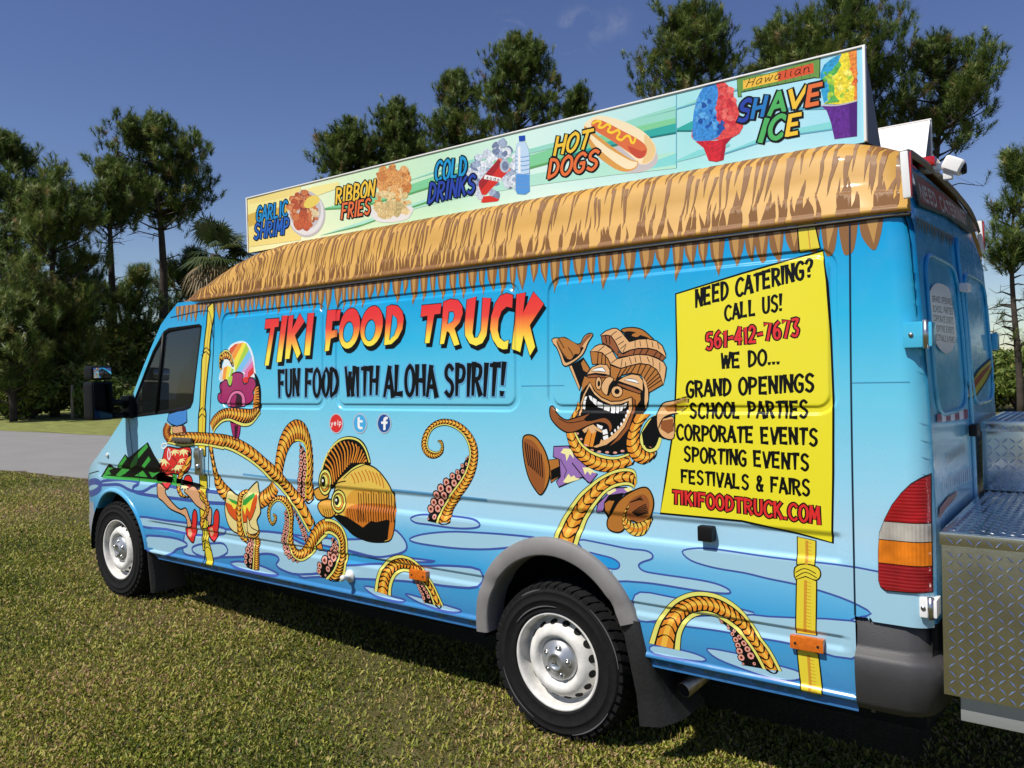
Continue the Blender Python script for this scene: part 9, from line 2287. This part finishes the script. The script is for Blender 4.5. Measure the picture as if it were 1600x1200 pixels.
def shrub(name, label, u, vt, hw, d, seed, big=1., group='bushes along the forest edge', green=0., vb=None):
    global nr
    nr = np.random.default_rng(seed); rr = random.Random(seed); top = at(u, vt, d); base = Vector((top.x, top.y, 0)); rad = hw*d/1273.58; H = top.z
    t = empty(name, base); tag(t, label, 'shrub', group); parts = []; n = int(2600*big); C = []
    K = 15
    lobes = [(Vector((rr.gauss(0, .42)*rad, rr.gauss(0, .42)*rad, H*rr.uniform(.25, .86))), rad*rr.uniform(.28, .5)) for _ in range(K)]
    for c, r in lobes: parts.append(tube([(0, 0, 0), c*.5+Vector((rr.gauss(0, .1), rr.gauss(0, .1), 0)), c], [.05, .03, .012], 5))
    P = []; Nn = []
    for c, r in lobes:
        m_ = n//K; d_ = nr.normal(size=(m_, 3)); d_ /= np.linalg.norm(d_, axis=1)[:, None]; q = r*(.62+.42*nr.random(m_)**.6); p = np.array(c)+d_*q[:, None]*np.array([1, 1, .85]); P.append(p[p[:, 2] > .05]); Nn.append(d_[p[:, 2] > .05])
    P = np.concatenate(P); Nn = np.concatenate(Nn); P[:, 2] = np.minimum(P[:, 2], H+.2*nr.random(len(P))); m_ = len(P); s = (.055+.07*nr.random(m_))*(.9+.2*big)
    u_ = nr.normal(size=(m_, 3)); nn = Nn+.8*nr.normal(size=(m_, 3)); nn /= np.linalg.norm(nn, axis=1)[:, None]; u_ -= nn*(u_*nn).sum(1)[:, None]; u_ /= np.linalg.norm(u_, axis=1)[:, None]; w = np.cross(nn, u_)
    v = np.stack([P-u_*s[:, None], P+w*(s*.45)[:, None], P+u_*s[:, None], P-w*(s*.45)[:, None]], 1).reshape(-1, 3); b = (np.arange(m_)*4)[:, None]; tri = np.concatenate([b+np.array([[0, 1, 2]]), b+np.array([[0, 2, 3]])], 1)
    V, F = merge(parts); obj('stem', V, F, BARK, t); tone = np.clip(.55+green+.2*nr.normal(size=m_), 0, 1); tri_mesh('foliage', v, tri, np.repeat(tone, 4), LEAF, t); return t
PN = [('slash_pine', 'dense dark pine at the left edge of the picture', 8, 213, 80, 470, 37, 1, 1.5, .2, 4, 0, 1, -.05),
 ('slash_pine', 'lighter leaning pine below the pine at the left edge', 78, 268, 68, 590, 33, 2, 1.6, .18, 6, 0, 1, .10),
 ('slash_pine', 'tall round headed pine left of the menu board', 247, 182, 82, 352, 38, 3, 1.7, .24, 9, 0, 1, -.04),
 ('slash_pine', 'slim ivy clad pine just left of the round headed pine', 172, 262, 48, 372, 36, 4, 1.1, .22, 10, 0, 1, 0),
 ('slash_pine', 'low pine whose top slopes down to the left end of the board', 545, 185, 70, 420, 40, 5, 1.7, .2, 0, 0, 1, 0),
 ('slash_pine', 'pine rising above the ribbon fries on the board', 622, 152, 62, 420, 41, 6, 1.6, .2, 0, 0, 1, -.03),
 ('slash_pine', 'small pine crown between the two tallest middle pines', 715, 108, 52, 330, 38, 7, 1.4, .19, 0, 0, 1, .02),
 ('slash_pine', 'spiky topped pine above the cold drinks picture', 812, 52, 82, 330, 36, 8, 1.4, .22, 0, 0, 1, 0),
 ('slash_pine', 'little pine top peeping above the hot dog picture', 905, 132, 30, 300, 40, 9, .9, .15, 0, 0, 1, 0),
 ('slash_pine', 'round open pine above the blue and red ice picture', 1075, 10, 88, 200, 35, 10, 1.25, .22, 4, 0, 1, .02),
 ('slash_pine', 'narrow pine top left of the tallest pine', 1205, 45, 40, 260, 37, 11, 1.2, .18, 0, 0, 1, 0),
 ('slash_pine', 'tallest pine standing behind the right end of the board', 1312, -18, 105, 235, 33, 12, 1.4, .24, 5, 0, 1, .02),
 ('slash_pine', 'pine with drooping boughs right of the tallest pine', 1448, 62, 82, 262, 34, 13, 1.2, .22, 8, .5, 1, 0),
 ('slash_pine', 'thin young pine with bare lower branches at the right edge', 1590, 248, 40, 430, 27, 14, .8, .10, 20, 0, 0, .03),
 ('slash_pine', 'small pine in the gap below the left pines', 20, 470, 60, 620, 31, 15, 1.0, .13, 3, 0, 1, .12),
 ('slash_pine', 'dark pine behind the palm', 300, 395, 55, 560, 40, 16, 1.2, .16, 2, 0, 1, -.05),
 ('slash_pine', 'short pine between the ivy clad pine and the palm', 218, 425, 40, 600, 35, 17, 1.0, .13, 3, 0, 1, .06),
 ('slash_pine', 'leaning dark pine filling the gap left of the ivy clad pine', 125, 395, 52, 640, 39, 18, 1.3, .15, 3, 0, 1, -.03)]
RT = ((1720, 120, 110, 330, 30), (1850, 60, 120, 320, 28), (2010, 90, 130, 360, 30), (2200, 40, 150, 330, 29), (2450, 80, 160, 360, 30), (2800, 20, 190, 330, 30))
WORDS = ('first', 'second', 'third', 'fourth', 'fifth', 'sixth')
for i, (u_, vt_, hw_, vb_, d_) in enumerate(RT): PN.append(('slash_pine', WORDS[i]+' pine of the row beyond the right edge of the picture', u_, vt_, hw_*.8, vb_+150, d_, 40+i, .7, .22, 6, 0, 1, 0))
for a in PN: pine(a[0], a[1], a[2], a[3], a[4], a[5], a[6], a[7], a[8], a[9], a[10], 'pines behind the road', a[11], a[12], a[13])
SH = [('low bush at the far left of the forest edge', 10, 545, 62, 33, 21, 1.2, -.1), ('rounded bush second from the left along the forest edge', 85, 520, 58, 34, 22, 1.2, .0), ('yellow green bush left of the mirror', 140, 560, 45, 32.5, 23, 1.0, .18), ('tall bush behind the mirror', 190, 500, 52, 35, 24, 1.3, .1), ('bush behind the front window', 245, 470, 48, 36, 25, 1.2, .04),
 ('dark low bush at the foot of the leaning pine', 45, 590, 50, 32, 26, .9, -.12), ('dark bush directly behind the mirror arm', 165, 595, 50, 31.5, 27, 1.0, -.1), ('bush behind the roof front', 300, 455, 52, 38, 28, 1.2, 0),
 ('dark bush at the right edge behind the rear doors', 1585, 548, 45, 46, 31, 1.3, -.08), ('full dark bush close behind the storage boxes at the right edge', 1592, 545, 52, 31, 34, 1.4, -.12), ('second full bush beside the thin young pine', 1548, 555, 48, 32, 35, 1.3, -.08), ('far low bush at the right edge', 1545, 560, 40, 52, 32, 1.0, 0), ('bush right of the thin young pine', 1640, 540, 50, 50, 33, 1.2, 0)]
for i, (u_, d_) in enumerate(((1760, 34), (1880, 33), (2020, 35), (2200, 34), (2450, 36))): SH.append((WORDS[i]+' bush of the row beyond the right edge of the picture', u_, 500, 90, d_, 60+i, 1.2, -.05))
for lab, u, vt, hw, d, sd_, big, gr in SH: shrub('shrub', lab, u, vt, hw, d, sd_, big, green=gr)
# the wood goes on round the lawn behind the photographer; it shows in the windows and the paint
for i, (x_, y_, h_, r_) in enumerate(((-34, -22, 13, 3.2), (-29, -28, 11, 3.4), (-36, -14, 12, 3.0), (-24, -33, 13, 3.6), (-38, -6, 11, 3.2), (-17, -37, 12, 3.4), (-8, -39, 13, 3.4))):
    pine('slash_pine', ('first', 'second', 'third', 'fourth', 'fifth', 'sixth', 'seventh')[i]+' pine of the wood behind the photographer', 800, 300, 80, 400, 36, 70+i, .42, .2, 4, 'pines behind the photographer', 0, 1, 0, (x_, y_, h_, h_*.35, r_))
# cabbage palm
def palm(u, v, d, seed):
    rr = random.Random(seed); c = at(u, v, d); t = empty('cabbage_palm', (c.x, c.y, 0)); tag(t, 'cabbage palm with drooping dead fronds behind the roof front', 'palm'); H = c.z
    V, F = tube([(.05*math.sin(z), .05*math.cos(z), z) for z in np.linspace(0, H, 10)], [.2, .17, .16, .16, .16, .165, .17, .18, .2, .14], 10); obj('trunk', V, F, BARK, t, smooth=True)
    VV = []; TT = []; TO = []
    for i in range(44):
        a = rr.uniform(0, 2*math.pi); el = rr.uniform(-1.15, 1.25); dead = el < -.45; L = rr.uniform(.75, 1.1); dirv = Vector((math.cos(a)*math.cos(el), math.sin(a)*math.cos(el), math.sin(el))); p0 = Vector((0, 0, H)); p1 = p0+dirv*L*.62; sd_ = dirv.cross(Vector((0, 0, 1))).normalized(); upv = sd_.cross(dirv)
        s = len(VV); VV += [p0-sd_*.012, p0+sd_*.012, p1]; TT.append((s, s+1, s+2)); tone = 1. if dead else min(max(rr.gauss(.42, .18), 0), .8); TO += [tone]*3
        for k in range(30):
            f = (k/29-.5)*2; ang = f*2.1; ll = L*(.78-.28*abs(f))*rr.uniform(.85, 1.05); dd = (dirv*math.cos(ang)+sd_*math.sin(ang)+upv*(-.10*abs(f)+.1)).normalized(); m0 = p1+dirv*(-.02); m1 = m0+dd*ll*.6; m2 = m0+dd*ll+Vector((0, 0, -ll*rr.uniform(.12, .45)*(1.6 if dead else 1))); wv = dd.cross(upv).normalized()*.022
            s = len(VV); VV += [m0-wv*.4, m0+wv*.4, m1-wv, m1+wv, m2]; TT += [(s, s+1, s+3), (s, s+3, s+2), (s+2, s+3, s+4)]; TO += [min(max(tone+rr.gauss(0, .06), 0), 1)]*5
    tri_mesh('crown', np.array([tuple(q) for q in VV]), np.array(TT), np.array(TO), FROND, t)
palm(338, 398, 24, 3)
# weathered post by the road
p = at(113, 655, 31); V, F = tube([(0, 0, 0), (.01, 0, .6), (.0, .01, 1.15)], [.05, .047, .042], 8); po = obj('wooden_post', V, F, mat('grey_wood', (.30, .25, .19), .9, noise=.3), smooth=True); po.location = (p.x, p.y, 0); tag(po, 'weathered wooden post standing before the bushes', 'post')
